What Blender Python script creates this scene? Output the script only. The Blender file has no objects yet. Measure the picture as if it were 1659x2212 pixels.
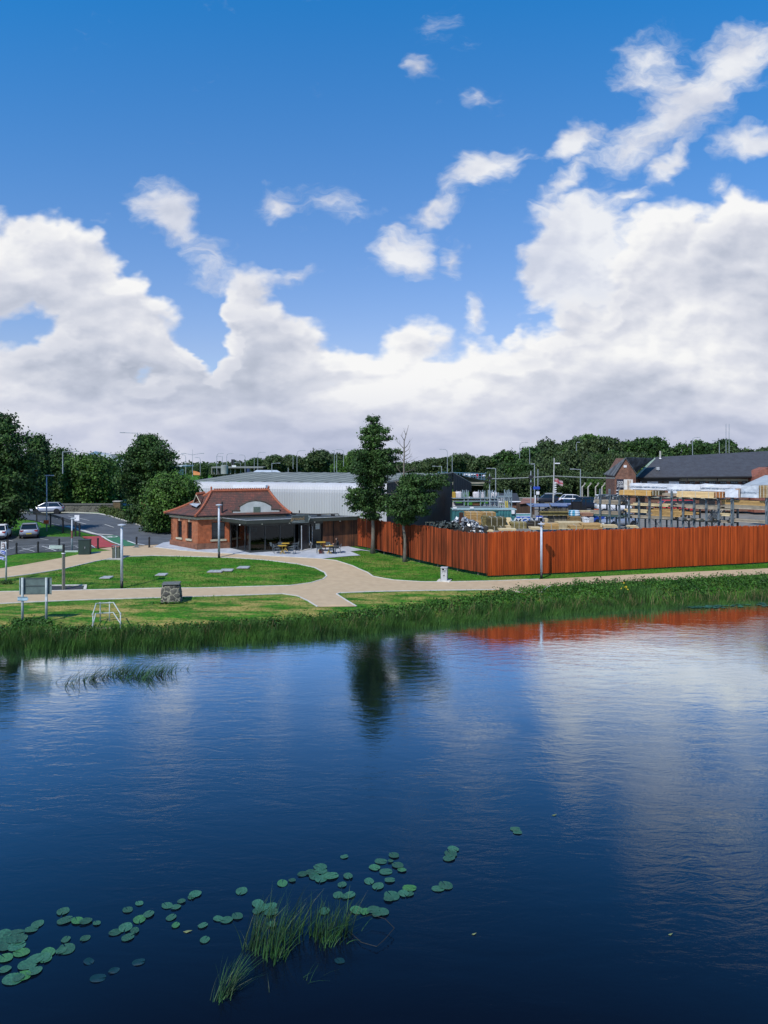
import bpy, math, random
import numpy as np
from mathutils import Vector, Matrix
from mathutils.geometry import delaunay_2d_cdt
random.seed(7); rng = np.random.default_rng(7)
SC = bpy.context.scene; COL = SC.collection
R = math.radians
# ------------------------------------------------------------------ camera, sky, sun, exposure
HC = 11.2; FL = 1659.0; CX = 829.5; HY = 985.0          # the photograph seen at 1659 x 2212, horizon at row 985
cam = bpy.data.cameras.new('camera'); co = bpy.data.objects.new('camera', cam); COL.objects.link(co)
co.location = (0, 0, HC); co.rotation_euler = (R(90), 0, 0)
cam.sensor_width = 36; cam.lens = 27; cam.shift_y = -121/2212; cam.clip_end = 9000; cam.clip_start = .5
SC.camera = co
SUN_AZ = math.atan2(-0.55, -0.84)                       # direction towards the sun (x, y)
SUN_EL = R(50)
sd = Vector((math.sin(SUN_AZ)*math.cos(SUN_EL), math.cos(SUN_AZ)*math.cos(SUN_EL), math.sin(SUN_EL)))
sl = bpy.data.lights.new('sun', 'SUN'); sl.energy = 4.6; sl.angle = R(.5); sl.color = (1, .95, .87)
so = bpy.data.objects.new('sun', sl); COL.objects.link(so); so.location = (-30, -30, 60)
so.rotation_euler = sd.to_track_quat('Z', 'Y').to_euler()
SC.view_settings.view_transform = 'Standard'; SC.view_settings.look = 'None'
SC.view_settings.exposure = 0.0; SC.view_settings.gamma = 1

W = bpy.data.worlds.new('World'); SC.world = W; W.use_nodes = True
def sky_math(n, L, op, a, b=None, c=None, clamp=False):
    m = n.new('ShaderNodeMath'); m.operation = op; m.use_clamp = clamp
    for i, v in enumerate((a, b, c)):
        if v is None: continue
        if isinstance(v, (int, float)): m.inputs[i].default_value = v
        else: L(v, m.inputs[i])
    return m.outputs[0]
# upper edge of the cumulus bank (direction units: column, row of the 1659-wide view) and the loose clouds above it
BANK = [(-700,520),(-250,480),(0,455),(60,456),(140,466),(195,505),(255,535),(300,575),(345,625),(400,690),(440,745),(468,748),(486,600),(505,560),(545,566),(580,600),(620,640),(670,668),(715,708),(745,728),(800,714),(900,706),(970,716),(1010,700),(1040,712),(1080,718),(1130,702),(1190,690),(1230,655),(1290,610),(1330,520),(1370,460),(1440,432),(1500,462),(1550,440),(1590,405),(1659,412),(1900,440),(2400,560)]
PUFFS = [(362,463,78,50,-25,1.15),(450,548,85,48,-45,.74),(605,446,42,34,0,.62),(720,440,100,32,-5,.62),(872,548,74,55,0,.95),(978,548,32,48,0,.68),(620,592,62,22,0,.6),
         (1035,212,52,28,0,.60),(903,160,40,32,0,.52),(950,52,62,38,50,.48),(1048,380,92,36,32,1.02),(935,455,75,24,8,.68),(1235,305,100,28,30,.84),(1222,388,84,26,42,.90),
         (1470,240,215,62,34,1.02),(1600,130,150,62,30,.98),(1410,140,100,70,40,.66),(1440,350,95,28,38,.92),(1362,418,48,24,12,.78),(1625,318,80,32,8,.92),(1560,400,60,36,0,.5),
         (1250,545,98,118,-15,2.1),(1018,690,46,26,-50,.85),(1160,664,28,24,0,.62),(240,330,30,60,0,.0)]
def cloud_group(name, puffs, lite):
    g = bpy.data.node_groups.new(name, 'ShaderNodeTree')
    g.interface.new_socket('P', in_out='INPUT', socket_type='NodeSocketVector')
    g.interface.new_socket('Bank', in_out='OUTPUT', socket_type='NodeSocketFloat')
    if puffs: g.interface.new_socket('Puffs', in_out='OUTPUT', socket_type='NodeSocketFloat')
    n = g.nodes; L = g.links.new; M_ = lambda *a, **k: sky_math(n, L, *a, **k)
    gi = n.new('NodeGroupInput'); go = n.new('NodeGroupOutput')
    si = n.new('ShaderNodeSeparateXYZ'); L(gi.outputs[0], si.inputs[0])
    # cloud rows crowd together towards the horizon
    vn = M_('MULTIPLY', M_('POWER', M_('MAXIMUM', M_('ADD', si.outputs[1], .03), .002), .76), 1.45)
    cn = n.new('ShaderNodeCombineXYZ'); L(si.outputs[0], cn.inputs[0]); L(vn, cn.inputs[1]); L(si.outputs[2], cn.inputs[2]); N = cn.outputs[0]
    wn = n.new('ShaderNodeTexNoise'); wn.inputs['Scale'].default_value = 8; wn.inputs['Detail'].default_value = 4; wn.inputs['Roughness'].default_value = .62
    L(N, wn.inputs['Vector'])
    a = n.new('ShaderNodeVectorMath'); a.operation = 'MULTIPLY_ADD'; L(wn.outputs['Color'], a.inputs[0]); a.inputs[1].default_value = (.10, .10, 0)
    o = n.new('ShaderNodeVectorMath'); o.operation = 'ADD'; L(gi.outputs[0], o.inputs[0]); o.inputs[1].default_value = (-.05, -.05, 0); L(o.outputs[0], a.inputs[2])
    P = a.outputs[0]
    sp = n.new('ShaderNodeSeparateXYZ'); L(P, sp.inputs[0])
    X0, X1 = -700., 2400.
    t = M_('MULTIPLY_ADD', sp.outputs[0], FL/(X1-X0), (CX-X0)/(X1-X0), clamp=True)
    fc = n.new('ShaderNodeFloatCurve'); cv = fc.mapping.curves[0]
    for i, (x, y) in enumerate(BANK):
        p = ((x-X0)/(X1-X0), (HY-y)/700.)
        if i == 0: cv.points[0].location = p
        elif i == len(BANK)-1: cv.points[-1].location = p
        else: cv.points.new(*p)
    for p in cv.points: p.handle_type = 'VECTOR'
    fc.mapping.update(); L(t, fc.inputs['Value'])
    dep = M_('MULTIPLY_ADD', sp.outputs[1], -FL/700., fc.outputs[0])          # depth below the edge, 1 = 700 rows
    mr = n.new('ShaderNodeMapRange'); mr.inputs['From Min'].default_value = -.09; mr.inputs['From Max'].default_value = .11; mr.inputs['To Max'].default_value = 1.5; L(dep, mr.inputs['Value'])
    # billows: rounded cells over fractal noise
    w2 = n.new('ShaderNodeVectorMath'); w2.operation = 'MULTIPLY_ADD'; L(wn.outputs['Color'], w2.inputs[0]); w2.inputs[1].default_value = (.11, .11, 0); L(N, w2.inputs[2])
    vo = n.new('ShaderNodeTexVoronoi'); vo.feature = 'SMOOTH_F1'; vo.inputs['Scale'].default_value = 13; vo.inputs['Smoothness'].default_value = .35; vo.inputs['Detail'].default_value = 1.5 if not lite else 1; vo.inputs['Roughness'].default_value = .5; vo.voronoi_dimensions = '2D'
    L(w2.outputs[0], vo.inputs['Vector'])
    fb = n.new('ShaderNodeTexNoise'); fb.inputs['Scale'].default_value = 7; fb.inputs['Detail'].default_value = 8 if not lite else 5; fb.inputs['Roughness'].default_value = .63
    L(N, fb.inputs['Vector'])
    H = M_('ADD', M_('MULTIPLY_ADD', fb.outputs[0], 1.25, -.42), M_('MULTIPLY', vo.outputs['Distance'], -.62))
    hole = None
    for (x, y, rx, ry, w) in ((62,705,80,55,.95),(462,700,48,95,1.2),(300,800,60,26,.5),(1075,640,60,70,1.3)):
        mp = n.new('ShaderNodeMapping'); mp.vector_type = 'TEXTURE'; mp.inputs['Location'].default_value = ((x-CX)/FL, (HY-y)/FL, 0); mp.inputs['Scale'].default_value = (rx/FL*1.3, ry/FL*1.3, 1); L(P, mp.inputs['Vector'])
        ln = n.new('ShaderNodeTexGradient'); ln.gradient_type = 'SPHERICAL'; L(mp.outputs[0], ln.inputs[0]); hole = M_('MULTIPLY', ln.outputs['Fac'], w*1.6) if hole is None else M_('MULTIPLY_ADD', ln.outputs['Fac'], w*1.6, hole)
    L(M_('SUBTRACT', M_('ADD', mr.outputs[0], H), hole), go.inputs[0])
    if puffs:
        last = None
        for (x, y, rx, ry, an, w) in puffs:
            if w <= 0: continue
            mp = n.new('ShaderNodeMapping'); mp.vector_type = 'TEXTURE'
            mp.inputs['Location'].default_value = ((x-CX)/FL, (HY-y)/FL, 0); mp.inputs['Rotation'].default_value = (0, 0, R(an))
            mp.inputs['Scale'].default_value = (rx/FL*1.5, ry/FL*1.62, 1)
            if last is None: L(P, mp.inputs['Vector'])
            else:
                q = n.new('ShaderNodeVectorMath'); q.operation = 'MULTIPLY_ADD'; L(last, q.inputs[0]); q.inputs[1].default_value = (1e-6, 0, 0); L(P, q.inputs[2]); L(q.outputs[0], mp.inputs['Vector'])
            ln = n.new('ShaderNodeTexGradient'); ln.gradient_type = 'SPHERICAL'; L(mp.outputs[0], ln.inputs[0])
            m_ = M_('MULTIPLY', ln.outputs['Fac'], w*1.42)
            last = m_ if last is None else M_('SMOOTH_MAX', last, m_, .1)
        ms = n.new('ShaderNodeMapping'); ms.inputs['Rotation'].default_value = (0, 0, R(-32)); ms.inputs['Scale'].default_value = (.62, 1.35, 1); L(P, ms.inputs['Vector'])
        f2 = n.new('ShaderNodeTexNoise'); f2.inputs['Scale'].default_value = 17; f2.inputs['Detail'].default_value = 8; f2.inputs['Roughness'].default_value = .64; L(ms.outputs[0], f2.inputs['Vector'])
        L(M_('ADD', last, M_('MULTIPLY_ADD', f2.outputs[0], 1.9, -1.13)), go.inputs[1])
    return g
def build_world():
    nt = W.node_tree; n = nt.nodes; n.clear(); L = nt.links.new; mt = lambda *a, **k: sky_math(n, L, *a, **k)
    W.cycles.sampling_method = 'MANUAL'; W.cycles.sample_map_resolution = 256
    out = n.new('ShaderNodeOutputWorld'); bg = n.new('ShaderNodeBackground'); bg.inputs['Strength'].default_value = .1; L(bg.outputs[0], out.inputs[0])
    sky = n.new('ShaderNodeTexSky'); sky.sky_type = 'NISHITA'; sky.sun_disc = False; sky.sun_elevation = SUN_EL; sky.sun_rotation = SUN_AZ
    sky.air_density = 1.0; sky.dust_density = .3; sky.ozone_density = 2.2
    tc = n.new('ShaderNodeTexCoord'); sp = n.new('ShaderNodeSeparateXYZ'); L(tc.outputs['Generated'], sp.inputs[0])
    ya = mt('MAXIMUM', mt('ABSOLUTE', sp.outputs['Y']), .12)
    U = mt('DIVIDE', sp.outputs['X'], ya); V = mt('DIVIDE', sp.outputs['Z'], ya)
    cb = n.new('ShaderNodeCombineXYZ'); L(U, cb.inputs[0]); L(V, cb.inputs[1]); L(mt('MULTIPLY', mt('LESS_THAN', sp.outputs['Y'], 0), 3.7), cb.inputs[2])
    g1 = n.new('ShaderNodeGroup'); g1.node_tree = cloud_group('cloud_cover', PUFFS, False); L(cb.outputs[0], g1.inputs[0])
    o = n.new('ShaderNodeVectorMath'); o.operation = 'ADD'; L(cb.outputs[0], o.inputs[0]); o.inputs[1].default_value = (-.008, .013, 0)
    q = n.new('ShaderNodeVectorMath'); q.operation = 'MULTIPLY_ADD'; L(g1.outputs[0], q.inputs[0]); q.inputs[1].default_value = (1e-6, 0, 0); L(cb.outputs[0], q.inputs[2]); L(q.outputs[0], o.inputs[0])
    g2 = n.new('ShaderNodeGroup'); g2.node_tree = cloud_group('cloud_cover_towards_sun', [], True); L(o.outputs[0], g2.inputs[0])
    def ss(v, a, b, t0=0., t1=1.):
        m = n.new('ShaderNodeMapRange'); m.interpolation_type = 'SMOOTHSTEP'; m.inputs['From Min'].default_value = a; m.inputs['From Max'].default_value = b; m.inputs['To Min'].default_value = t0; m.inputs['To Max'].default_value = t1; L(v, m.inputs['Value']); return m.outputs[0]
    aB = ss(g1.outputs[0], .40, .92); aP = ss(g1.outputs[1], .10, 1.0, 0, .9)
    al = mt('SUBTRACT', 1.0, mt('MULTIPLY', mt('SUBTRACT', 1.0, aB), mt('SUBTRACT', 1.0, aP)))
    df = mt('SUBTRACT', g1.outputs[0], g2.outputs[0])
    df = mt('MAXIMUM', mt('MINIMUM', df, .22), -.30)
    big = n.new('ShaderNodeTexNoise'); big.inputs['Scale'].default_value = 3.6; big.inputs['Detail'].default_value = 4; big.inputs['Roughness'].default_value = .5
    mpb = n.new('ShaderNodeMapping'); mpb.inputs['Scale'].default_value = (1, 2.3, 1); mpb.inputs['Location'].default_value = (2.3, .7, 0); L(cb.outputs[0], mpb.inputs[0]); L(mpb.outputs[0], big.inputs['Vector'])
    # the sunlit rim of the bank is whiter than its inside
    rim = ss(g1.outputs[0], .6, 1.75, .20, -.07)
    sh = mt('ADD', mt('ADD', mt('MULTIPLY_ADD', df, .80, .60), rim), mt('MULTIPLY_ADD', big.outputs[0], 1.9, -.97), clamp=True)
    shm = n.new('ShaderNodeMix'); shm.data_type = 'FLOAT'; L(aB, shm.inputs[0]); L(mt('MULTIPLY_ADD', sh, .7, .27), shm.inputs[2]); L(sh, shm.inputs[3])
    cr = n.new('ShaderNodeValToRGB'); e = cr.color_ramp.elements
    e[0].position = 0; e[0].color = (.42, .47, .58, 1); e[1].position = 1; e[1].color = (1.0, 1.0, 1.0, 1)
    x = cr.color_ramp.elements.new(.35); x.color = (.59, .63, .74, 1); x = cr.color_ramp.elements.new(.68); x.color = (.78, .80, .875, 1)
    L(shm.outputs[0], cr.inputs[0])
    hz = ss(V, .0, .11, .55, 0)
    hm = n.new('ShaderNodeMix'); hm.data_type = 'RGBA'; L(hz, hm.inputs['Factor']); L(cr.outputs[0], hm.inputs[6]); hm.inputs[7].default_value = (.50, .545, .75, 1)
    cs = n.new('ShaderNodeVectorMath'); cs.operation = 'SCALE'; L(hm.outputs[2], cs.inputs[0]); cs.inputs['Scale'].default_value = 9.35
    tint = n.new('ShaderNodeMix'); tint.data_type = 'RGBA'; tint.blend_type = 'MULTIPLY'; tint.inputs['Factor'].default_value = 1; L(sky.outputs[0], tint.inputs[6])
    tv = n.new('ShaderNodeMapRange'); tv.inputs['From Min'].default_value = .14; tv.inputs['From Max'].default_value = .60; L(V, tv.inputs['Value'])
    tx = n.new('ShaderNodeMix'); tx.data_type = 'RGBA'; L(tv.outputs[0], tx.inputs['Factor']); tx.inputs[6].default_value = (1.0, 1.02, 1.28, 1); tx.inputs[7].default_value = (.22, 1.20, 1.86, 1)
    L(tx.outputs[2], tint.inputs[7])
    mx = n.new('ShaderNodeMix'); mx.data_type = 'RGBA'; L(al, mx.inputs['Factor']); L(tint.outputs[2], mx.inputs[6]); L(cs.outputs[0], mx.inputs[7])
    L(mx.outputs[2], bg.inputs['Color'])
build_world()

# ------------------------------------------------------------------ helpers
CROP = dict(A=(0,1560,.425),B=(600,1800,.5425),C=(1300,1600,.4219),D=(1700,1700,.4219),E=(2300,1700,.4364),F=(0,2200,.5425),G=(0,3250,.6028),
            H=(800,3200,.6631),I=(0,1950,.2411),J=(680,1740,.434),K=(650,1880,.2411),L=(1000,1980,.2532),M=(1760,1880,.2049),N=(2060,1900,.2652),
            O=(2330,1780,.4183),P=(0,1560,.4943),U=(1200,2200,1.0994),V=(2300,1960,.4364),X=(60,2260,.16878),Y=(380,2080,.15672),Z=(0,2120,.04521))
def px(c, x, y):
    ox, oy, s = CROP[c]; return ((ox+x*s)/1.8228, (oy+y*s)/1.8228)
WX = [-400,-120,-22.1,-14.3,-3.7,5.3,15.7,29.5,60,400]; WY = [20,38,44.2,44.8,47.6,51.6,55.5,59,66,120]
def wline(x): return np.interp(x, WX, WY)
FC = (8.6, 63.7); FA = (-2.4, 73.4); FB = (60., 79.0)
def fline(x): return np.interp(x, [-8, FA[0], FC[0], FB[0], 200], [78, FA[1], FC[1], FB[1], 121])
def smooth(a, b, t):
    t = np.clip((t-a)/(b-a), 0, 1); return t*t*(3-2*t)
def terr(x, y):
    x = np.asarray(x, float); y = np.asarray(y, float)
    s = y - wline(x) - 1.2
    z = np.interp(s, [-9,-3,-.8,0,1.5,3,8,12,16,20,23,26,34,50,2000], [-2.2,-1.3,-.35,0,.6,.85,1.05,1.25,1.55,1.95,2.22,2.42,2.6,3.0,3.1])
    k = smooth(.3, 2.2, y-fline(x)) * smooth(-1.5, 1., x-np.interp(y, [70, 120], [-2., 4.]))
    z = z*(1-k) + np.minimum(z, 1.6)*k
    # wooded rise behind the yard on the right
    h = smooth(150, 230, y)*smooth(20, 90, x)*5
    return z + h - smooth(230, 420, y)*2.5*(1-smooth(20, 90, x)) - np.maximum(y-560, 0)*.016
def ray(dx, dy): return ((dx-CX)/FL, (HY-dy)/FL)
def at(p, Y):
    a, b = ray(*p); return Vector((a*Y, Y, HC+b*Y))
def atz(p, z):
    a, b = ray(*p); Y = (z-HC)/b; return Vector((a*Y, Y, z))
def gr(p):
    a, b = ray(*p); Ys = np.arange(14, 400, .05); z = terr(a*Ys, Ys); d = (HC+b*Ys) <= z
    i = int(np.argmax(d)); Y = Ys[i] if d.any() else 400.
    return Vector((a*Y, Y, float(terr(a*Y, Y))))
def G(c, x, y): return gr(px(c, x, y))
def onz(x, y): return float(terr(x, y))

def mat(name, c, rough=.8, c2=None, scale=3., metal=0., bump=0., bscale=None, island=0., stretch=None, spec=.5, emit=None, mix=(.35,.65), detail=5, trans=0):
    m = bpy.data.materials.get(name)
    if m: return m
    m = bpy.data.materials.new(name); m.use_nodes = True; n = m.node_tree.nodes; L = m.node_tree.links.new
    b = n['Principled BSDF']; b.inputs['Roughness'].default_value = rough; b.inputs['Metallic'].default_value = metal
    b.inputs['Specular IOR Level'].default_value = spec
    tc = n.new('ShaderNodeTexCoord'); mp = n.new('ShaderNodeMapping'); L(tc.outputs['Object'], mp.inputs[0])
    if stretch: mp.inputs['Scale'].default_value = stretch
    col = None
    if c2 is None: c2 = tuple(v*.72 for v in c)
    no = n.new('ShaderNodeTexNoise'); no.inputs['Scale'].default_value = scale; no.inputs['Detail'].default_value = detail; L(mp.outputs[0], no.inputs['Vector'])
    mr = n.new('ShaderNodeMapRange'); mr.inputs['From Min'].default_value = mix[0]; mr.inputs['From Max'].default_value = mix[1]; L(no.outputs[0], mr.inputs['Value'])
    mx = n.new('ShaderNodeMix'); mx.data_type = 'RGBA'; L(mr.outputs[0], mx.inputs['Factor']); mx.inputs[6].default_value = (*c2, 1); mx.inputs[7].default_value = (*c, 1); col = mx.outputs[2]
    if island:
        ge = n.new('ShaderNodeNewGeometry'); hs = n.new('ShaderNodeHueSaturation'); mr2 = n.new('ShaderNodeMapRange')
        mr2.inputs['To Min'].default_value = 1-island; mr2.inputs['To Max'].default_value = 1+island; L(ge.outputs['Random Per Island'], mr2.inputs['Value'])
        L(mr2.outputs[0], hs.inputs['Value']); L(col, hs.inputs['Color']); col = hs.outputs[0]
    L(col, b.inputs['Base Color'])
    if bump:
        nb = n.new('ShaderNodeTexNoise'); nb.inputs['Scale'].default_value = bscale or scale*4; nb.inputs['Detail'].default_value = 6; L(mp.outputs[0], nb.inputs['Vector'])
        bp = n.new('ShaderNodeBump'); bp.inputs['Strength'].default_value = bump; bp.inputs['Distance'].default_value = .05; L(nb.outputs[0], bp.inputs['Height']); L(bp.outputs[0], b.inputs['Normal'])
    if emit: b.inputs['Emission Color'].default_value = (*emit[0], 1); b.inputs['Emission Strength'].default_value = emit[1]
    if trans:
        tr = n.new('ShaderNodeBsdfTranslucent'); ms = n.new('ShaderNodeMixShader'); ms.inputs[0].default_value = trans; L(col, tr.inputs[0])
        L(b.outputs[0], ms.inputs[1]); L(tr.outputs[0], ms.inputs[2]); L(ms.outputs[0], n['Material Output'].inputs[0])
    return m

class MB:
    def __init__(s): s.v = []; s.f = []; s.mi = []; s.cm = 0
    def add(s, vs, fs):
        o = len(s.v); s.v += [tuple(v) for v in vs]; s.f += [tuple(i+o for i in f) for f in fs]; s.mi += [s.cm]*len(fs); return s
    def box(s, c, sz, rz=0., taper=1.):
        cx, cy, cz = c; x, y, z = sz[0]/2, sz[1]/2, sz[2]/2; ca, sa = math.cos(rz), math.sin(rz); vs = []
        for dz in (-1, 1):
            t = taper if dz > 0 else 1
            for (a, b) in ((-1,-1),(1,-1),(1,1),(-1,1)):
                X, Y = a*x*t, b*y*t; vs.append((cx+X*ca-Y*sa, cy+X*sa+Y*ca, cz+dz*z))
        return s.add(vs, [(3,2,1,0),(4,5,6,7),(0,1,5,4),(1,2,6,5),(2,3,7,6),(3,0,4,7)])
    def prism(s, pts, off):
        """closed polygon of 3-D points swept by the vector off"""
        n = len(pts); off = Vector(off); a = [Vector(p) for p in pts]
        vs = a + [p+off for p in a]
        fs = [tuple(range(n))[::-1], tuple(range(n, 2*n))] + [(i, (i+1) % n, n+(i+1) % n, n+i) for i in range(n)]
        return s.add(vs, fs)
    def slab(s, pts, z0, z1): return s.prism([(p[0], p[1], z0) for p in pts], (0, 0, z1-z0))
    def tube(s, p0, p1, r0, r1=None, n=8, cap=True):
        return s.path([p0, p1], [r0, r0 if r1 is None else r1], n, cap)
    def path(s, pts, rs, n=8, cap=True):
        pts = [Vector(p) for p in pts]
        if isinstance(rs, (int, float)): rs = [rs]*len(pts)
        vs = []; up = Vector((.13, .21, 1)).normalized()
        for i, p in enumerate(pts):
            d = (pts[min(i+1, len(pts)-1)]-pts[max(i-1, 0)]);
            if d.length < 1e-6: d = Vector((0, 0, 1))
            d.normalize(); u = d.cross(up if abs(d.dot(up)) < .95 else Vector((1, 0, 0))).normalized(); w = d.cross(u)
            for k in range(n):
                a = 2*math.pi*k/n; vs.append(p+(u*math.cos(a)+w*math.sin(a))*rs[i])
        fs = []
        for i in range(len(pts)-1):
            for k in range(n):
                k2 = (k+1) % n; fs.append((i*n+k, (i+1)*n+k, (i+1)*n+k2, i*n+k2))
        if cap: fs += [tuple(range(n)), tuple(reversed(range((len(pts)-1)*n, len(pts)*n)))]
        return s.add(vs, fs)
    def lathe(s, c, prof, n=16):
        return s.path([(c[0], c[1], c[2]+z) for r, z in prof], [max(r, .001) for r, z in prof], n)
    def quads(s, A):
        """A: (n,4,3) array"""
        o = len(s.v); n = len(A); s.v += [tuple(v) for v in A.reshape(-1, 3).tolist()]
        s.f += [(o+4*i, o+4*i+1, o+4*i+2, o+4*i+3) for i in range(n)]; s.mi += [s.cm]*n; return s
    def build(s, name, m, parent=None, world=False, smooth=False, bevel=0):
        me = bpy.data.meshes.new(name)
        vs = s.v
        if world and parent is not None:
            inv = (Matrix.Translation(parent.location) @ Matrix.Rotation(parent.rotation_euler.z, 4, 'Z')).inverted()
            if parent.parent: inv = inv @ (Matrix.Translation(parent.parent.location) @ Matrix.Rotation(parent.parent.rotation_euler.z, 4, 'Z')).inverted()
            vs = [tuple(inv @ Vector(v)) for v in vs]
        me.from_pydata(vs, [], s.f); me.update()
        for x in (m if isinstance(m, (list, tuple)) else [m]): me.materials.append(x)
        if s.cm or any(s.mi): me.polygons.foreach_set('material_index', s.mi)
        if smooth: me.polygons.foreach_set('use_smooth', [True]*len(s.f))
        o = bpy.data.objects.new(name, me); COL.objects.link(o)
        if parent is not None: o.parent = parent
        if bevel:
            b = o.modifiers.new('bevel', 'BEVEL'); b.width = bevel; b.segments = 2; b.limit_method = 'ANGLE'
        return o
def tag(o, label, cat, group=None, kind=None):
    if label: o['label'] = label
    if cat: o['category'] = cat
    if group: o['group'] = group
    if kind: o['kind'] = kind
    return o
def thing(name, label, cat, loc=(0,0,0), rz=0., group=None):
    o = bpy.data.objects.new(name, None); COL.objects.link(o); o.location = loc; o.rotation_euler = (0, 0, rz); o.empty_display_size = .2
    return tag(o, label, cat, group)
def struct(o): o['kind'] = 'structure'; return o
def dup(root, loc, rz=0., label=None, group=None, scale=None):
    r = root.copy(); COL.objects.link(r); r.location = loc; r.rotation_euler = (0, 0, rz)
    if label: r['label'] = label
    if group: r['group'] = group
    if scale is not None: r.scale = scale if not isinstance(scale, (int, float)) else (scale,)*3
    for ch in list(root.children):
        c = ch.copy(); COL.objects.link(c); c.parent = r
        for g in list(ch.children):
            d = g.copy(); COL.objects.link(d); d.parent = c
    return r
def text(name, s, m, size, p, xdir, parent=None, up=(0,0,1), depth=.01, sx=1.):
    """lettering centred at p, running along xdir; world coordinates"""
    cu = bpy.data.curves.new(name, 'FONT'); cu.body = s; cu.size = size; cu.extrude = depth; cu.align_x = 'CENTER'; cu.align_y = 'CENTER'; cu.space_line = .85
    t = bpy.data.objects.new('tmp', cu); COL.objects.link(t); bpy.context.view_layer.update()
    me = bpy.data.meshes.new_from_object(t.evaluated_get(bpy.context.evaluated_depsgraph_get())); bpy.data.objects.remove(t); me.name = name
    X = Vector(xdir).normalized(); Z = Vector(up); Y = Z.cross(X).normalized(); Nn = X.cross(Z).normalized()
    vs = [Vector(p)+X*v.co.x*sx+Z*v.co.y+Nn*v.co.z for v in me.vertices]
    mb = MB(); mb.v = [tuple(v) for v in vs]; mb.f = [tuple(q.vertices) for q in me.polygons]; mb.mi = [0]*len(mb.f)
    bpy.data.meshes.remove(me)
    return mb.build(name, m, parent, world=True)

# ------------------------------------------------------------------ materials used widely
STEEL = mat('galvanised', (.50,.52,.54), .45, (.38,.40,.42), 6, metal=.3)
GREYP = mat('pole_grey', (.42,.46,.52), .5, (.34,.38,.43), 4)
POLEF = mat('far_pole', (.30,.34,.38), .6)
BLACK = mat('black_paint', (.012,.012,.014), .5)
DARK = mat('dark_void', (.004,.004,.005), .9, spec=.1)
CONC = mat('concrete', (.42,.40,.37), .9, (.30,.29,.27), 3, bump=.2)
EDGE = mat('kerb_stone', (.55,.53,.49), .9, (.42,.41,.38), 3)
GLASSD = mat('dark_glass', (.008,.011,.014), .06, (.008,.011,.014), 1, spec=.7)
WHITE = mat('white_paint', (.72,.73,.76), .5, (.62,.63,.66), 3)
TYRE = mat('tyre_rubber', (.012,.012,.012), .85)
BLUE = mat('blue_paint', (.02,.07,.42), .45)
TIMB = mat('sawn_timber', (.46,.29,.11), .8, (.32,.19,.065), 3, island=.28, stretch=(1,1,6), bump=.2)
TIMO = mat('treated_timber', (.24,.20,.075), .85, (.15,.12,.045), 3, island=.3, bump=.2)
TIMP = mat('pale_timber', (.58,.47,.28), .8, (.46,.35,.19), 3, island=.2, bump=.1)
BROWNW = mat('weathered_boards', (.24,.20,.15), .85, (.15,.12,.09), 3, island=.3)

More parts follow.
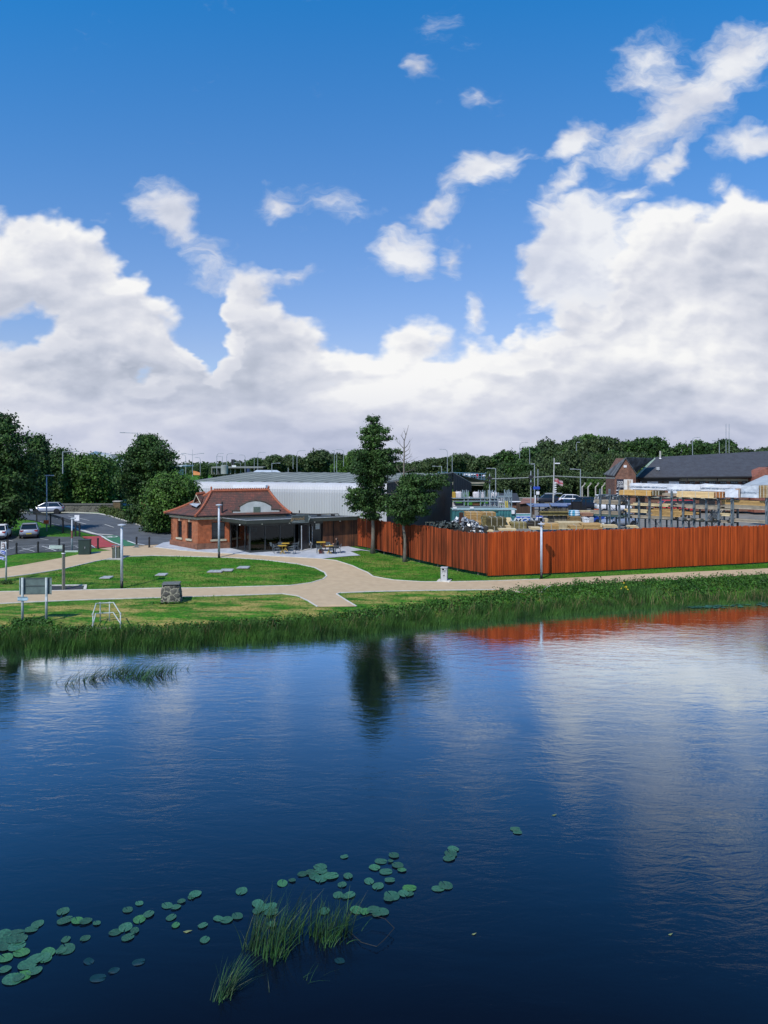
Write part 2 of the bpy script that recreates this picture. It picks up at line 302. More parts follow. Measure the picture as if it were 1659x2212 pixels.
# ------------------------------------------------------------------ ground, water, paths
def ground():
    xs = np.unique(np.concatenate([np.array([-2500,-1500,-900,-600,-400,-300,-200,-150,-110,-90,-75.]), np.arange(-66, -40, 2.), np.arange(-40, 50, .6), np.arange(50, 90, 3.), np.array([90,100,110,125,150,180,220,300,400,600,900,1500,2500.])]))
    ys = np.unique(np.concatenate([np.array([-200,-100,-40,0,20,30,36.]), np.arange(38, 84, .45), np.arange(84, 130, 2.), np.array([130,140,150,160,170,180,190,200,210,220,230,240,260,300,400,600,1000,2000,4500.])]))
    Xg, Yg = np.meshgrid(xs, ys); Z = terr(Xg, Yg)
    fine = (Yg > wline(Xg)+1.5) & (Yg < 90) & (np.abs(Xg) < 45)
    nx, ny = len(xs), len(ys)
    me = bpy.data.meshes.new('ground'); v = np.stack([Xg, Yg, Z], -1).reshape(-1, 3)
    i = (np.arange(ny-1)[:, None]*nx+np.arange(nx-1)[None]).reshape(-1)
    me.from_pydata(v.tolist(), [], np.stack([i, i+1, i+nx+1, i+nx], -1).tolist()); me.update()
    me.polygons.foreach_set('use_smooth', [True]*len(me.polygons))
    s = (v[:,1]-wline(v[:,0])-1.2)
    dry = np.interp(s, [0,1.0,2.0,7,9,11,13,18,25], [.2,.6,1,1,.3,.1,.45,.4,.1])*np.where(v[:,0] > 12, .3, 1)
    at_ = me.attributes.new('dry', 'FLOAT', 'POINT'); at_.data.foreach_set('value', dry.astype(np.float32))
    m = bpy.data.materials.new('grass'); m.use_nodes = True; n = m.node_tree.nodes; L = m.node_tree.links.new; b = n['Principled BSDF']
    b.inputs['Roughness'].default_value = .9; b.inputs['Specular IOR Level'].default_value = .15
    tc = n.new('ShaderNodeTexCoord')
    def noise(sc, d=5, st=(1,1,1), ro=.6):
        mp = n.new('ShaderNodeMapping'); mp.inputs['Scale'].default_value = st; L(tc.outputs['Object'], mp.inputs[0])
        t = n.new('ShaderNodeTexNoise'); t.inputs['Scale'].default_value = sc; t.inputs['Detail'].default_value = d; t.inputs['Roughness'].default_value = ro; L(mp.outputs[0], t.inputs['Vector']); return t.outputs[0]
    def ramp(x, stops):
        r = n.new('ShaderNodeValToRGB'); L(x, r.inputs[0])
        while len(r.color_ramp.elements) < len(stops): r.color_ramp.elements.new(.5)
        for e, (p, c) in zip(r.color_ramp.elements, stops): e.position = p; e.color = (*c, 1)
        return r.outputs[0]
    fineN = ramp(noise(4.5, 8, (1,.8,1), .7), [(.3, (.012,.056,.005)), (.5, (.032,.134,.010)), (.68, (.082,.245,.018))])
    bigN = ramp(noise(.32, 4), [(.35, (.66,.78,.6)), (.65, (1.2,1.15,1.0))])
    mul = n.new('ShaderNodeMix'); mul.data_type = 'RGBA'; mul.blend_type = 'MULTIPLY'; mul.inputs['Factor'].default_value = 1; L(fineN, mul.inputs[6]); L(bigN, mul.inputs[7])
    atn = n.new('ShaderNodeAttribute'); atn.attribute_name = 'dry'
    dn = n.new('ShaderNodeMapRange'); dn.inputs['From Min'].default_value = .43; dn.inputs['From Max'].default_value = .60; L(noise(.8, 6, (.45,1.2,1), .68), dn.inputs['Value'])
    dm = n.new('ShaderNodeMath'); dm.operation = 'MULTIPLY'; L(atn.outputs['Fac'], dm.inputs[0]); L(dn.outputs[0], dm.inputs[1])
    dryc = ramp(noise(7, 6), [(.35, (.15,.15,.028)), (.65, (.44,.33,.115))])
    mx = n.new('ShaderNodeMix'); mx.data_type = 'RGBA'; L(dm.outputs[0], mx.inputs['Factor']); L(mul.outputs[2], mx.inputs[6]); L(dryc, mx.inputs[7])
    L(mx.outputs[2], b.inputs['Base Color'])
    bp = n.new('ShaderNodeBump'); bp.inputs['Strength'].default_value = .9; bp.inputs['Distance'].default_value = .12; L(noise(9, 6), bp.inputs['Height']); L(bp.outputs[0], b.inputs['Normal'])
    me.materials.append(m); o = bpy.data.objects.new('ground', me); COL.objects.link(o); struct(o)
ground()

def water():
    mb = MB(); xs = [-2500,-300,-60,60,300,2500]; mb.add([(x, y, 0) for y in (-400, 140) for x in xs], [(i, i+1, i+7, i+6) for i in range(5)])
    m = bpy.data.materials.new('water'); m.use_nodes = True; n = m.node_tree.nodes; L = m.node_tree.links.new; n.remove(n['Principled BSDF'])
    df = n.new('ShaderNodeBsdfDiffuse'); df.inputs[0].default_value = (.0022,.005,.012, 1); gl_ = n.new('ShaderNodeBsdfGlossy'); gl_.inputs['Roughness'].default_value = .02; gl_.inputs['Color'].default_value = (.88,.96,1,1)
    fr = n.new('ShaderNodeFresnel'); fr.inputs[0].default_value = 1.333; fm = n.new('ShaderNodeMapRange'); fm.inputs['From Min'].default_value = .041; fm.inputs['From Max'].default_value = .245; fm.inputs['To Min'].default_value = .012; fm.inputs['To Max'].default_value = .91; L(fr.outputs[0], fm.inputs['Value'])
    mxs = n.new('ShaderNodeMixShader'); L(fm.outputs[0], mxs.inputs[0]); L(df.outputs[0], mxs.inputs[1]); L(gl_.outputs[0], mxs.inputs[2]); L(mxs.outputs[0], n['Material Output'].inputs[0])
    tc = n.new('ShaderNodeTexCoord')
    def noise(sc, d, st, ro=.5, dist=0., rot=0):
        mp = n.new('ShaderNodeMapping'); mp.inputs['Scale'].default_value = st; mp.inputs['Rotation'].default_value = (0, 0, rot); L(tc.outputs['Object'], mp.inputs[0])
        t = n.new('ShaderNodeTexNoise'); t.inputs['Scale'].default_value = sc; t.inputs['Detail'].default_value = d; t.inputs['Roughness'].default_value = ro; t.inputs['Distortion'].default_value = dist
        L(mp.outputs[0], t.inputs['Vector']); return t.outputs[0]
    def bump(h, st, di, prev=None):
        bp = n.new('ShaderNodeBump'); bp.inputs['Distance'].default_value = di; L(h, bp.inputs['Height'])
        if isinstance(st, float): bp.inputs['Strength'].default_value = st
        else: L(st, bp.inputs['Strength'])
        if prev: L(prev, bp.inputs['Normal'])
        return bp.outputs[0]
    pm = n.new('ShaderNodeMapRange'); pm.inputs['From Min'].default_value = .38; pm.inputs['From Max'].default_value = .68; pm.inputs['To Min'].default_value = .22; pm.inputs['To Max'].default_value = 1
    L(noise(.09, 4, (1,1.6,1), .6, .6, .3), pm.inputs['Value'])
    b1 = bump(noise(.42, 2, (.6,1.25,1), .5, .8, .25), .5, .012)
    b2 = bump(noise(1.45, 4, (.5,1.3,1), .56, .9, .12), pm.outputs[0], .024, b1)
    b3 = bump(noise(6.5, 4, (.6,1.3,1), .6, .5, -.2), pm.outputs[0], .007, b2)
    L(b3, gl_.inputs['Normal']); L(b1, fr.inputs['Normal'])
    struct(mb.build('water', m))
water()

def inside(p, poly):
    x, y = p; c = False; n = len(poly)
    for i in range(n):
        x1, y1 = poly[i]; x2, y2 = poly[(i+1) % n]
        if (y1 > y) != (y2 > y) and x < (x2-x1)*(y-y1)/(y2-y1)+x1: c = not c
    return c
def densify(poly, st, closed=True):
    out = []; n = len(poly)
    for i in range(n if closed else n-1):
        a = Vector(poly[i]); b = Vector(poly[(i+1) % n]); k = max(1, int((b-a).length/st))
        out += [tuple(a+(b-a)*j/k) for j in range(k)]
    if not closed: out.append(tuple(poly[-1]))
    return out
def sheet(name, poly, m, off, step=.9, holes=()):
    """poly: list of (x,y); drapes a sheet over the terrain"""
    loops = [densify(poly, step)]+[densify(h, step) for h in holes]
    vs = []; ed = []
    for lp in loops:
        o = len(vs); vs += lp; ed += [(o+i, o+(i+1) % len(lp)) for i in range(len(lp))]
    xs = [p[0] for p in poly]; ys = [p[1] for p in poly]
    for x in np.arange(min(xs), max(xs), step):
        for y in np.arange(min(ys), max(ys), step):
            p = (x+.013*math.sin(y*7), y+.011*math.cos(x*5))
            if inside(p, poly) and not any(inside(p, h) for h in holes): vs.append(p)
    r = delaunay_2d_cdt([Vector(v) for v in vs], ed, [], 0, 1e-4)
    V, Fc = r[0], r[2]; z = terr([v.x for v in V], [v.y for v in V])+off
    fs = []
    for f in Fc:
        c = (sum(V[i].x for i in f)/len(f), sum(V[i].y for i in f)/len(f))
        if inside(c, poly) and not any(inside(c, h) for h in holes): fs.append(tuple(f))
    mb = MB(); mb.add([(v.x, v.y, float(zz)) for v, zz in zip(V, z)], fs)
    return struct(mb.build(name, m, smooth=True))
def strip(name, pts, m, w, off, h=None, closed=False, step=.6, mbx=None):
    pts = densify(pts, step, closed); n = len(pts); vs = []; mb = mbx or MB()
    for i, p in enumerate(pts):
        if closed: a, b = pts[i-1], pts[(i+1) % n]
        else: a, b = pts[max(i-1, 0)], pts[min(i+1, n-1)]
        d = Vector((b[0]-a[0], b[1]-a[1])).normalized(); q = (-d.y*w/2, d.x*w/2)
        for sgn in (1, -1):
            x, y = p[0]+sgn*q[0], p[1]+sgn*q[1]; vs.append((x, y, onz(p[0], p[1])+off))
    m_ = n if closed else n-1
    fs = [(2*i, 2*i+1, (2*i+3) % (2*n), (2*i+2) % (2*n)) for i in range(m_)]
    if h:
        base = len(vs); vs += [(x, y, z-h) for x, y, z in vs]
        fs += [(2*i+1, 2*i, base+2*i, base+2*i+1) for i in range(0)]
        for i in range(m_):
            j = (i+1) % n; fs += [(2*i, 2*j, base+2*j, base+2*i), (2*j+1, 2*i+1, base+2*i+1, base+2*j+1)]
    mb.add(vs, fs)
    if mbx is None: return struct(mb.build(name, m))
def g2(p): v = gr(p); return (v.x, v.y)
def gl(*pp): return [g2(p) for p in pp]

low = gl((0,1305),(100,1300),(208,1296),(388.7,1290.5),(537.5,1286),(610,1283.5),(641.7,1288),(665,1299),(686,1312))
low2 = gl((770,1311),(748,1298),(727,1284.4),(735,1281.5),(800,1279),(921.5,1276.3),(1069.6,1274.4))
low3 = gl((1104.7,1279),(1135,1281),(1171,1280),(1180,1271),(1189,1267.3),(1295.4,1261.6),(1453,1253.7),(1659,1240.5))
hi = gl((1659,1228.3),(1453.3,1237.7),(1261.8,1247.5),(1164,1252),(1071.5,1255.5),(974.7,1257.6),(910,1257.6),(852,1253.9),(805.8,1245.8),(793.5,1237.5),(760.7,1222.6),(725,1211.6),(695,1208.0))
topl = gl((588,1202.4),(472,1195.8),(388.7,1189.9),(332,1182.5),(368.4,1175.7),(314.8,1178.8),(270.5,1181),(240,1182.5),(215,1186),(240,1189.5),(190,1194),(140,1204.4),(58,1219.6),(0,1228.9))
ext = lambda p, dx, dy: (p[0]+dx, p[1]+dy)
outer = [ext(low[0], -25, -3)]+low+low2+low3+[ext(low3[-1], 30, 8.5), ext(hi[0], 30, 8.5)]+hi+topl+[ext(topl[-1], -25, -5)]
island = gl((0,1279.2),(110,1277),(184.5,1275.4),(346.7,1271.5),(427,1271),(537,1268),(626.8,1265.5),(671.4,1259.8),(698,1252),(705.6,1245),(701,1237.5),(680,1227),(641.6,1218.7),(567,1209.8),(507.7,1206),(418.5,1203),(329,1201),(263.5,1203.2),(209.8,1212.6),(140,1229),(70,1240.5),(0,1249.4))
island = [ext(island[0], -21, -3)]+island+[ext(island[-1], -20, -5)]
PATHM = mat('path_gravel', (.45,.338,.215), .95, (.38,.28,.175), 1.6, bump=.25, bscale=45, mix=(.3,.75))
sheet('path', outer, PATHM, .03, .9, [island])
strip('path_edging', island[1:-1], EDGE, .11, .06, .05)
strip('path_edging', [ext(low3[-1], 30, 8.5)][:0]+hi[3:], EDGE, .11, .06, .05)
strip('path_edging', low, EDGE, .09, .06, .05)
strip('path_edging', low2, EDGE, .11, .06, .05)
strip('path_edging', low3[:5], EDGE, .11, .06, .05)
# cafe forecourt of grey paving
PAVE = mat('paving', (.40,.42,.47), .85, (.30,.32,.36), 1.2, bump=.1)
apron = gl((332,1182.5),(388.7,1189.6),(472,1195.5),(588,1202.1),(695,1207.7))+[G('L',1480,835)[:2], G('L',1659,825)[:2], G('L',1500,765)[:2], G('L',1659,745)[:2]]
apron += [(-1.0,72.3),(-2.2,73.2),(-8,79),(-20.5,79),(-22,76.5)]
sheet('pavement', apron, PAVE, .05, .8)
strip('path_edging', gl((332,1182.5),(388.7,1189.9),(472,1195.8),(588,1202.4),(695,1208.0)), EDGE, .1, .075, .06)

# road, car park
ASPH = mat('asphalt', (.085,.095,.11), .9, (.055,.062,.075), .7, bump=.2, bscale=30)
ASPL = mat('asphalt_parking', (.07,.077,.082), .92, (.042,.047,.05), .9, bump=.2, bscale=30)
road = [G('A',*p)[:2] for p in ((1160,1393),(1580,1370),(1600,1268),(1500,1258),(1360,1218),(1200,1170),(1100,1140),(1000,1108),(920,1093),(700,1084),(400,1084),(130,1086))]
road = [(v[0], v[1]) for v in road]
road += [(-75,116),(-75,104),G('A',110,1112)[:2],G('A',240,1142)[:2],G('A',450,1190)[:2],G('A',620,1222)[:2],G('A',760,1262)[:2],G('A',905,1296)[:2]]
road = [(float(a), float(b)) for a, b in road]
sheet('road', road, ASPH, .03, 1.2)
cp = [(float(v[0]), float(v[1])) for v in [G('A',*p) for p in ((890,1408),(700,1432),(548,1442),(352,1452),(153,1466),(0,1492))]]+[(-60,62),(-60,88)]+[(float(v[0]), float(v[1])) for v in [G('A',*p) for p in ((0,1240),(150,1300),(400,1302),(600,1306),(735,1302),(750,1306))]]
sheet('car_park', cp, ASPL, .03, 1.2)
RED = mat('red_surfacing', (.33,.045,.05), .9, (.25,.035,.04), 1.5, bump=.15)
GRN = mat('green_surfacing', (.03,.15,.075), .9, (.022,.11,.055), 1.5, bump=.15)
red = [tuple(map(float, G('A',*p)[:2])) for p in ((760,1304),(930,1300),(965,1330),(1040,1368),(1110,1386),(1150,1396),(890,1409),(840,1370))]
grn = [tuple(map(float, G('A',*p)[:2])) for p in ((940,1300),(1040,1293),(1095,1297),(1115,1320),(1180,1345),(1290,1380),(1165,1395),(1130,1388),(1060,1366),(985,1330))]
sheet('red_pavement', red, RED, .045, .7); sheet('cycle_path', grn, GRN, .045, .7)
LINE = mat('road_paint', (.62,.63,.62), .8, (.45,.46,.46), 4)
def line(c, pts, w=.12, off=.062): strip('road_marking', [tuple(map(float, G(c,*p)[:2])) for p in pts], LINE, w, off, step=1.)
line('A', ((630,1114),(828,1156))); line('A', ((690,1165),(798,1190))); line('A', ((970,1192),(1055,1220))); line('A', ((525,1138),(560,1143)), .25)
line('A', ((240,1146),(420,1172),(620,1214),(780,1252),(940,1297)), .14)
line('A', ((940,1299),(985,1328),(1040,1357),(1140,1392)), .2); line('A', ((1180,1345),(1250,1370),(1340,1384)), .2)
line('A', ((376,1325),(450,1337)), .1); line('A', ((0,1325),(120,1348)), .1); line('A', ((560,1362),(725,1352)), .1)
for a in (((60,1410),(170,1398),(360,1388),(520,1380)), ((200,1412),(320,1445)), ((300,1405),(420,1400),(530,1420)), ((60,1428),(130,1412)), ((640,1395),(760,1380)), ((700,1400),(790,1425)),((390,1395),(520,1440)),((180,1440),(330,1400)),((420,1425),(640,1395))): line('A', a, .09)
line('A', ((815,1370),(880,1408)), .1)
# bicycle mark on the cycle path
mb = MB()
def ringmark(c, r, w=.1):
    n = 14; vs = []
    for k in range(n):
        a = 2*math.pi*k/n
        for rr in (r-w/2, r+w/2):
            x, y = c[0]+rr*math.cos(a)*1.0, c[1]+rr*math.sin(a); vs.append((x, y, onz(x, y)+.064))
    mb.add(vs, [(2*k, 2*k+1, (2*k+3) % (2*n), (2*k+2) % (2*n)) for k in range(n)])
c1 = G('A',990,1308); c2 = G('A',1043,1308); ringmark(c1, .45, .16); ringmark(c2, .45, .16)
strip('x', [tuple(c1[:2]), (c1.x+.5, c1.y-.6), tuple(c2[:2])], LINE, .14, .066, mbx=mb); strip('x', [(c1.x+.2, c1.y+.35), (c2.x-.3, c2.y+.3)], LINE, .14, .068, mbx=mb)
struct(mb.build('cycle_symbol', LINE))
KERB = [tuple(map(float, G('A',*p)[:2])) for p in ((920,1093),(1000,1108),(1100,1140),(1200,1170),(1360,1218),(1500,1258))]
strip('kerb', KERB, EDGE, .16, .13, .12)
strip('kerb', [tuple(map(float, G('A',*p)[:2])) for p in ((170,1082),(400,1081),(700,1081),(920,1090))], EDGE, .2, .13, .12)
strip('pavement', [tuple(map(float, G('A',*p)[:2])) for p in ((620,1205),(760,1245),(880,1280),(1040,1290))], EDGE, .5, .05)
YARD = mat('yard_concrete', (.20,.19,.17), .95, (.13,.12,.11), .6, bump=.2)
sheet('yard', [(-1,77),(9,66.5),(60,78.5),(110,92),(110,150),(22,150),(-1,120)], YARD, .03, 3.)
# ------------------------------------------------------------------ vegetation
def leafmat(name, c, c2, isl=.55):
    return mat(name, c, .6, c2, .5, island=isl, spec=.25, trans=.25, mix=(.3,.7))
LF_DARK = leafmat('leaf_dark', (.060,.128,.028), (.014,.036,.011))
LF_MID = leafmat('leaf_mid', (.085,.175,.026), (.026,.065,.014))
LF_OLIVE = leafmat('leaf_olive', (.085,.12,.025), (.03,.05,.014))
LF_FAR = leafmat('leaf_far', (.080,.125,.040), (.030,.055,.024))
BARK = mat('bark', (.17,.15,.12), .95, (.09,.08,.065), 4, stretch=(1,1,.3), bump=.5)
BARKD = mat('bark_dark', (.05,.045,.038), .95)
def leafquads(C, n, sig, size, flat=.75):
    """C (k,3) cluster centres -> n leaves round each"""
    k = len(C); c = np.repeat(C, n, 0); m = len(c)
    d = rng.normal(size=(m,3)); d *= (np.array(sig) if np.ndim(sig) else np.array([sig,sig,sig*flat])); c = c+d
    nrm = d/(np.linalg.norm(d, axis=1)[:,None]+1e-6)*1.0+rng.normal(size=(m,3))*.45; nrm[:,2] += .45; nrm /= np.linalg.norm(nrm, axis=1)[:,None]
    t = np.cross(nrm, rng.normal(size=(m,3))); t /= np.linalg.norm(t, axis=1)[:,None]; b = np.cross(nrm, t)
    s = (size*(.6+.8*rng.random(m)))[:,None]
    return np.stack([c-t*s*.5, c-b*s*.36, c+t*s*.55, c+b*s*.36], 1)
def tree(name, label, base, prof, n_cl, n_lf, lsize, leaf, trunk_h, r0, bark=BARK, group=None, sig=.34, gap=.0, lean=(0,0), depth=1., branches=40, cat='tree', shell=.0, extra=None, tiers=0):
    """prof: (height, left reach, right reach) of the crown above the base"""
    t = thing(name, label, cat, base, 0, group)
    prof = [(min(p[0], max(q_[0] for q_ in prof)-sig*1.3), max(p[1]-sig*.95, .05) if p[1] > 0 else p[1]+sig*.5, max(p[2]-sig*.95, .05)) for p in prof]; hs = [p[0] for p in prof]; H = max(hs); C = []
    seedv = rng.random(3)*50
    if tiers:                                            # boughs in layers, foliage along their outer part
        z = min(hs)+.1
        while z < H:
            l = np.interp(z, hs, [p[1] for p in prof]); r_ = np.interp(z, hs, [p[2] for p in prof]); wd = max(l+r_, .2); nb = 3+int(wd*1.6/max(tiers, .5))
            for b_ in range(nb):
                a = 2*math.pi*(b_+rng.random()*.7)/nb; ca, sa = math.cos(a), math.sin(a); reach = (r_ if ca > 0 else l)*abs(ca)+wd*.5*depth*abs(sa)*.9; reach *= rng.choice([1, .95, .7, .5])
                k_ = max(2, int(reach/tiers*2.6))
                for j_ in range(k_):
                    f_ = .22+.78*(j_+rng.random())/k_; C.append((reach*f_*ca+rng.normal()*.06, reach*f_*sa+rng.normal()*.06, z+(.16-.10*f_)*reach*f_+rng.normal()*.13*tiers))
            z += tiers*rng.uniform(.7, 1.25)
        n_cl = 0
    while len(C) < n_cl:
        z = rng.uniform(min(hs), max(hs)); l = np.interp(z, hs, [p[1] for p in prof]); r_ = np.interp(z, hs, [p[2] for p in prof])
        if rng.random() > (l+r_)/ (max(p[1]+p[2] for p in prof)+.01)+.08: continue
        cx = (r_-l)/2; hw = (r_+l)/2
        fl_ = 2*math.pi*3.2/(H if H > 4 else 4); l *= .90+.32*math.sin(z*fl_+seedv[0]*3)+.12*math.sin(z*fl_*2.7+seedv[1]); r_ *= .90+.32*math.sin(z*fl_*1.13+seedv[2]*3)+.12*math.sin(z*fl_*2.3+seedv[0])
        a = rng.uniform(0, 2*math.pi); q = math.sqrt(rng.uniform(shell, 1))
        x = cx+hw*rng.uniform(-1, 1); y = depth*math.sqrt(max(hw*hw-(x-cx)**2, 0)*.9+.1*hw*hw)*rng.uniform(-1, 1)
        v = math.sin(x*2.1+seedv[0])+math.sin(y*2.3+seedv[1])+math.sin(z*2.6+seedv[2])+.9*math.sin(x*1.1-z*1.3+seedv[2])+.7*math.sin(x*4.7+z*3.1+seedv[1])
        if v < -2.2+gap*3: continue
        C.append((x+lean[0]*z/H, y+lean[1]*z/H, z))
    C = np.array(C)
    MB().quads(leafquads(C, n_lf, sig, lsize)).build('crown', leaf, t)
    tm = MB(); top = min(trunk_h, H*.97)
    pts = [(lean[0]*k/10*top/H+.12*math.sin(k*1.3+seedv[0])*min(k, 4)/4, lean[1]*k/10*top/H+.1*math.sin(k*1.7+seedv[1])*min(k, 4)/4, top*k/10-(.1 if k == 0 else 0)) for k in range(11)]
    tm.path(pts, [r0*1.35]+[r0*(1-.085*k) for k in range(1, 11)], 9)
    idx = rng.choice(len(C), min(branches, len(C)), replace=False)
    for i in idx:
        c = C[i]; zb = max(min(c[2]-abs(rng.normal())*.3-.35*math.hypot(c[0], c[1]), top), top*.22, min(hs)*.6); k = zb/top
        f = k*10; j = min(int(f), 9); p0 = Vector(pts[j]).lerp(Vector(pts[j+1]), f-j); p1 = Vector(c)
        mid = p0.lerp(p1, .5)+Vector((rng.normal()*.08, rng.normal()*.08, .12*(p1-p0).length)); rb = r0*(1-.085*f)*.38+.008
        tm.path([p0, mid, p1], [rb, rb*.6, .012], 5, cap=False)
    if extra: extra(tm)
    tm.build('trunk', bark, t, smooth=True)
    return t
# the two trees beside the fence
bA = G('C',398,1372)
PA = []
pyA = [(52,395,470),(130,345,525),(200,375,520),(240,300,575),(300,275,590),(370,290,560),(400,190,560),(440,215,680),(480,205,680),(540,230,640),(600,90,640),(650,85,560),(700,210,520),(770,205,520),(830,140,560),(900,140,520),(960,160,500),(1000,190,500),(1040,260,470)]
sA = .4219/1.8228/FL*bA.y
PA = [((1372-y)*sA, (405-l)*sA, (r-405)*sA) for y, l, r in pyA][::-1]
tree('alder_tree', 'tall leafy tree with a pointed crown beside the timber fence', bA, PA, 400, 46, .18, LF_DARK, PA[-1][0], .19, sig=.19, branches=150, depth=.8, tiers=.62)
bB = G('C',695,1450); sB = .4219/1.8228/FL*bB.y
pyB = [(600,930,1060),(640,860,1100),(700,830,1150),(760,780,1080),(800,600,1040),(860,560,1000),(920,510,990),(980,520,960),(1040,560,900),(1080,600,800)]
PB = [((1450-y)*sB, (700-l)*sB, (r-700)*sB) for y, l, r in pyB][::-1]
def deadtop(tm):
    S = lambda x, y, d=0: Vector(((x-700)*sB, d, (1450-y)*sB))
    tm.path([S(700,1050), S(698,900), S(695,700), S(693,560), S(697,420), S(695,330), S(715,260), S(738,175)], [.13,.12,.10,.08,.06,.045,.03,.012], 7)
    for pts in (((697,400),(660,360),(605,305)),((697,320),(675,285),(660,268)),((705,390),(735,350),(745,325)),((700,430),(740,400),(752,370)),((700,470),(745,440),(755,405)),
                ((712,270),(700,240),(690,232)),((700,500),(740,480),(775,465)),((695,620),(760,600),(820,590)),((695,700),(740,650),(790,640)),((693,740),(640,700),(560,700)),
                ((693,780),(640,740),(600,690)),((695,800),(760,745),(800,740)),((690,860),(600,815),(520,810)),((693,560),(730,520),(790,500)),((693,660),(650,600),(620,560)),((693,520),(660,470),(640,400))):
        dd = rng.normal()*.5; tm.path([S(*pts[0]), S(*pts[1], dd*.5), S(*pts[2], dd)], [.035,.022,.007], 5)
        q = S(*pts[2], dd); m_ = S(*pts[1], dd*.5); tm.path([m_, m_.lerp(q, .5)+Vector((.1,.1,.35))], [.014,.005], 4)
        tm.path([m_.lerp(q,.4), q+Vector((rng.normal()*.2,.1,.3))], [.012,.004], 4)
tree('alder_tree', 'tree with a bare dead top and leafy lower boughs by the fence', bB, PB, 300, 44, .18, LF_DARK, (1450-600)*sB, .17, sig=.21, branches=100, extra=deadtop, depth=.8, tiers=.60)
# left-hand trees: c, base px, D-profile given relative
def ptree(name, label, Yd, cx, basey, prof, n_cl, n_lf, lsize, leaf, **k):
    """profile in photo rows (y, left x, right x) at depth Yd"""
    s = Yd/FL; X = (cx-CX)*s; z0 = onz(X, Yd); zz = lambda y: HC-(y-HY)*s-z0
    pr = sorted([(zz(y), (cx-l)*s, (r-cx)*s) for y, l, r in prof])
    return tree(name, label, Vector((X, Yd, z0)), pr, n_cl, n_lf, lsize, leaf, pr[-1][0]*.85, k.pop('r0', .25), **k)
ptree('deciduous_tree', 'tallest dark tree at the left edge above the parked cars', 82, 5, 1140, [(880,0,20),(900,-25,30),(930,-50,48),(960,-60,55),(1000,-70,62),(1040,-70,66),(1080,-70,60),(1110,-60,50),(1135,-60,30)], 950, 46, .28, LF_DARK, sig=.42, tiers=1.0, gap=0.33, group=None)
ptree('deciduous_tree', 'upright round-topped tree behind the tall left edge tree', 112, 82, 1100, [(935,72,86),(950,62,98),(985,55,104),(1020,45,105),(1060,45,105),(1095,50,100)], 420, 40, .34, LF_DARK, sig=.55, gap=0.19)
ptree('deciduous_tree', 'broad dark tree behind the silver crossover car and stone wall', 122, 130, 1100, [(962,120,142),(980,105,152),(1010,98,160),(1050,95,165),(1090,100,160)], 380, 40, .36, LF_DARK, sig=.6, gap=0.16)
ptree('deciduous_tree', 'lighter green bushy tree behind the stone wall', 118, 185, 1100, [(977,165,200),(990,150,225),(1010,140,240),(1040,140,250),(1075,145,245),(1098,155,240)], 620, 42, .34, LF_MID, sig=.55, gap=0.13)
ptree('deciduous_tree', 'dark tree between the light bushy tree and brick pillar', 124, 240, 1100, [(985,215,250),(1010,205,262),(1050,205,268),(1085,210,262)], 380, 40, .36, LF_DARK, sig=.6, gap=0.11)
ptree('deciduous_tree', 'tall spreading tree with dark crown left of the cafe', 96, 318, 1115, [(926,305,340),(945,298,356),(970,280,370),(990,268,384),(1010,262,380),(1040,258,376),(1065,262,372),(1085,275,360)], 820, 50, .26, LF_DARK, sig=.36, tiers=.95, gap=0.40, branches=70)
ptree('deciduous_tree', 'low leafy green tree against the white warehouse wall', 84, 372, 1150, [(1018,355,380),(1035,335,405),(1052,322,432),(1070,315,424),(1090,312,425),(1110,314,412),(1125,318,375),(1140,330,366)], 620, 44, .24, LF_MID, sig=.38, gap=0.16, branches=60)
ptree('shrub', 'dark shrub growing between road kerb and the cafe', 86, 345, 1160, [(1098,325,352),(1115,312,366),(1135,310,368),(1150,315,366)], 260, 40, .22, LF_DARK, sig=.35, cat='shrub')
ptree('shrub', 'dark rounded shrub beneath the tall spreading tree', 94, 300, 1130, [(1085,285,318),(1100,272,330),(1122,272,332)], 170, 40, .24, LF_DARK, sig=.4, cat='shrub')
# hedge ground cover by the road
C = []
for _ in range(420):
    t_ = rng.random(); p = G('A', 930+t_*560, 1082+t_*165-rng.random()*26*(1-.5*t_)); C.append((p.x, p.y, p.z+.25+.4*rng.random()))
tag(MB().quads(leafquads(np.array(C), 26, .32, .22)).build('ground_cover', LF_OLIVE), 'low green ground cover planting along the road kerb', 'ground cover', kind='stuff')
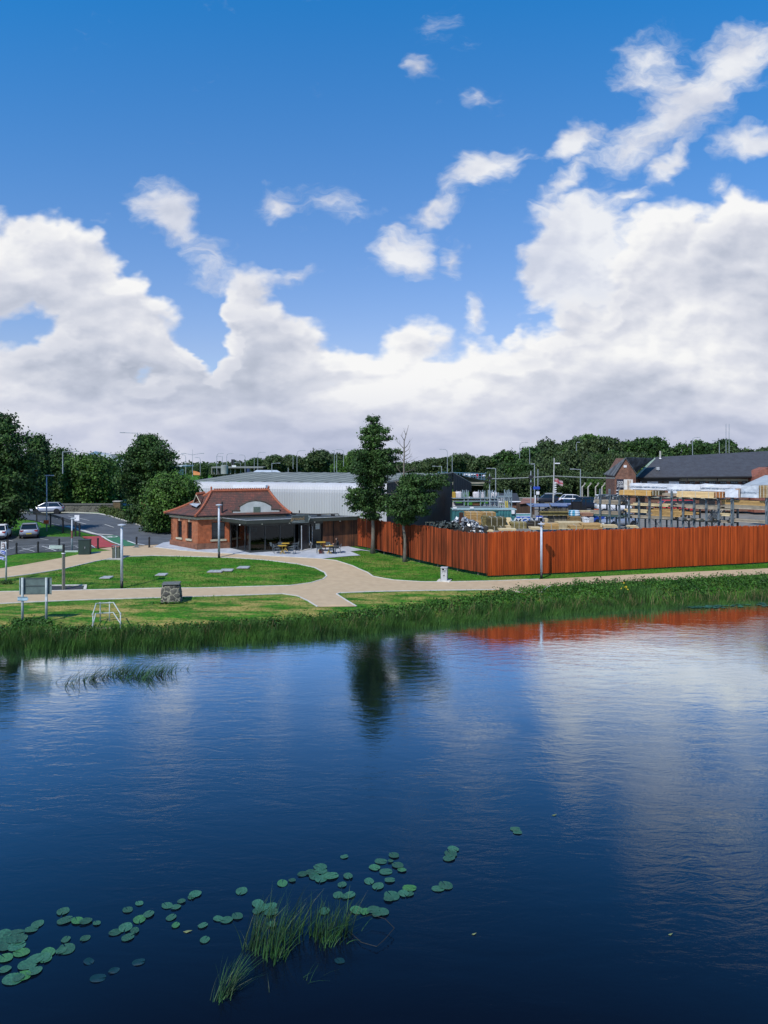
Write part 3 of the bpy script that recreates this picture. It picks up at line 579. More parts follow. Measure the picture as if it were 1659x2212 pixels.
# dark understorey behind the left wall
def far_crown(k, w, h, nl, ls, leaf):
    mb = MB(); C = []
    lobes = [(rng.normal()*w*.28, rng.normal()*w*.28, h*(.45+.4*rng.random()), w*(.22+.14*rng.random())) for _ in range(9)]
    lobes.append((0, 0, h*.72, w*.34))
    for (x, y, z, r) in lobes:
        m = max(10, int(nl*(r/w)**2))
        d = rng.normal(size=(m,3)); d /= np.linalg.norm(d, axis=1)[:,None]; d[:,2] = np.abs(d[:,2])*1.0-.35*rng.random(m)
        C.append(np.array([x,y,z])+d*r*(.82+.25*rng.random((m,1)))*np.array([1,1,.85]))
    lo = rng.random((nl//5, 3))*np.array([w*.8, w*.8, h*.6])-np.array([w*.4, w*.4, -h*.02]); C.append(lo)
    return mb.quads(leafquads(np.concatenate(C), 7, w*.035, ls))
protos = []
for k in range(5):
    leaf = [LF_FAR, LF_FAR, LF_DARK, LF_MID, LF_FAR][k]
    r = thing('broadleaf_tree', 'x', 'tree', (0,0,0))
    far_crown(k, 10, 10, 1900, .62, leaf).build('crown', leaf, r)
    tm = MB(); tm.path([(0,0,-1),(.1,.1,2),(-.1,.1,5),(.1,0,8)], [.35,.28,.2,.08], 6)
    for j in range(5):
        a = j*1.3; tm.path([(0,0,2.5+j*.6),(1.6*math.cos(a),1.6*math.sin(a),5+j*.5)], [.12,.04], 5, cap=False)
    tm.build('trunk', BARKD, r); protos.append(r)
used = set()
def far_tree(k, x, Y, topy, wpx, label, group, minz=None):
    s = Y/FL; X = (x-CX)*s; z0 = onz(X, Y) if minz is None else minz; H = HC-(topy-HY)*s-z0; Wd = wpx*s
    sc = (Wd/10, Wd/10, H/9.6)
    if k not in used:
        used.add(k); r = protos[k]; r.location = (X, Y, z0); r.scale = sc; r.rotation_euler = (0,0,rng.uniform(0,6)); r['label'] = label; r['group'] = group
    else: dup(protos[k], (X, Y, z0), rng.uniform(0, 6), label, group, sc)
G1 = 'trees on the wooded bank behind the yard'
bank = [(1099,993,60,0),(1141,981,64,2),(1180,977,56,0),(1222,960,62,1),(1257,952,60,3),(1290,957,56,4),(1322,966,54,0),(1365,962,62,2),(1408,961,60,2),(1440,972,44,0),(1475,983,50,1),(1508,966,46,2),(1545,962,56,2),(1580,969,50,0),(1615,978,54,1),(1650,974,56,0)]
for i, (x, y, w, k) in enumerate(bank):
    far_tree(k, x, 205-(i % 3)*7, y, w*1.25, 'broadleaf tree on the skyline of the wooded bank', G1)
for i in range(26):
    x = 1085+i*23+rng.normal()*4; far_tree([0,1,2,4][i % 4], x, 176-(i % 3)*8, np.interp(x, [1080,1200,1300,1450,1660], [1012,1000,985,1000,1003])+rng.normal()*7, 52, 'dark broadleaf tree on the lower slope of the wooded bank', 'trees on the lower wooded slope')
for i in range(16):
    x = 1075+i*20+rng.normal()*4; far_tree([0,4,1][i % 3], x, 158-(i % 2)*4, 1030+rng.normal()*5, 44, 'low bushy tree at the foot of the wooded bank', 'bushes at the foot of the bank')
far_tree(3, 1290, 146, 1042, 44, 'yellow-green bushy tree beside the brick gable', None); far_tree(3, 1325, 150, 1046, 40, 'bright leafy bush left of the brick gable building', None)
G2 = 'trees along the horizon behind the warehouse'
for (x, y, w, k, Y) in ((470,1012,20,0,250),(553,996,40,2,300),(587,990,46,0,220),(623,990,38,4,225),(668,993,42,0,240),(702,981,50,1,215),(735,986,36,0,230),(757,984,34,3,200),(895,1002,44,0,240),(921,997,40,0,230),(963,995,38,4,225),(1007,988,46,0,215),(1045,993,40,4,220),(1070,990,44,0,210),(860,1004,36,1,250),(510,1004,26,4,290),(440,1008,18,2,260),(648,1000,30,2,250),(800,1000,50,0,260)):
    far_tree(k, x, Y, y, w*1.25, 'distant broadleaf tree on the horizon behind the warehouse', G2)
for i in range(26):
    x = -60+i*15; far_tree([2,0,2][i % 3], x, 134+(i % 3)*5, 1030+rng.normal()*9, 36, 'dark understorey tree behind the stone wall', 'understorey trees behind the stone wall')

# ---- reeds and weeds on the river bank
REED = mat('reed_leaf', (.070,.168,.027), .55, (.022,.062,.014), .8, island=.5, spec=.3, trans=.2)
REEDN = mat('reed_leaf_near', (.030,.092,.022), .5, (.006,.024,.008), 1.2, island=.6, spec=.3, trans=.15)
def blades(P, H, lean, w, seg=3, curve=.35):
    """vectorised grass blades: P (n,3), H (n,), lean (n,2) horizontal drift at the tip"""
    n = len(P); a = rng.uniform(0, math.pi, n); side = np.stack([np.cos(a), np.sin(a), np.zeros(n)], -1)*np.reshape(w, (-1,1))*.5
    rows = []
    for k in range(seg+1):
        t = k/seg; off = np.stack([lean[:,0]*t**1.8, lean[:,1]*t**1.8, H*(t-curve*.3*t**3*np.linalg.norm(lean, axis=1)/np.maximum(H, .1))], -1)
        wd = (1-t)**.7 if k < seg else .04
        rows.append((P+off-side*wd, P+off+side*wd))
    Q = []
    for k in range(seg): Q.append(np.stack([rows[k][0], rows[k][1], rows[k+1][1], rows[k+1][0]], 1))
    return rows, seg
def bladeobj(name, P, H, lean, w, m, seg=3, parent=None, curve=.35):
    rows, seg = blades(P, H, lean, w, seg, curve); n = len(P)
    v = np.stack([np.stack(r, 1) for r in rows], 1).reshape(-1, 3)      # n, seg+1, 2, 3
    base = np.arange(n)*(seg+1)*2; f = []
    for k in range(seg):
        b = base+k*2; f.append(np.stack([b, b+1, b+3, b+2], -1))
    me = bpy.data.meshes.new(name); me.from_pydata(v.tolist(), [], np.concatenate(f).tolist()); me.update(); me.materials.append(m)
    o = bpy.data.objects.new(name, me); COL.objects.link(o); o.parent = parent; return o
n = 52000
x = rng.uniform(-28, 40, n); s = rng.uniform(-.2, 1.9, n)**1.0-.9*rng.random(n); clump = .5+.5*np.sin(x*1.9+2*np.sin(x*.7))*np.sin(x*4.3+s*2)
y = wline(x)+.35+s*.9+.25*np.sin(x*1.1)+.2*np.sin(x*2.9); z = np.maximum(terr(x, y), -.25)
Hh = (1.05+.5*clump)*(.55+.5*rng.random(n)); Hh *= np.interp(x, [-28,-6,0,6,14,22,40], [.80,.76,.68,.66,.62,.42,.36])
ln = np.stack([rng.normal(size=n)*.13+.08, rng.normal(size=n)*.13-.06], -1)*np.reshape(Hh, (-1,1))*1.6
tag(bladeobj('reeds', np.stack([x,y,z], -1), Hh, ln, rng.uniform(.018,.034,n), REED), 'dense green reeds along the river edge', 'reeds', kind='stuff')
k = 1500; x = rng.uniform(-26, 38, k); y = wline(x)+.3+1.5*rng.random(k); z = np.maximum(terr(x, y), -.2)
tag(bladeobj('dead_stems', np.stack([x,y,z], -1), .6+.6*rng.random(k), rng.normal(size=(k,2))*.3, rng.uniform(.02,.035,k), mat('dead_stem', (.22,.17,.075), .8, (.13,.10,.045), 1, island=.4)), 'dry tan stems scattered through the bank reeds', 'reeds', kind='stuff')
# broad-leaved weeds above them
k = 5200; x = rng.uniform(-26, 40, k); smax = np.interp(x, [-26,-18,-12,-5,0,5,10,16,40], [1.9,1.5,1.4,1.5,1.9,2.4,3.6,4.6,4.6]); s = .5+rng.random(k)*(smax-.5)
y = wline(x)+1.2+s; z = terr(x, y)+rng.random(k)*np.interp(x, [-26,-14,-5,2,8,40], [.28,.22,.34,.42,.5,.42])*(.45+.55*np.sin(x*1.7+s)**2)
W1 = MB().quads(leafquads(np.stack([x,y,z], -1), 11, .17, .13))
LF_WEED = leafmat('leaf_weed', (.065,.165,.022), (.024,.072,.012))
tag(W1.build('weeds', LF_WEED), 'broad leaved weeds along the top of the river bank', 'weeds', kind='stuff')
# iris clump with yellow flowers
c0 = G('U',1180,150); k = 420; P = np.stack([c0.x+rng.normal(size=k)*.95, c0.y+rng.normal(size=k)*.4, np.full(k, c0.z-.1)], -1)
t = thing('iris_clump', 'tall dark clump of iris with yellow flowers on the bank', 'plant', c0); P0 = P-np.array(c0)
bladeobj('leaves', P0, rng.uniform(.8,1.6,k), rng.normal(size=(k,2))*.25, rng.uniform(.03,.05,k), REED, parent=t)
YEL = mat('yellow_flower', (.75,.55,.03), .6)
MB().quads(leafquads(np.array([[-1.2+rng.random()*.8, -.6, .9+rng.random()*.6] for _ in range(5)]), 6, .05, .09)).build('flower', YEL, t)
# short grass tufts give the lawns a rough surface
n = 90000; x = rng.uniform(-27, 36, n); y = rng.uniform(46, 76, n); 
dz = (y-wline(x)-1.2 < 8.6) & (x < 14); ok = (~dz | (rng.random(n) < .12)) & (y > wline(x)+2.2) & (y < fline(x)+.1) & (y < np.interp(x, [-27,-20,-10,-2,36], [66,69,70,72,75]))
ok &= np.array([not (inside(p, outer) and not inside(p, island)) and not inside(p, apron) and not inside(p, cp) for p in zip(x.tolist(), y.tolist())])
x = x[ok]; y = y[ok]; n = len(x); patch = np.sin(x*1.3+np.sin(y*2))*np.sin(y*1.7+x*.4)
GT = mat('grass_blade', (.065,.21,.018), .8, (.030,.12,.010), .5, island=.5, spec=.15, trans=.2)
tag(bladeobj('grass', np.stack([x,y,terr(x,y)], -1), (.05+.07*rng.random(n))*(1.15+.6*patch), rng.normal(size=(n,2))*.05, rng.uniform(.02,.05,n), GT, seg=1), 'short green grass on the lawns beside the river', 'grass', kind='stuff')

# ---- reed clump leaning in the water, near the left bank
def reed_clump(label, segs, Hr, lean, n, w, m, sx=.1, sy=.3):
    P = []; 
    for (a, b, cnt) in segs:
        A, B = atz(px(*a), 0), atz(px(*b), 0)
        for _ in range(cnt): q = A.lerp(B, rng.random()); P.append((q.x+rng.normal()*sx, q.y+rng.normal()*sy, -.15))
    P = np.array(P); c = P.mean(0); c[2] = 0; t = thing('reed_clump', label, 'reeds', tuple(c)); k = len(P)
    H = rng.uniform(*Hr, k); L_ = np.array(lean)[None]*(.5+rng.random((k,1)))+rng.normal(size=(k,2))*.24
    bladeobj('leaves', P-c, H, L_, rng.uniform(w[0], w[1], k), m, 4, t, curve=.8); return t
reed_clump('wide clump of reeds leaning over in the water near the left bank', [(('F',390,915),('F',700,890),70),(('F',620,880),('F',900,840),130),(('F',820,830),('F',1100,870),230),(('F',1000,860),('F',1240,830),110)], (.5,1.1), (.75,.25), 0, (.022,.04), REEDN, .3, .35)
reed_clump('few thin reed stalks alone in the water right of the leaning clump', [(('F',1330,795),('F',1360,805),6)], (.35,.7), (.4,.1), 0, (.02,.03), REEDN, .1, .1)
reed_clump('tall reed clump standing among the lily pads, left part', [(('H',290,800),('H',430,880),90),(('H',380,760),('H',560,740),75),(('H',250,830),('H',330,760),40),(('H',400,900),('H',520,790),45)], (.4,1.4), (.28,.26), 0, (.016,.032), REEDN, .10, .14)
reed_clump('tall reed clump standing among the lily pads, right part', [(('H',640,720),('H',760,800),90),(('H',760,740),('H',880,720),75)], (.35,1.25), (.26,.2), 0, (.016,.032), REEDN, .08, .12)
reed_clump('narrow bundle of reeds rising nearest the bottom of the picture', [(('H',80,1130),('H',180,1050),90)], (.4,1.0), (.34,.42), 0, (.014,.028), REEDN, .05, .08)
reed_clump('few loose reed blades bent low below the lily pad reeds', [(('H',570,1010),('H',680,980),9),(('H',400,1090),('H',420,1080),4)], (.2,.45), (.2,.18), 0, (.014,.026), REEDN, .05, .08)
DRYR = mat('dead_reed', (.012,.012,.010), .8)
tag(MB().path([atz(px('H',*p), .02+.03*i) for i, p in enumerate(((860,700),(940,770),(1030,795),(1080,750),(1135,685),(1080,630),(1000,605),(930,625)))], [.008]*6+[.006,.004], 5).build('dead_reed_stem', DRYR), 'dark looped dead reed stem beside the lily pad reeds', 'reed stem')

# ---- lily pads
PADM = mat('lily_leaf', (.040,.145,.085), .40, (.018,.075,.048), 7, bump=.35, bscale=14, spec=.4)
_n = PADM.node_tree.nodes; _l = PADM.node_tree.links.new; _oi = _n.new('ShaderNodeObjectInfo'); _hs = _n.new('ShaderNodeHueSaturation'); _mr = _n.new('ShaderNodeMapRange'); _mr.inputs['To Min'].default_value = .55; _mr.inputs['To Max'].default_value = 1.25
_mh = _n.new('ShaderNodeMapRange'); _mh.inputs['From Min'].default_value = .8; _mh.inputs['To Min'].default_value = .5; _mh.inputs['To Max'].default_value = .42; _l(_oi.outputs['Random'], _mr.inputs['Value']); _l(_oi.outputs['Random'], _mh.inputs['Value']); _l(_mr.outputs[0], _hs.inputs['Value']); _l(_mh.outputs[0], _hs.inputs['Hue'])
_b = _n['Principled BSDF']; _src = _b.inputs['Base Color'].links[0].from_socket; _l(_src, _hs.inputs['Color']); _l(_hs.outputs[0], _b.inputs['Base Color'])
PADU = mat('lily_leaf_sunken', (.006,.030,.030), .3, (.004,.02,.024), 5)
pad = MB(); nn = 18; vs = [(0,0,.0)]; 
for k in range(nn+1):
    a = .10+(2*math.pi-.20)*k/nn; r_ = .5*(1+.02*math.sin(2*a+1)); vs.append((r_*math.cos(a), r_*math.sin(a)*.92, .010+.006*math.sin(3*a)))
    vs.append((r_*.55*math.cos(a), r_*.55*math.sin(a)*.92, .004))
fs = []
for k in range(nn): fs += [(0, 2+2*k, 4+2*k), (2+2*k, 1+2*k, 3+2*k, 4+2*k)]
pad.add(vs, fs); PME = pad.build('lily_pad', PADM, smooth=True); bpy.data.objects.remove(PME); PMESH = bpy.data.meshes['lily_pad']
PSUN = PMESH.copy(); PSUN.materials.clear(); PSUN.materials.append(PADU)
def pads(c, lst, label, group, z=.012):
    for i, (x, y, w) in enumerate(lst):
        p = atz(px(c, x, y), z); o = bpy.data.objects.new('lily_pad', PMESH if z > 0 else PSUN); COL.objects.link(o)
        d = .92*w*CROP[c][2]/1.8228*p.y/FL; o.location = (p.x, p.y, max(z, .004)+.006*i/ max(len(lst),1)+.004*(i % 4)); o.scale = (d, d*.95, 1); o.rotation_euler = (R(rng.normal()*1.5), R(rng.normal()*1.5), rng.uniform(0, 6.3))
        tag(o, label, 'lily pad', group)
gp = 'floating lily pads'
pads('H', [(590,365,70),(640,355,80),(695,325,90),(700,350,80),(660,380,80),(700,395,90),(760,378,100),(860,380,70),(730,372,70)], 'lily pad in the large overlapping patch behind the reed clump', gp)
pads('H', [(1055,290,80),(1018,327,80),(1132,255,74),(1155,315,80),(1085,352,84),(1180,342,60),(1112,290,40)], 'lily pad in the loose ring right of the large patch', gp)
pads('H', [(985,408,74),(1038,438,86),(1108,403,68)], 'lily pad in the group of three below the loose ring', gp)
pads('H', [(825,428,68)], 'single round lily pad just below the large patch', gp); pads('H', [(838,262,54)], 'small single lily pad farthest back in the middle', gp)
pads('H', [(1485,216,80),(1470,245,90),(1460,272,84)], 'lily pad in the stacked trio farthest right in the middle water', gp)
pads('H', [(1395,452,84),(1440,434,100)], 'lily pad of the yellowish pair on the right', gp)
pads('H', [(1225,448,90),(1120,495,110),(1190,482,80),(1100,515,70),(1225,485,60)], 'lily pad in the band between the ring and the yellowish pair', gp)
pads('H', [(800,490,74),(870,490,80),(845,500,60)], 'lily pad right behind the right reed clump tips', gp)
pads('H', [(720,585,80),(910,580,90),(960,590,70),(1010,580,90),(1060,590,100),(1035,605,70)], 'lily pad touching the right reed clump', gp)
pads('H', [(325,540,90),(350,565,90),(400,560,90),(405,595,90),(320,585,70),(410,665,70)], 'lily pad behind the left reed clump', gp)
pads('H', [(228,466,86)], 'single lily pad left of the reed tips', gp); pads('H', [(470,420,78),(528,403,50)], 'lily pad of the pair above the left reed clump', gp)
pads('G', [(1425,610,74),(1480,620,90),(1550,596,86)], 'lily pad in the trio just left of the reed clump', gp)
pads('G', [(1092,525,84),(1148,535,74),(1185,498,60),(1275,452,90),(1250,470,60)], 'lily pad in the rising chain left of the single pad', gp)
pads('G', [(1118,602,80),(1148,654,64)], 'lily pad of the pair below the rising chain', gp); pads('G', [(1325,654,74)], 'small oval lily pad alone between trio and pair', gp); pads('G', [(1338,748,80)], 'flat lily pad lowest beside the reeds', gp)
pads('G', [(910,510,62)], 'faint small lily pad above the long pair', gp); pads('G', [(834,552,80)], 'oval lily pad left of the long pair', gp)
pads('G', [(910,615,100),(970,582,90)], 'lily pad of the long diagonal pair', gp)
pads('G', [(752,700,90),(820,668,110),(835,735,90),(880,692,70)], 'lily pad in the cluster below the long pair', gp)
pads('G', [(412,562,100),(425,622,110),(505,625,90),(560,630,90),(632,640,60)], 'lily pad in the row left of the middle cluster', gp)
pads('G', [(430,746,74)], 'small round lily pad left of two singles', gp); pads('G', [(557,738,76)], 'small round lily pad right of two singles', gp)
pads('G', [(245,645,96),(205,682,90)], 'lily pad of the pair above the left edge mass', gp)
pads('G', [(20,715,130),(90,715,140),(130,745,110),(40,770,150),(110,790,120),(30,805,80)], 'lily pad in the ragged mass at the left edge', gp)
pads('G', [(140,832,116),(35,868,110),(30,945,90)], 'round lily pad lying under the left edge mass', gp)
pads('G', [(315,830,110),(285,862,110),(225,880,130),(180,915,130),(300,875,90)], 'lily pad in the diagonal raft near the bottom left', gp)
pads('G', [(435,808,130),(400,820,80)], 'lily pad of the pointed pair right of the diagonal raft', gp)
pads('G', [(85,1005,150),(150,985,120),(225,955,110),(120,1000,90)], 'lily pad in the lowest raft at bottom left', gp)
pads('D', [], '', gp); v = atz((1115,1795), 0)
for (dx, dy, w) in ((1113,1791,22),(1118,1798,20)):
    p = atz((dx, dy), .012); o = bpy.data.objects.new('lily_pad', PMESH); COL.objects.link(o); o.location = p; o.scale = (w*p.y/FL,)*2+(1,); tag(o, 'lily pad of the small pair alone in the right hand water', 'lily pad', gp)
k = 0
for i in range(60):
    p = atz((1475+rng.random()*184, 1309-rng.random()*8), 0); x = p.x; y = wline(x)-.2-1.3*rng.random()*min(1, (x-21)/5)
    o = bpy.data.objects.new('lily_pad', PMESH); COL.objects.link(o); o.location = (x, y, .012+.003*(i % 4)); o.scale = (.36,.34,1); o.rotation_euler = (0,0,rng.uniform(0,6)); tag(o, 'lily pad in the thin raft against the reeds at right', 'lily pad', 'lily pads along the right bank')
for (c, x, y, w) in (('G',580,900,80),('G',905,905,90),('G',745,960,80),('G',640,1010,110),('H',810,890,70)): pads(c, [(x,y,w)], 'dark sunken lily leaf just under the water', 'sunken lily leaves', z=-.03)
LFL = mat('floating_leaf', (.16,.20,.08), .6)
for (p, lab, r_) in ((px('H',1608,722),'small pale leaf floating on the dark water right',.05),(px('G',1222,695),'bright green leaf floating upright beside the pair',.09),((1448,2019),'small pale leaf floating far right on the water',.05),((1197,1761),'small dark twig floating on the right hand water',.07)):
    q = atz(p, .01); tag(MB().prism([q+Vector((-r_,0,0)), q+Vector((0,-r_*.5,0)), q+Vector((r_*1.3,.02,.02)), q+Vector((0,r_*.6,0))], (0,0,.006)).build('floating_leaf', LFL), lab, 'leaf')
# ------------------------------------------------------------------ the cafe
def brick(name, c, c2, mortar, sc=1.0):
    m = bpy.data.materials.new(name); m.use_nodes = True; n = m.node_tree.nodes; L = m.node_tree.links.new; b = n['Principled BSDF']; b.inputs['Roughness'].default_value = .9
    tc = n.new('ShaderNodeTexCoord'); sp = n.new('ShaderNodeSeparateXYZ'); L(tc.outputs['Object'], sp.inputs[0])
    ad = n.new('ShaderNodeMath'); ad.operation = 'ADD'; L(sp.outputs[0], ad.inputs[0]); L(sp.outputs[1], ad.inputs[1])
    cb = n.new('ShaderNodeCombineXYZ'); L(ad.outputs[0], cb.inputs[0]); L(sp.outputs[2], cb.inputs[1])
    bt = n.new('ShaderNodeTexBrick'); bt.inputs['Scale'].default_value = 4.4*sc; bt.inputs['Color1'].default_value = (*c, 1); bt.inputs['Color2'].default_value = (*c2, 1); bt.inputs['Mortar'].default_value = (*mortar, 1)
    bt.inputs['Mortar Size'].default_value = .018; bt.inputs['Bias'].default_value = -.2; L(cb.outputs[0], bt.inputs['Vector'])
    no = n.new('ShaderNodeTexNoise'); no.inputs['Scale'].default_value = 2.2; no.inputs['Detail'].default_value = 6; L(tc.outputs['Object'], no.inputs['Vector'])
    mr = n.new('ShaderNodeMapRange'); mr.inputs['To Min'].default_value = .65; mr.inputs['To Max'].default_value = 1.3; mr.inputs['From Min'].default_value = .3; mr.inputs['From Max'].default_value = .7; L(no.outputs[0], mr.inputs['Value'])
    hs = n.new('ShaderNodeHueSaturation'); L(mr.outputs[0], hs.inputs['Value']); L(bt.outputs[0], hs.inputs['Color']); L(hs.outputs[0], b.inputs['Base Color'])
    bp = n.new('ShaderNodeBump'); bp.inputs['Strength'].default_value = .4; bp.inputs['Distance'].default_value = .02; L(bt.outputs['Fac'], bp.inputs['Height']); bp.invert = True; L(bp.outputs[0], b.inputs['Normal'])
    return m
BR_OR = brick('brick_orange', (.38,.088,.026), (.28,.062,.022), (.22,.11,.06))
BR_DK = brick('brick_plinth', (.22,.085,.045), (.15,.06,.035), (.15,.11,.08))
BR_BR = brick('brick_brown', (.17,.075,.048), (.12,.055,.038), (.14,.11,.09))
def tiles(name, c, c2, c3, h=.16, run='z'):
    m = bpy.data.materials.new(name); m.use_nodes = True; n = m.node_tree.nodes; L = m.node_tree.links.new; b = n['Principled BSDF']; b.inputs['Roughness'].default_value = .8
    tc = n.new('ShaderNodeTexCoord'); sp = n.new('ShaderNodeSeparateXYZ'); L(tc.outputs['Object'], sp.inputs[0])
    ad = n.new('ShaderNodeMath'); ad.operation = 'ADD'; L(sp.outputs[0], ad.inputs[0]); L(sp.outputs[1], ad.inputs[1])
    cb = n.new('ShaderNodeCombineXYZ'); L(ad.outputs[0], cb.inputs[0]); L(sp.outputs[2], cb.inputs[1])
    bt = n.new('ShaderNodeTexBrick'); bt.inputs['Scale'].default_value = 1; bt.inputs['Brick Width'].default_value = .22; bt.inputs['Row Height'].default_value = h; bt.inputs['Mortar Size'].default_value = .014
    bt.inputs['Color1'].default_value = (*c, 1); bt.inputs['Color2'].default_value = (*c2, 1); bt.inputs['Mortar'].default_value = (.03,.015,.012, 1); L(cb.outputs[0], bt.inputs['Vector'])
    no = n.new('ShaderNodeTexNoise'); no.inputs['Scale'].default_value = 1.3; no.inputs['Detail'].default_value = 8; no.inputs['Roughness'].default_value = .75; L(tc.outputs['Object'], no.inputs['Vector'])
    mr = n.new('ShaderNodeMapRange'); mr.inputs['From Min'].default_value = .40; mr.inputs['From Max'].default_value = .60; L(no.outputs[0], mr.inputs['Value'])
    mx = n.new('ShaderNodeMix'); mx.data_type = 'RGBA'; L(mr.outputs[0], mx.inputs['Factor']); L(bt.outputs[0], mx.inputs[6]); mx.inputs[7].default_value = (*c3, 1); L(mx.outputs[2], b.inputs['Base Color'])
    # overlapping courses
    fr = n.new('ShaderNodeMath'); fr.operation = 'FRACT'; dv = n.new('ShaderNodeMath'); dv.operation = 'DIVIDE'; dv.inputs[1].default_value = h; L(sp.outputs[2], dv.inputs[0]); L(dv.outputs[0], fr.inputs[0])
    bp = n.new('ShaderNodeBump'); bp.inputs['Strength'].default_value = 1; bp.inputs['Distance'].default_value = .05; bp.invert = True; L(fr.outputs[0], bp.inputs['Height']); L(bp.outputs[0], b.inputs['Normal'])
    return m
TILE = tiles('clay_tiles', (.19,.060,.040), (.11,.042,.031), (.055,.033,.027))
TILEH = mat('hip_tiles', (.33,.095,.042), .8, (.22,.06,.032), 6, bump=.3)
SLATE = tiles('slates', (.048,.052,.062), (.038,.041,.05), (.055,.058,.068), .22)
STONE = mat('sandstone', (.42,.39,.29), .85, (.32,.29,.21), 4)
RENDER = mat('white_render', (.47,.49,.47), .8, (.38,.40,.385), 1.5, bump=.1)
FASC = mat('fascia_dark', (.030,.036,.028), .5, (.024,.028,.022), 2)
FELT = mat('roof_felt', (.035,.046,.052), .85, (.026,.034,.04), 1.5)
CEDAR = mat('cedar_cladding', (.115,.040,.014), .75, (.05,.018,.008), 2.5, island=.42, stretch=(1,1,.35))  # base colour darkened to carry the shade under the eave
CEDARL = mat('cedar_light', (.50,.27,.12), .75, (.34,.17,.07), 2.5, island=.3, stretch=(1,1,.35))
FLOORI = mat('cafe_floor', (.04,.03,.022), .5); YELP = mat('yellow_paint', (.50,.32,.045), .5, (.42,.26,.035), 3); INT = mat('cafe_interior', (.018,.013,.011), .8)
u = Vector((.927,.375,0)); v = Vector((-.707,.707,0)); ZB = 2.3
C0 = Vector((-17.4,71.7,0)); C1 = C0+v*4.83; C2 = C0+u*8.26; C3 = C1+u*8.26
cafe = thing('cafe', 'red brick and tile roofed cafe with a low glazed timber extension', 'cafe', (C0.x, C0.y, ZB))
ZE = 5.62
def offset_poly(P, d):
    c = sum(P, Vector())/len(P); out = []
    for i in range(len(P)):
        a, b, c_ = P[i-1], P[i], P[(i+1) % len(P)]
        n1 = Vector(((b-a).y, -(b-a).x, 0)).normalized(); n2 = Vector(((c_-b).y, -(c_-b).x, 0)).normalized(); m = (n1+n2).normalized(); out.append(b+m*d/max(m.dot(n1), .4))
    return out
PL = [C0, C2, C3, C1]                                    # counter-clockwise
def wall_openings(P0, d, L_, z0, z1, ops, m, th=.25):
    """wall along d with rectangular openings [(a,b,za,zb)]"""
    xs = sorted({0, L_, *[o[0] for o in ops], *[o[1] for o in ops]}); mb = MB(); nrm = Vector((d.y, -d.x, 0))
    for a, b in zip(xs[:-1], xs[1:]):
        zz = sorted({z0, z1, *[o[2] for o in ops if o[0] <= a and o[1] >= b], *[o[3] for o in ops if o[0] <= a and o[1] >= b]})
        for c, e in zip(zz[:-1], zz[1:]):
            if any(o[0] <= a+1e-6 and o[1] >= b-1e-6 and o[2] <= c+1e-6 and o[3] >= e-1e-6 for o in ops): continue
            q = [P0+d*a, P0+d*b, P0+d*b-nrm*th, P0+d*a-nrm*th]; mb.slab(q, c, e)
    return mb
WZ0, WZ1 = 3.35, 4.95
dl = (C0-C1).normalized(); nl = Vector((dl.y, -dl.x, 0))          # left face, from C1 to C0
nf = Vector((u.y, -u.x, 0))
opsL = [(1.15,2.0,WZ0,WZ1),(2.95,3.8,WZ0,WZ1)]; opsF = [(1.3,2.55,WZ0,WZ1),]
w1 = wall_openings(C1, dl, 4.83, ZB-.3, 5.25, opsL, None); w1.v += []; wf = wall_openings(C0, u, 8.26, ZB-.3, 5.25, opsF, None)
o_ = len(w1.v); w1.v += wf.v; w1.f += [tuple(i+o_ for i in f) for f in wf.f]; w1.mi += wf.mi
w1.slab([C2, C3, C3-u*.25, C2-u*.25][::-1], ZB-.3, 5.25); w1.slab([C3, C1, C1+Vector((.2,-.2,0)), C3+Vector((-.2,-.2,0))], ZB-.3, 5.25)
w1.build('wall', BR_OR, cafe, world=True)
pl = MB(); op = offset_poly(PL, .09)
def ring(mb, P, Q, z0, z1):
    n = len(P)
    for i in range(n):
        j = (i+1) % n; a = [P[i], P[j], Q[j], Q[i]]; mb.slab(a, z0, z1)
ring(pl, op, [p.copy() for p in offset_poly(PL, -.02)], ZB-.35, 3.02); pl.build('plinth', BR_DK, cafe, world=True)
co_ = MB(); ring(co_, offset_poly(PL, .12), offset_poly(PL, -.1), 5.25, 5.47); co_.build('cornice', STONE, cafe, world=True)
gu = MB(); ring(gu, offset_poly(PL, .34), offset_poly(PL, -.1), 5.475, ZE-.02); gu.build('gutter', BLACK, cafe, world=True)
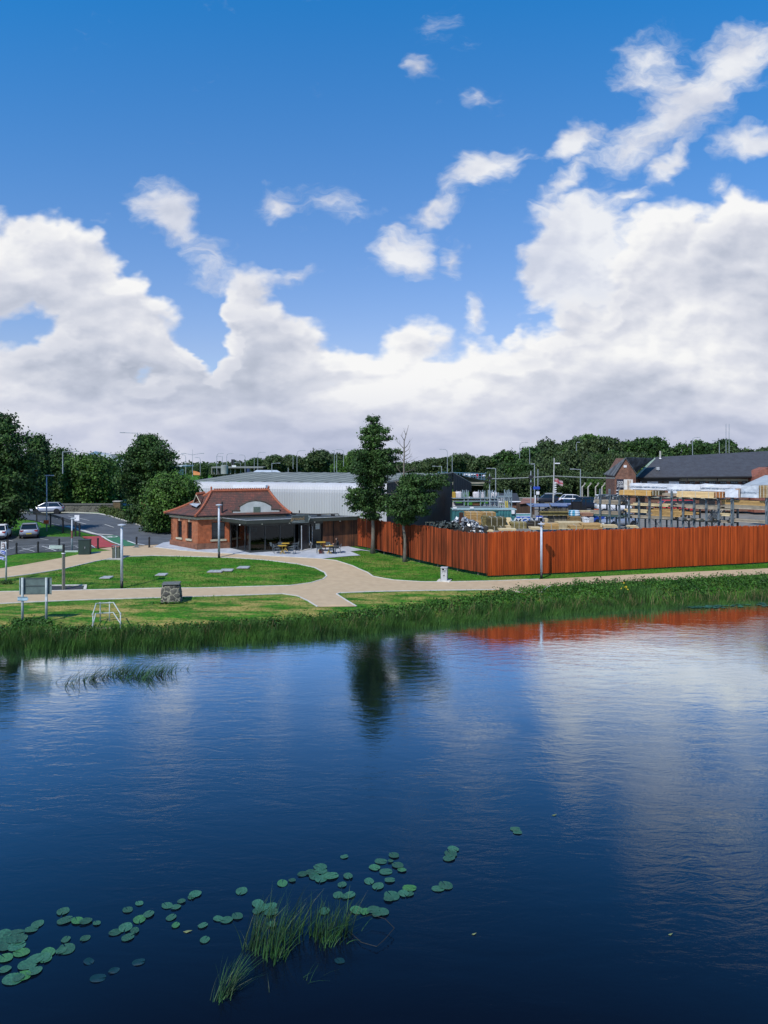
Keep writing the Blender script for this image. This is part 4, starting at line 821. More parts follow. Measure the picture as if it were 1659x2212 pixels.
def window(P0, d, a, b, z0, z1, parent, arch=True, curtain=True):
    nrm = Vector((d.y, -d.x, 0)); fr = MB(); t = .07
    def bar(x0, x1, c, e, ou=-.12, th=.06): fr.slab([P0+d*x0+nrm*ou, P0+d*x1+nrm*ou, P0+d*x1+nrm*(ou-th), P0+d*x0+nrm*(ou-th)], c, e)
    bar(a, a+t, z0, z1); bar(b-t, b, z0, z1); bar(a+t, b-t, z0, z0+t); bar(a+t, b-t, z1-t, z1); m = (a+b)/2; bar(m-.02, m+.02, z0+t, z1-t); bar(a+t, b-t, (z0+z1)/2-.02, (z0+z1)/2+.02, -.115, .07)
    w = fr.build('window', BLACK, parent, world=True)
    MB().slab([P0+d*(a+t)-nrm*.15, P0+d*(b-t)-nrm*.15, P0+d*(b-t)-nrm*.17, P0+d*(a+t)-nrm*.17], z0+t, z1-t).build('pane', GLASSD, w)
    w.children[0].data.transform(Matrix.Translation(-parent.location))
    s = MB().slab([P0+d*(a-.12)+nrm*.1, P0+d*(b+.12)+nrm*.1, P0+d*(b+.12)-nrm*.1, P0+d*(a-.12)-nrm*.1], z0-.17, z0); s.v = [tuple(Vector(q)-parent.location) for q in s.v]; s.build('sill', STONE, w)
    if arch:
        k = MB(); k.slab([P0+d*(m-.07)+nrm*.05, P0+d*(m+.07)+nrm*.05, P0+d*(m+.07)-nrm*.05, P0+d*(m-.07)-nrm*.05], z1+.0, z1+.38); k.v = [tuple(Vector(q)-parent.location) for q in k.v]; k.build('keystone', STONE, w)
        ar = MB(); pts = []
        for i in range(9): a_ = math.pi*i/8; pts.append(P0+d*(m-(b-a)*.62*math.cos(a_))+nrm*.03+Vector((0,0,z1+.02+.26*math.sin(a_))))
        inn = []
        for i in range(9): a_ = math.pi*i/8; inn.append(P0+d*(m-(b-a)*.5*math.cos(a_))+nrm*.03+Vector((0,0,z1+.01+.10*math.sin(a_))))
        for i in range(8): ar.prism([pts[i], pts[i+1], inn[i+1], inn[i]], -nrm*.08)
        ar.v = [tuple(Vector(q)-parent.location) for q in ar.v]; ar.build('arch', BR_DK, w)
    return w
for (a, b, z0, z1) in opsL: window(C1, dl, a, b, z0, z1, cafe)
for (a, b, z0, z1) in opsF: window(C0, u, a, b, z0, z1, cafe)
# bell-cast hipped roof
ov = offset_poly(PL, .42); Rg0 = Vector((-16.75,74.5,7.74)); Rg1 = Vector((-11.5,76.6,7.74)); tgt = [Rg0, Rg1, Rg1, Rg0]
rf = MB(); ts = [0,.12,.26,.42,.6,.8,1]; rings = []
for t_ in ts:
    zz = ZE+(7.74-ZE)*(.55*t_+.45*t_**2); rings.append([Vector((p.x+(g.x-p.x)*t_, p.y+(g.y-p.y)*t_, zz)) for p, g in zip(ov, tgt)])
def pat(mb, A, B, C_, D_): mb.add([A, B, C_, D_], [(0,1,2,3)])
for r0_, r1_ in zip(rings[:-1], rings[1:]):
    for i in range(4): pat(rf, r0_[i], r0_[(i+1) % 4], r1_[(i+1) % 4], r1_[i])
rf.add([p-Vector((0,0,.03)) for p in rings[0]], [(3,2,1,0)])
ROOF = rf.build('roof', TILE, cafe, world=True)
loc = lambda mb: (setattr(mb, 'v', [tuple(Vector(q)-cafe.location) for q in mb.v]), mb)[1]
hp = MB()
for i in range(4): hp.path([r[i]+Vector((0,0,.03)) for r in rings], [.13]*len(rings), 6)
hp.path([Rg0+Vector((0,0,.05)), Rg1+Vector((0,0,.05))], .14, 6); loc(hp).build('hip_tiles', TILEH, ROOF)
cr_ = MB(); nn = 26
for i in range(nn):
    if 0 < i: q = Rg0.lerp(Rg1, (i+.5)/nn)+Vector((0,0,.24)); cr_.tube(q-Vector((0,0,.1)), q+Vector((0,0,.07)), .085, .07, 6)
cr_.path([Rg0+u*.4+Vector((0,0,.19)), Rg1+Vector((0,0,.19))], .03, 4); loc(cr_).build('ridge_crest', TILEH, ROOF)
for q in (Rg0, Rg1): f_ = MB().lathe(q+Vector((0,0,.1)), [(.12,0),(.06,.15),(.11,.28),(.03,.42)], 8); loc(f_).build('finial', TILEH, ROOF)
# gablet on the left hip
ga = at(px('K',455,425), 74.6); gb = at(px('K',580,430), 73.3); gt = at(px('K',507,285), 74.1); gback = at(px('K',650,262), 75.0)
g_ = MB(); g_.add([ga, gb, gt, gback, gback+Vector((.3,-.2,-1.1)), gback+Vector((-.9,.5,-1.1))], [(0,2,3,5),(1,4,3,2)]); loc(g_).build('gablet_roof', TILE, ROOF)
g_ = MB(); off = Vector((.25,.25,0)); g_.add([ga+off, gb+off, gt+off], [(0,1,2)]); loc(g_).build('gablet_vent', DARK, ROOF)
g_ = MB(); g_.path([ga, gt, gb], .045, 4); loc(g_).build('gablet_bargeboard', STONE, ROOF)
g_ = MB(); g_.path([gt+Vector((0,0,.04)), gback+Vector((0,0,.04))], .10, 6)
for i in range(7): q = gt.lerp(gback, (i+.5)/7)+Vector((0,0,.16)); g_.tube(q-Vector((0,0,.08)), q+Vector((0,0,.06)), .07, .05, 6)
loc(g_).build('gablet_ridge', TILEH, ROOF)
g_ = MB(); q0 = at(px('K',405,440), 73.9); q1 = at(px('K',470,425), 74.5); q2 = at(px('K',590,435), 73.2); q3 = at(px('K',525,495), 72.9); up_ = Vector((-.05,-.12,.06)); g_.add([q0+up_, q3+up_, q2+up_, q1+up_], [(0,1,2,3)]); loc(g_).build('lead_flashing', mat('lead', (.30,.33,.38), .6), ROOF)
# curved white gable on the front wall, traced on the plane of the front wall
PN = nf; P0w = C0+nf*.05
def onwall(p, P0=P0w, N=PN):
    a, b = ray(*p); d = Vector((a, 1, b)); o = Vector((0,0,HC)); t = (P0-o).dot(N)/d.dot(N); return o+d*t
arch_top = [(640,360),(662,348),(690,332),(720,324),(752,321),(785,324),(815,332),(842,346),(862,357)]
out = [(585,420),(585,396),(640,396)]+arch_top+[(862,386),(922,388),(922,420)]
gw = MB().prism([onwall(px('B',*p)) for p in out], -nf*.3); gw.build('curved_gable', RENDER, cafe, world=True)
cp_ = MB(); cp_.path([onwall(px('B',*p))+Vector((0,0,.05))-nf*.12 for p in [(632,362)]+arch_top+[(870,360)]], .11, 6)
cp_.path([onwall(px('B',*p))+Vector((0,0,.04))-nf*.12 for p in [(578,394),(640,393)]], .11, 6); cp_.path([onwall(px('B',*p))+Vector((0,0,.04))-nf*.12 for p in [(862,384),(930,386)]], .11, 6)
cp_.build('coping', mat('coping_dark', (.06,.045,.035), .9), cafe, world=True)
MB().prism([onwall(px('B',*p))+nf*.03 for p in [(733,403),(783,403),(783,361),(733,361)]], -nf*.02).build('plaque', mat('plaque_green', (.10,.14,.11), .8, (.07,.10,.08), 8), cafe, world=True)
q = at(px('B',506,380), 72.6); MB().tube(q-Vector((0,0,.7)), q+Vector((0,0,.75)), .08, .08, 8).build('flue', BLACK, cafe, world=True)
# extension
Gc = Vector((-12.3,70.35,0)); ud = Vector((.905,.425,0)).normalized(); vd = Vector((-.70,.714,0)).normalized()
nE = Vector((ud.y, -ud.x, 0)); nV = Vector((-vd.y, vd.x, 0)) if False else Vector((vd.y, -vd.x, 0)); nV = -nV if nV.x > 0 else nV
GL = Gc+vd*3.65; ZT = 5.36; ZF = 5.02
Fc_ = Gc-ud*.0+nE*.55+nV*.5; FR = Vector((-2.35,74.35,0)); FL_ = Fc_+vd*5.3
roof_poly = [Fc_, FR, FR+vd*.6+Vector((0,.3,0)), Vector((-9.3,78.0,0)), Vector((-13.0,75.6,0)), FL_+Vector((.6,0.2,0)), FL_]
MB().slab(roof_poly, ZF+.02, ZT-.03).build('flat_roof', FELT, cafe, world=True)
fa = MB()
def fas(a, b, th=.06, z0=ZF, z1=ZT):
    d = (b-a).normalized(); n_ = Vector((d.y, -d.x, 0)); fa.slab([a+n_*.02, b+n_*.02, b-n_*th, a-n_*th], z0, z1)
fas(Fc_, FR); fas(FL_, Fc_); fa.build('fascia', FASC, cafe, world=True)
tr_ = MB(); d = (FR-Fc_).normalized(); tr_.slab([Fc_+nE*.05, FR+nE*.05, FR, Fc_], ZT+.002, ZT+.05); d = (FL_-Fc_).normalized(); tr_.slab([FL_+nV*.05, Fc_+nV*.05, Fc_, FL_], ZT+.002, ZT+.04)
tr_.build('roof_trim', mat('metal_trim', (.62,.64,.68), .35, metal=.4), cafe, world=True)
# sign on the fascia
sg0 = onwall(px('B',1012,478), Fc_+nE*.1, nE); sg1 = onwall(px('B',1136,474), Fc_+nE*.1, nE)
dS = (sg1-sg0); dS.z = 0; dS.normalize(); ctr = (sg0+sg1)/2; Ls = (sg1-sg0).length; hS = .72
SB = MB(); SB.slab([ctr-dS*Ls/2, ctr+dS*Ls/2, ctr+dS*Ls/2-nE*.06, ctr-dS*Ls/2-nE*.06], ctr.z, ctr.z+hS)
SGN = SB.build('sign_board', mat('sign_slate', (.045,.06,.062), .5), cafe, world=True)
GOLD = mat('sign_gold', (.30,.21,.10), .5); PALE = mat('sign_pale', (.30,.34,.33), .5)
def subtext(name, s, m, size, p, xd, sub, **k):
    o = text(name, s, m, size, p, xd, None, **k); o.data.transform(Matrix.Translation(-cafe.location)); o.parent = sub; return o
subtext('lettering', 'ground', GOLD, .46, ctr-dS*.28+Vector((0,0,.40))+nE*.03, dS, SGN); subtext('lettering', '7', PALE, .62, ctr+dS*.88+Vector((0,0,.36))+nE*.03, dS, SGN)
l_ = MB(); a = ctr-dS*.95+nE*.012; b = ctr+dS*.45+nE*.012; l_.slab([a, b, b-nE*.01, a-nE*.01], ctr.z+.13, ctr.z+.18); loc(l_).build('underline', PALE, SGN)
l_ = MB()
for (p0, p1, za, zb) in ((-Ls/2, Ls/2, 0, .03), (-Ls/2, Ls/2, hS-.03, hS), (-Ls/2, -Ls/2+.03, .03, hS-.03), (Ls/2-.03, Ls/2, .03, hS-.03)):
    a = ctr+dS*p0+nE*.012; b = ctr+dS*p1+nE*.012; l_.slab([a, b, b-nE*.01, a-nE*.01], ctr.z+za, ctr.z+zb)
loc(l_).build('sign_border', mat('sign_edge', (.22,.28,.29), .5), SGN)
# glazing: left face and front up to the door
ZG0 = 2.42
gf = MB(); gp_ = MB()
def post(P, d, w=.07, z0=ZG0, z1=ZF, th=.1):
    n_ = Vector((d.y, -d.x, 0)); gf.slab([P-d*w/2+n_*.02, P+d*w/2+n_*.02, P+d*w/2-n_*th, P-d*w/2-n_*th], z0, z1)
glz = mat('cafe_glass', (.01,.012,.014), .04)
def glassmat():
    m = bpy.data.materials.new('clear_glass'); m.use_nodes = True; n = m.node_tree.nodes; L = m.node_tree.links.new; n.remove(n['Principled BSDF'])
    t = n.new('ShaderNodeBsdfTransparent'); t.inputs[0].default_value = (.36,.39,.39,1); g = n.new('ShaderNodeBsdfGlossy'); g.inputs['Roughness'].default_value = .02; f = n.new('ShaderNodeFresnel'); f.inputs[0].default_value = 1.5
    mx = n.new('ShaderNodeMixShader'); L(f.outputs[0], mx.inputs[0]); L(t.outputs[0], mx.inputs[1]); L(g.outputs[0], mx.inputs[2]); L(mx.outputs[0], n['Material Output'].inputs[0]); return m
CLEAR = glassmat()
dlv = (Gc-GL).normalized()
for k in (0, .5, 1.6, 2.9, 3.60): post(GL+dlv*k, dlv, .09)
Ld = (GL-Gc).length
LF = 7.6                                                   # glazed front up to the doors
for k in (.04, 1.45, 2.9, 4.3, 4.75): post(Gc+ud*k, ud, .08)
gf.slab([GL, Gc, Gc-nV*.1, GL-nV*.1], ZG0-.12, ZG0+.08); gf.slab([Gc, Gc+ud*4.75, Gc+ud*4.75-nE*.1, Gc-nE*.1], ZG0-.12, ZG0+.08)
gf.slab([GL, Gc, Gc-nV*.1, GL-nV*.1], ZF-.25, ZF+.01); gf.slab([Gc, Gc+ud*7.2, Gc+ud*7.2-nE*.1, Gc-nE*.1], ZF-.25, ZF+.01)
gf.build('window_frame', mat('frame_dark', (.035,.042,.045), .4), cafe, world=True)
for (P, d, a, b) in ((GL, dlv, .05, 1.55), (GL, dlv, 1.65, 2.85), (GL, dlv, 2.95, 3.55), (Gc, ud, .1, 1.4), (Gc, ud, 1.5, 2.85), (Gc, ud, 2.95, 4.25)):
    n_ = Vector((d.y, -d.x, 0)); MB().slab([P+d*a-n_*.04, P+d*b-n_*.04, P+d*b-n_*.055, P+d*a-n_*.055], ZG0+.08, ZF-.25).build('pane', CLEAR, cafe, world=True)
# cedar pier, dark return wall, cladding with the doorway
cw = MB()
def boards(mb, P, d, L_, z0, z1, w=.11, th=.05, skip=()):
    n_ = Vector((d.y, -d.x, 0)); k = 0
    while k*w < L_:
        x0 = k*w; k += 1; j = rng.random()*.012
        if any(a <= x0 < b for a, b in skip): continue
        mb.slab([P+d*x0+n_*j, P+d*(x0+w*.93)+n_*j, P+d*(x0+w*.93)-n_*th, P+d*x0-n_*th], z0, z1)
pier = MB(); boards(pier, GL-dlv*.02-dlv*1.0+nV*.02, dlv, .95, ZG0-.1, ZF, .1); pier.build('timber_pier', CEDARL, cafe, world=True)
Dst = Gc+ud*7.15; LW = (FR-Dst).dot(ud)+.35
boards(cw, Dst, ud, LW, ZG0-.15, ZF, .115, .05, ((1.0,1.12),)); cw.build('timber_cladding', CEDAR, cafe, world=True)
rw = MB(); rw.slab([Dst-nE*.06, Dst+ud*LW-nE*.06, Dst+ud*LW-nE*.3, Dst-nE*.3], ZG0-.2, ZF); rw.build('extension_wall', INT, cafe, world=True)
# interior shell
ins = MB(); bk = Vector((-9.6,76.2,0)); 
ins.slab([Gc-nE*.12, Gc+ud*8.3-nE*.12, bk+ud*4, bk-ud*2, GL-nV*.12], 2.28, 2.36); ins.build('floor', FLOORI, cafe, world=True)
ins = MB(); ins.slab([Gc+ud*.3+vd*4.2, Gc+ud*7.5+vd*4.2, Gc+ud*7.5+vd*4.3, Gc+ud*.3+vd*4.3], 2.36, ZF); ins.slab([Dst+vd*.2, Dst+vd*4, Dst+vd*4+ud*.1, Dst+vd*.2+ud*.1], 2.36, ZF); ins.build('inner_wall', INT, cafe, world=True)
ins = MB(); a = Gc+ud*1.7-nE*1.6; ins.slab([a, a+ud*2.6, a+ud*2.6-nE*.6, a-nE*.6], 3.18, 3.24)
for k in (.1, 2.4): b = a+ud*k-nE*.2; ins.slab([b, b+ud*.06, b+ud*.06-nE*.06, b-nE*.06], 2.36, 3.18)
ins.build('counter', YELP, cafe, world=True)
ins = MB(); 
for k in range(14): b = a+ud*(.1+k*.18)-nE*.1; ins.tube(b+Vector((0,0,3.24)), b+Vector((0,0,3.24+.1+.12*rng.random())), .04, .02, 6)
ins.build('counter_display', mat('display_mustard', (.55,.38,.08), .6), cafe, world=True)
for i_, (bx, sz) in enumerate((((.9,1.2,4.35),(.35,.05,.3)),((1.4,1.3,4.3),(.45,.05,.4)))):
    b = Gc+vd*1.6+ud*bx[0]; MB().box((b.x, b.y, bx[2]), sz, .4).build('menu_board', mat('menu_white', (.6,.66,.7), .5), cafe, world=True)
b = GL+dlv*1.8-nV*1.2; ins = MB(); ins.slab([b, b+dlv*1.6, b+dlv*1.6-nV*.6, b-nV*.6], 3.02, 3.08)
for k in (.1, 1.4): c_ = b+dlv*k-nV*.3; ins.tube(c_+Vector((0,0,2.36)), c_+Vector((0,0,3.02)), .05, n=6)
ins.build('table', BROWNW, cafe, world=True)
# doors
dr = Gc+ud*4.85
for i in range(2):
    P = dr+ud*(.05+i*1.1)-nE*.15; m_ = MB(); m_.slab([P, P+ud*1.0, P+ud*1.0-nE*.05, P-nE*.05], ZG0, 4.75); D_ = m_.build('door', mat('door_dark', (.02,.024,.026), .25, spec=.6), cafe, world=True)
    h = MB(); q = P+ud*(.9 if i == 0 else .1)+nE*.06; h.tube(q+Vector((0,0,ZG0+.3)), q+Vector((0,0,4.5)), .022, n=6); loc(h).build('door_handle', STEEL, D_)
op_ = onwall(px('L',740,710), Gc+nE*.9, nE); P = Vector((op_.x, op_.y, 0)); dd_ = Vector((.5,.85,0)).normalized()
MB().slab([P, P+dd_*.9, P+dd_*.9+Vector((.05,-.03,0)), P+Vector((.05,-.03,0))], ZG0+.05, 4.72).build('open_door', mat('door_dark', (.02,.024,.026), .25), cafe, world=True)
MB().slab([P-ud*.05, P+ud*.02, P+ud*.02+nE*.05, P-ud*.05+nE*.05], ZG0+.05, 4.72).build('door_edge', STEEL, cafe, world=True)
for p in ((635,485),(797,487),(996,481),(1178,477),(1362,470)):
    b = onwall(px('B',*p), Fc_-nE*.25, nE); MB().lathe((b.x, b.y, ZF-.1), [(.05,0),(.07,.04),(.06,.08)], 8).build('downlight', mat('lamp_white', (.8,.8,.78), .4), cafe, world=True)
b = onwall(px('L',990,365), Dst+nE*.02, nE); MB().slab([b-ud*.2, b+ud*.2, b+ud*.2-nE*.08, b-ud*.2-nE*.08], b.z-.27, b.z+.27).build('wall_box', mat('box_grey', (.40,.44,.42), .6), cafe, world=True)
hs_ = [at(px('B',*p), Y) for p, Y in (((925,382),76),((950,374),76),((975,385),76),((1003,407),75.6),((1060,411),75.3),((1200,414),75),((1350,412),74.6),((1357,428),74.5))]
cb_ = MB().path(hs_, .055, 6)
for p, Y in (((1027,410),75.5),((1120,412),75.2),((1210,416),74.9),((1310,418),74.7)): q = at(px('B',*p), Y); cb_.box((q.x, q.y, q.z-.06), (.4,.2,.14))
q = at(px('B',1067,405), 75.3); cb_.tube(q, q+Vector((0,0,.25)), .06, n=6); cb_.build('roof_conduit', BLACK, cafe, world=True)
# handrails by the door
for (a, b, c_) in (((495,700),(497,528),(560,630)), ((827,702),(832,512),(905,632))):
    p0 = G('L', *a); s_ = .2532/1.8228/FL*p0.y; ht = (a[1]-b[1])*s_
    t = thing('handrail', 'steel handrail left of the cafe door' if a[0] < 600 else 'steel handrail right of the cafe door', 'handrail', p0, 0, 'handrails at the cafe door')
    e = p0+Vector(((c_[0]-b[0])*s_, -.7, ht-.45*ht-.1)); m_ = MB(); m_.path([(0,0,0),(0,0,ht),tuple(e-p0),(e.x-p0.x, e.y-p0.y, 0)], .035, 6); m_.build('rail', mat('bright_steel', (.62,.63,.63), .35, metal=.4), t)

# cafe furniture: chairs, tables and the seated person
CHG = mat('chair_grey', (.09,.115,.135), .5, (.07,.09,.105), 4)
def make_chair():
    t = thing('chair', 'x', 'chair'); 
    MB().box((0,0,.45), (.46,.44,.035)).build('seat', CHG, t, bevel=.01)
    m_ = MB(); m_.prism([(-.22,.24,.50),(.22,.24,.50),(.2,.30,.84),(-.2,.30,.84)], (0,.025,0)); m_.build('backrest', CHG, t)
    for sx in (-1, 1): m_ = MB(); m_.path([(sx*.25,-.2,.45),(sx*.27,-.2,.66),(sx*.27,.2,.68),(sx*.22,.27,.72)], .02, 6); m_.build('armrest', CHG, t)
    for sx in (-1, 1):
        for sy in (-1, 1): MB().tube((sx*.2, sy*.19, .45), (sx*.25, sy*.25, 0), .024, .018, 6).build('leg', CHG, t)
    return t
ch0 = make_chair()
CH = [((300,762),2.3,'grey armchair half hidden behind the front left chair'),((352,796),1.9,'grey armchair at the front left of the yellow tables'),((398,752),3.5,'grey armchair behind the yellow tables'),((592,802),-1.9,'grey armchair at the front right of the yellow tables'),((645,752),-1.3,'grey armchair at the back right of the yellow tables'),
      ((1018,797),1.8,'grey armchair left of the bag beside the taller yellow table'),((1148,752),3.3,'empty grey armchair behind the seated person\'s table'),((1212,803),.15,'grey armchair in front of the seated person\'s table'),((1305,790),-1.45,'grey armchair the person sits on')]
for i, (p, rz, lab) in enumerate(CH):
    q = G('L', *p); q.z += .055; rz = rz
    if i == 0: ch0.location = q; ch0.rotation_euler.z = rz; ch0['label'] = lab; ch0['group'] = 'chairs on the cafe terrace'
    else: c_ = dup(ch0, q, rz, lab, 'chairs on the cafe terrace')
chair_person = CH[-1]
def make_table(h=.74):
    t = thing('cafe_table', 'x', 'table')
    MB().box((0,0,h), (.72,.72,.035)).build('tabletop', YELP, t, bevel=.012)
    MB().tube((0,0,.12), (0,0,h-.02), .03, n=8).build('column', YELP, t)
    for k in range(4): a = math.pi/4+k*math.pi/2; MB().tube((0,0,.30), (.3*math.cos(a), .3*math.sin(a), .0), .025, .018, 6).build('leg', YELP, t)
    return t
tb0 = make_table()
TB = [((440,802),.4,1,'yellow cafe table at the front of the left pair'),((490,762),.1,1,'yellow cafe table at the back of the left pair'),((1042,762),.1,1.15,'taller yellow cafe table left of the seated person'),((1168,800),.3,1,'cafe table with a cup in front of the seated person')]
for i, (p, rz, sc_, lab) in enumerate(TB):
    q = G('L', *p); q.z += .055
    if i == 0: tb0.location = q; tb0.rotation_euler.z = rz; tb0['label'] = lab; tb0['group'] = 'yellow tables on the cafe terrace'
    else: tx_ = dup(tb0, q, rz, lab, 'yellow tables on the cafe terrace', sc_)
q = G('L',1168,800); q.z += .055+.76
cup = tag(MB().lathe((q.x+.05, q.y, q.z), [(.03,0),(.042,.07),(.044,.09)], 8).build('cup', WHITE), 'white cup on the table in front of the seated person', 'cup')
pl_ = tag(MB().lathe((q.x-.2, q.y-.1, q.z), [(.06,0),(.12,.012),(.125,.018)], 12).build('plate', WHITE), 'white plate on the table by the seated person', 'plate')
q = G('L',1045,797); q.z += .05; bg_ = thing('bag', 'dark red bag on the paving beside the taller table', 'bag', q); MB().box((0,0,.2), (.42,.2,.4), .3, .85).build('bag_body', mat('dark_red', (.09,.02,.02), .8), bg_, bevel=.03); MB().path([(-.1,0,.38),(-.08,0,.5),(.08,0,.5),(.1,0,.38)], .012, 5).build('handle', BLACK, bg_)
def person():
    q = G('L',1305,790); q.z += .055; t = thing('person', 'person in black clothes seated at the cafe table facing left', 'person', q, R(-2))
    V_ = [(0,0,.52),(0,.0,.70),(-.02,0,.92),(-.05,0,1.08),(-.07,0,1.17),(-.09,0,1.27),(-.10,0,1.37),   # pelvis, waist, chest, shoulder line, neck, head, crown
          (0,-.09,.50),(-.44,-.11,.52),(-.40,-.11,.09),(-.52,-.12,.05), (0,.09,.50),(-.44,.11,.52),(-.36,.11,.09),(-.48,.12,.05),
          (-.05,-.18,1.06),(-.12,-.22,.82),(-.38,-.16,.84), (-.05,.18,1.06),(-.13,.22,.82),(-.38,.14,.86)]
    E_ = [(0,1),(1,2),(2,3),(3,4),(4,5),(5,6),(0,7),(7,8),(8,9),(9,10),(0,11),(11,12),(12,13),(13,14),(3,15),(15,16),(16,17),(3,18),(18,19),(19,20)]
    Rr = [.14,.13,.145,.11,.055,.095,.075,.10,.065,.045,.04,.10,.065,.045,.04,.07,.045,.03,.07,.045,.03]
    def skinned(name, V_, E_, Rr, m, mats=None):
        me = bpy.data.meshes.new(name); me.from_pydata(V_, E_, []); o = bpy.data.objects.new(name, me); COL.objects.link(o); o.parent = t
        sk = o.modifiers.new('skin', 'SKIN'); 
        if not me.skin_vertices: me.attributes  # layer is made by the modifier below
        import bmesh
        bm = bmesh.new(); bm.from_mesh(me); ly = bm.verts.layers.skin.verify()
        for i, vv in enumerate(bm.verts): vv[ly].radius = (Rr[i], Rr[i]*.95); vv[ly].use_root = (i == 0)
        bm.to_mesh(me); bm.free(); o.modifiers.new('sub', 'SUBSURF').levels = 1; o.modifiers['sub'].render_levels = 2; me.materials.append(m); return o
    SKIN = mat('skin', (.42,.24,.17), .6); CLO = mat('black_cloth', (.012,.012,.014), .9, (.02,.02,.024), 8)
    skinned('body', V_, E_, Rr, CLO)
    hd = MB(); c = Vector((-.105,0,1.30)); n1, n2 = 12, 8; vs = []
    for j in range(n2+1):
        th = math.pi*j/n2
        for i in range(n1):
            ph = 2*math.pi*i/n1; x = math.sin(th)*math.cos(ph); y = math.sin(th)*math.sin(ph); z = math.cos(th)
            r = Vector((x*.098, y*.078, z*.122))
            if x < -.75 and abs(y) < .3 and -.35 < z < .15: r.x -= .022       # nose
            if z < -.3 and x < 0: r.x -= .008
            vs.append(c+r)
    hd.add(vs, [(j*n1+i, (j+1)*n1+i, (j+1)*n1+(i+1) % n1, j*n1+(i+1) % n1) for j in range(n2) for i in range(n1)])
    for sy in (-1, 1): hd.box((c.x+.01, sy*.08, c.z), (.035,.02,.06))
    H_ = hd.build('head', SKIN, t, smooth=True)
    fc_ = MB()
    for sy in (-1, 1): fc_.box((c.x-.088, sy*.03, c.z+.015), (.014,.026,.012))
    fc_.box((c.x-.092, 0, c.z-.06), (.012,.05,.012)); fc_.build('face_features', mat('dark_lips', (.12,.05,.045), .6), H_)
    hr = MB(); vs = []
    for j in range(7):
        th = math.pi*.62*j/6
        for i in range(n1):
            ph = 2*math.pi*i/n1; x = math.sin(th)*math.cos(ph); y = math.sin(th)*math.sin(ph); z = math.cos(th); k = 1.13 if x > -.45 else .9
            vs.append(c+Vector((.012+x*.105*k, y*.086*k, .006+z*.13)))
    hr.add(vs, [(j*n1+i, (j+1)*n1+i, (j+1)*n1+(i+1) % n1, j*n1+(i+1) % n1) for j in range(6) for i in range(n1)]); hr.build('hair', mat('dark_hair', (.03,.018,.012), .7), t, smooth=True)
    for sy, hx in ((-1, (-.38,-.16,.84)), (1, (-.38,.14,.86))):
        hb = MB(); p = Vector(hx); hb.path([p+Vector((.02,0,0)), p+Vector((-.04,0,-.005)), p+Vector((-.09,0,-.012))], [.026,.036,.03], 8)
        for k in range(4): y = (k-1.5)*.019; L_ = [.062,.072,.068,.05][k]; b_ = p+Vector((-.085, y, -.012)); hb.path([b_, b_+Vector((-L_*.5,0,-.006)), b_+Vector((-L_*.8,0,-.028))], [.009,.008,.006], 5)
        b_ = p+Vector((-.03, -sy*.03, -.004)); hb.path([b_, b_+Vector((-.03,-sy*.02,-.01)), b_+Vector((-.055,-sy*.022,-.02))], [.011,.009,.007], 5); hb.build('hand', SKIN, t, smooth=True)
person()
# ------------------------------------------------------------------ timber fence
FM = mat('fence_stain', (.37,.062,.009), .7, (.25,.038,.006), 7, island=.24, stretch=(1,1,.06), spec=.2, mix=(.36,.62))
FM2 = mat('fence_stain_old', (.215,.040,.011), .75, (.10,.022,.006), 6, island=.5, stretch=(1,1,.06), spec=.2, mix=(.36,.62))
PST = mat('fence_post', (.22,.20,.17), .9)
def fence(label, A, B, zA, zB, m, w, gap0=.18, posts=9):
    A = Vector(A); B = Vector(B); d = (B-A); L_ = d.length; d.normalize(); n_ = Vector((d.y, -d.x, 0))
    t = thing('timber_fence', label, 'fence', (A.x, A.y, onz(A.x, A.y))); mb = MB(); rb_ = MB(); x = 0.
    step = 0.
    while x < L_:
        ww = w*(.8+.4*rng.random()); p = A+d*x; zb = onz(p.x, p.y)+gap0+.02*rng.random(); f = x/L_; zt = zA+(zB-zA)*f+.05*math.sin(x*.9)+rng.uniform(-.045,.045)
        j = rng.choice([0,.045])+rng.random()*.01; q = [p+n_*j, p+d*ww*.90+n_*j, p+d*ww*.90+n_*(j-.025), p+n_*(j-.025)]; mb.slab(q, zb, zt); q = [p-d*ww*.45-n_*.035, p+d*ww*.40-n_*.035, p+d*ww*.40-n_*.055, p-d*ww*.45-n_*.055]; rb_.slab(q, zb+.03, zt-.12); x += ww*.985
    mb.build('boards', m, t, world=True); rb_.build('gap_backing', mat('gap_shade', (.07,.016,.005), .8), t, world=True)  # added dark backing; its colour paints the shade in the board gaps
    r = MB()
    for h in (.15,.5,.85):
        za = onz(A.x, A.y); zb_ = onz(B.x, B.y); q0 = A-n_*.12+Vector((0,0,za+(zA-za)*h)); q1 = B-n_*.12+Vector((0,0,zb_+(zB-zb_)*h)); r.path([q0, q1], .05, 4)
    r.build('rail', PST, t, world=True)
    for k in range(posts):
        p = A+d*(L_*(k+.5)/posts)-n_*.22; z0 = onz(p.x, p.y); MB().box((p.x, p.y, z0+1.4), (.09,.09,3.1)).build('post', PST, t, world=True)
    return t
fA = at((773.6,1118.9), FA[1]); fC = at((1053,1150), FC[1]); eR = Vector((34.6, float(fline(34.6)), 0))
zC = fC.z
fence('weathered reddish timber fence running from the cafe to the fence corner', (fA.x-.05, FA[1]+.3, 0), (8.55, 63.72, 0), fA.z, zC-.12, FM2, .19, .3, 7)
zR = HC-(1134.5-HY)/FL*float(fline(34.6)); fence('long bright orange-red timber fence facing the river path', (8.6,63.68,0), (44.6, float(fline(44.6)), 0), zC, zR+(zR-zC)*.38, FM, .18, .12, 16)

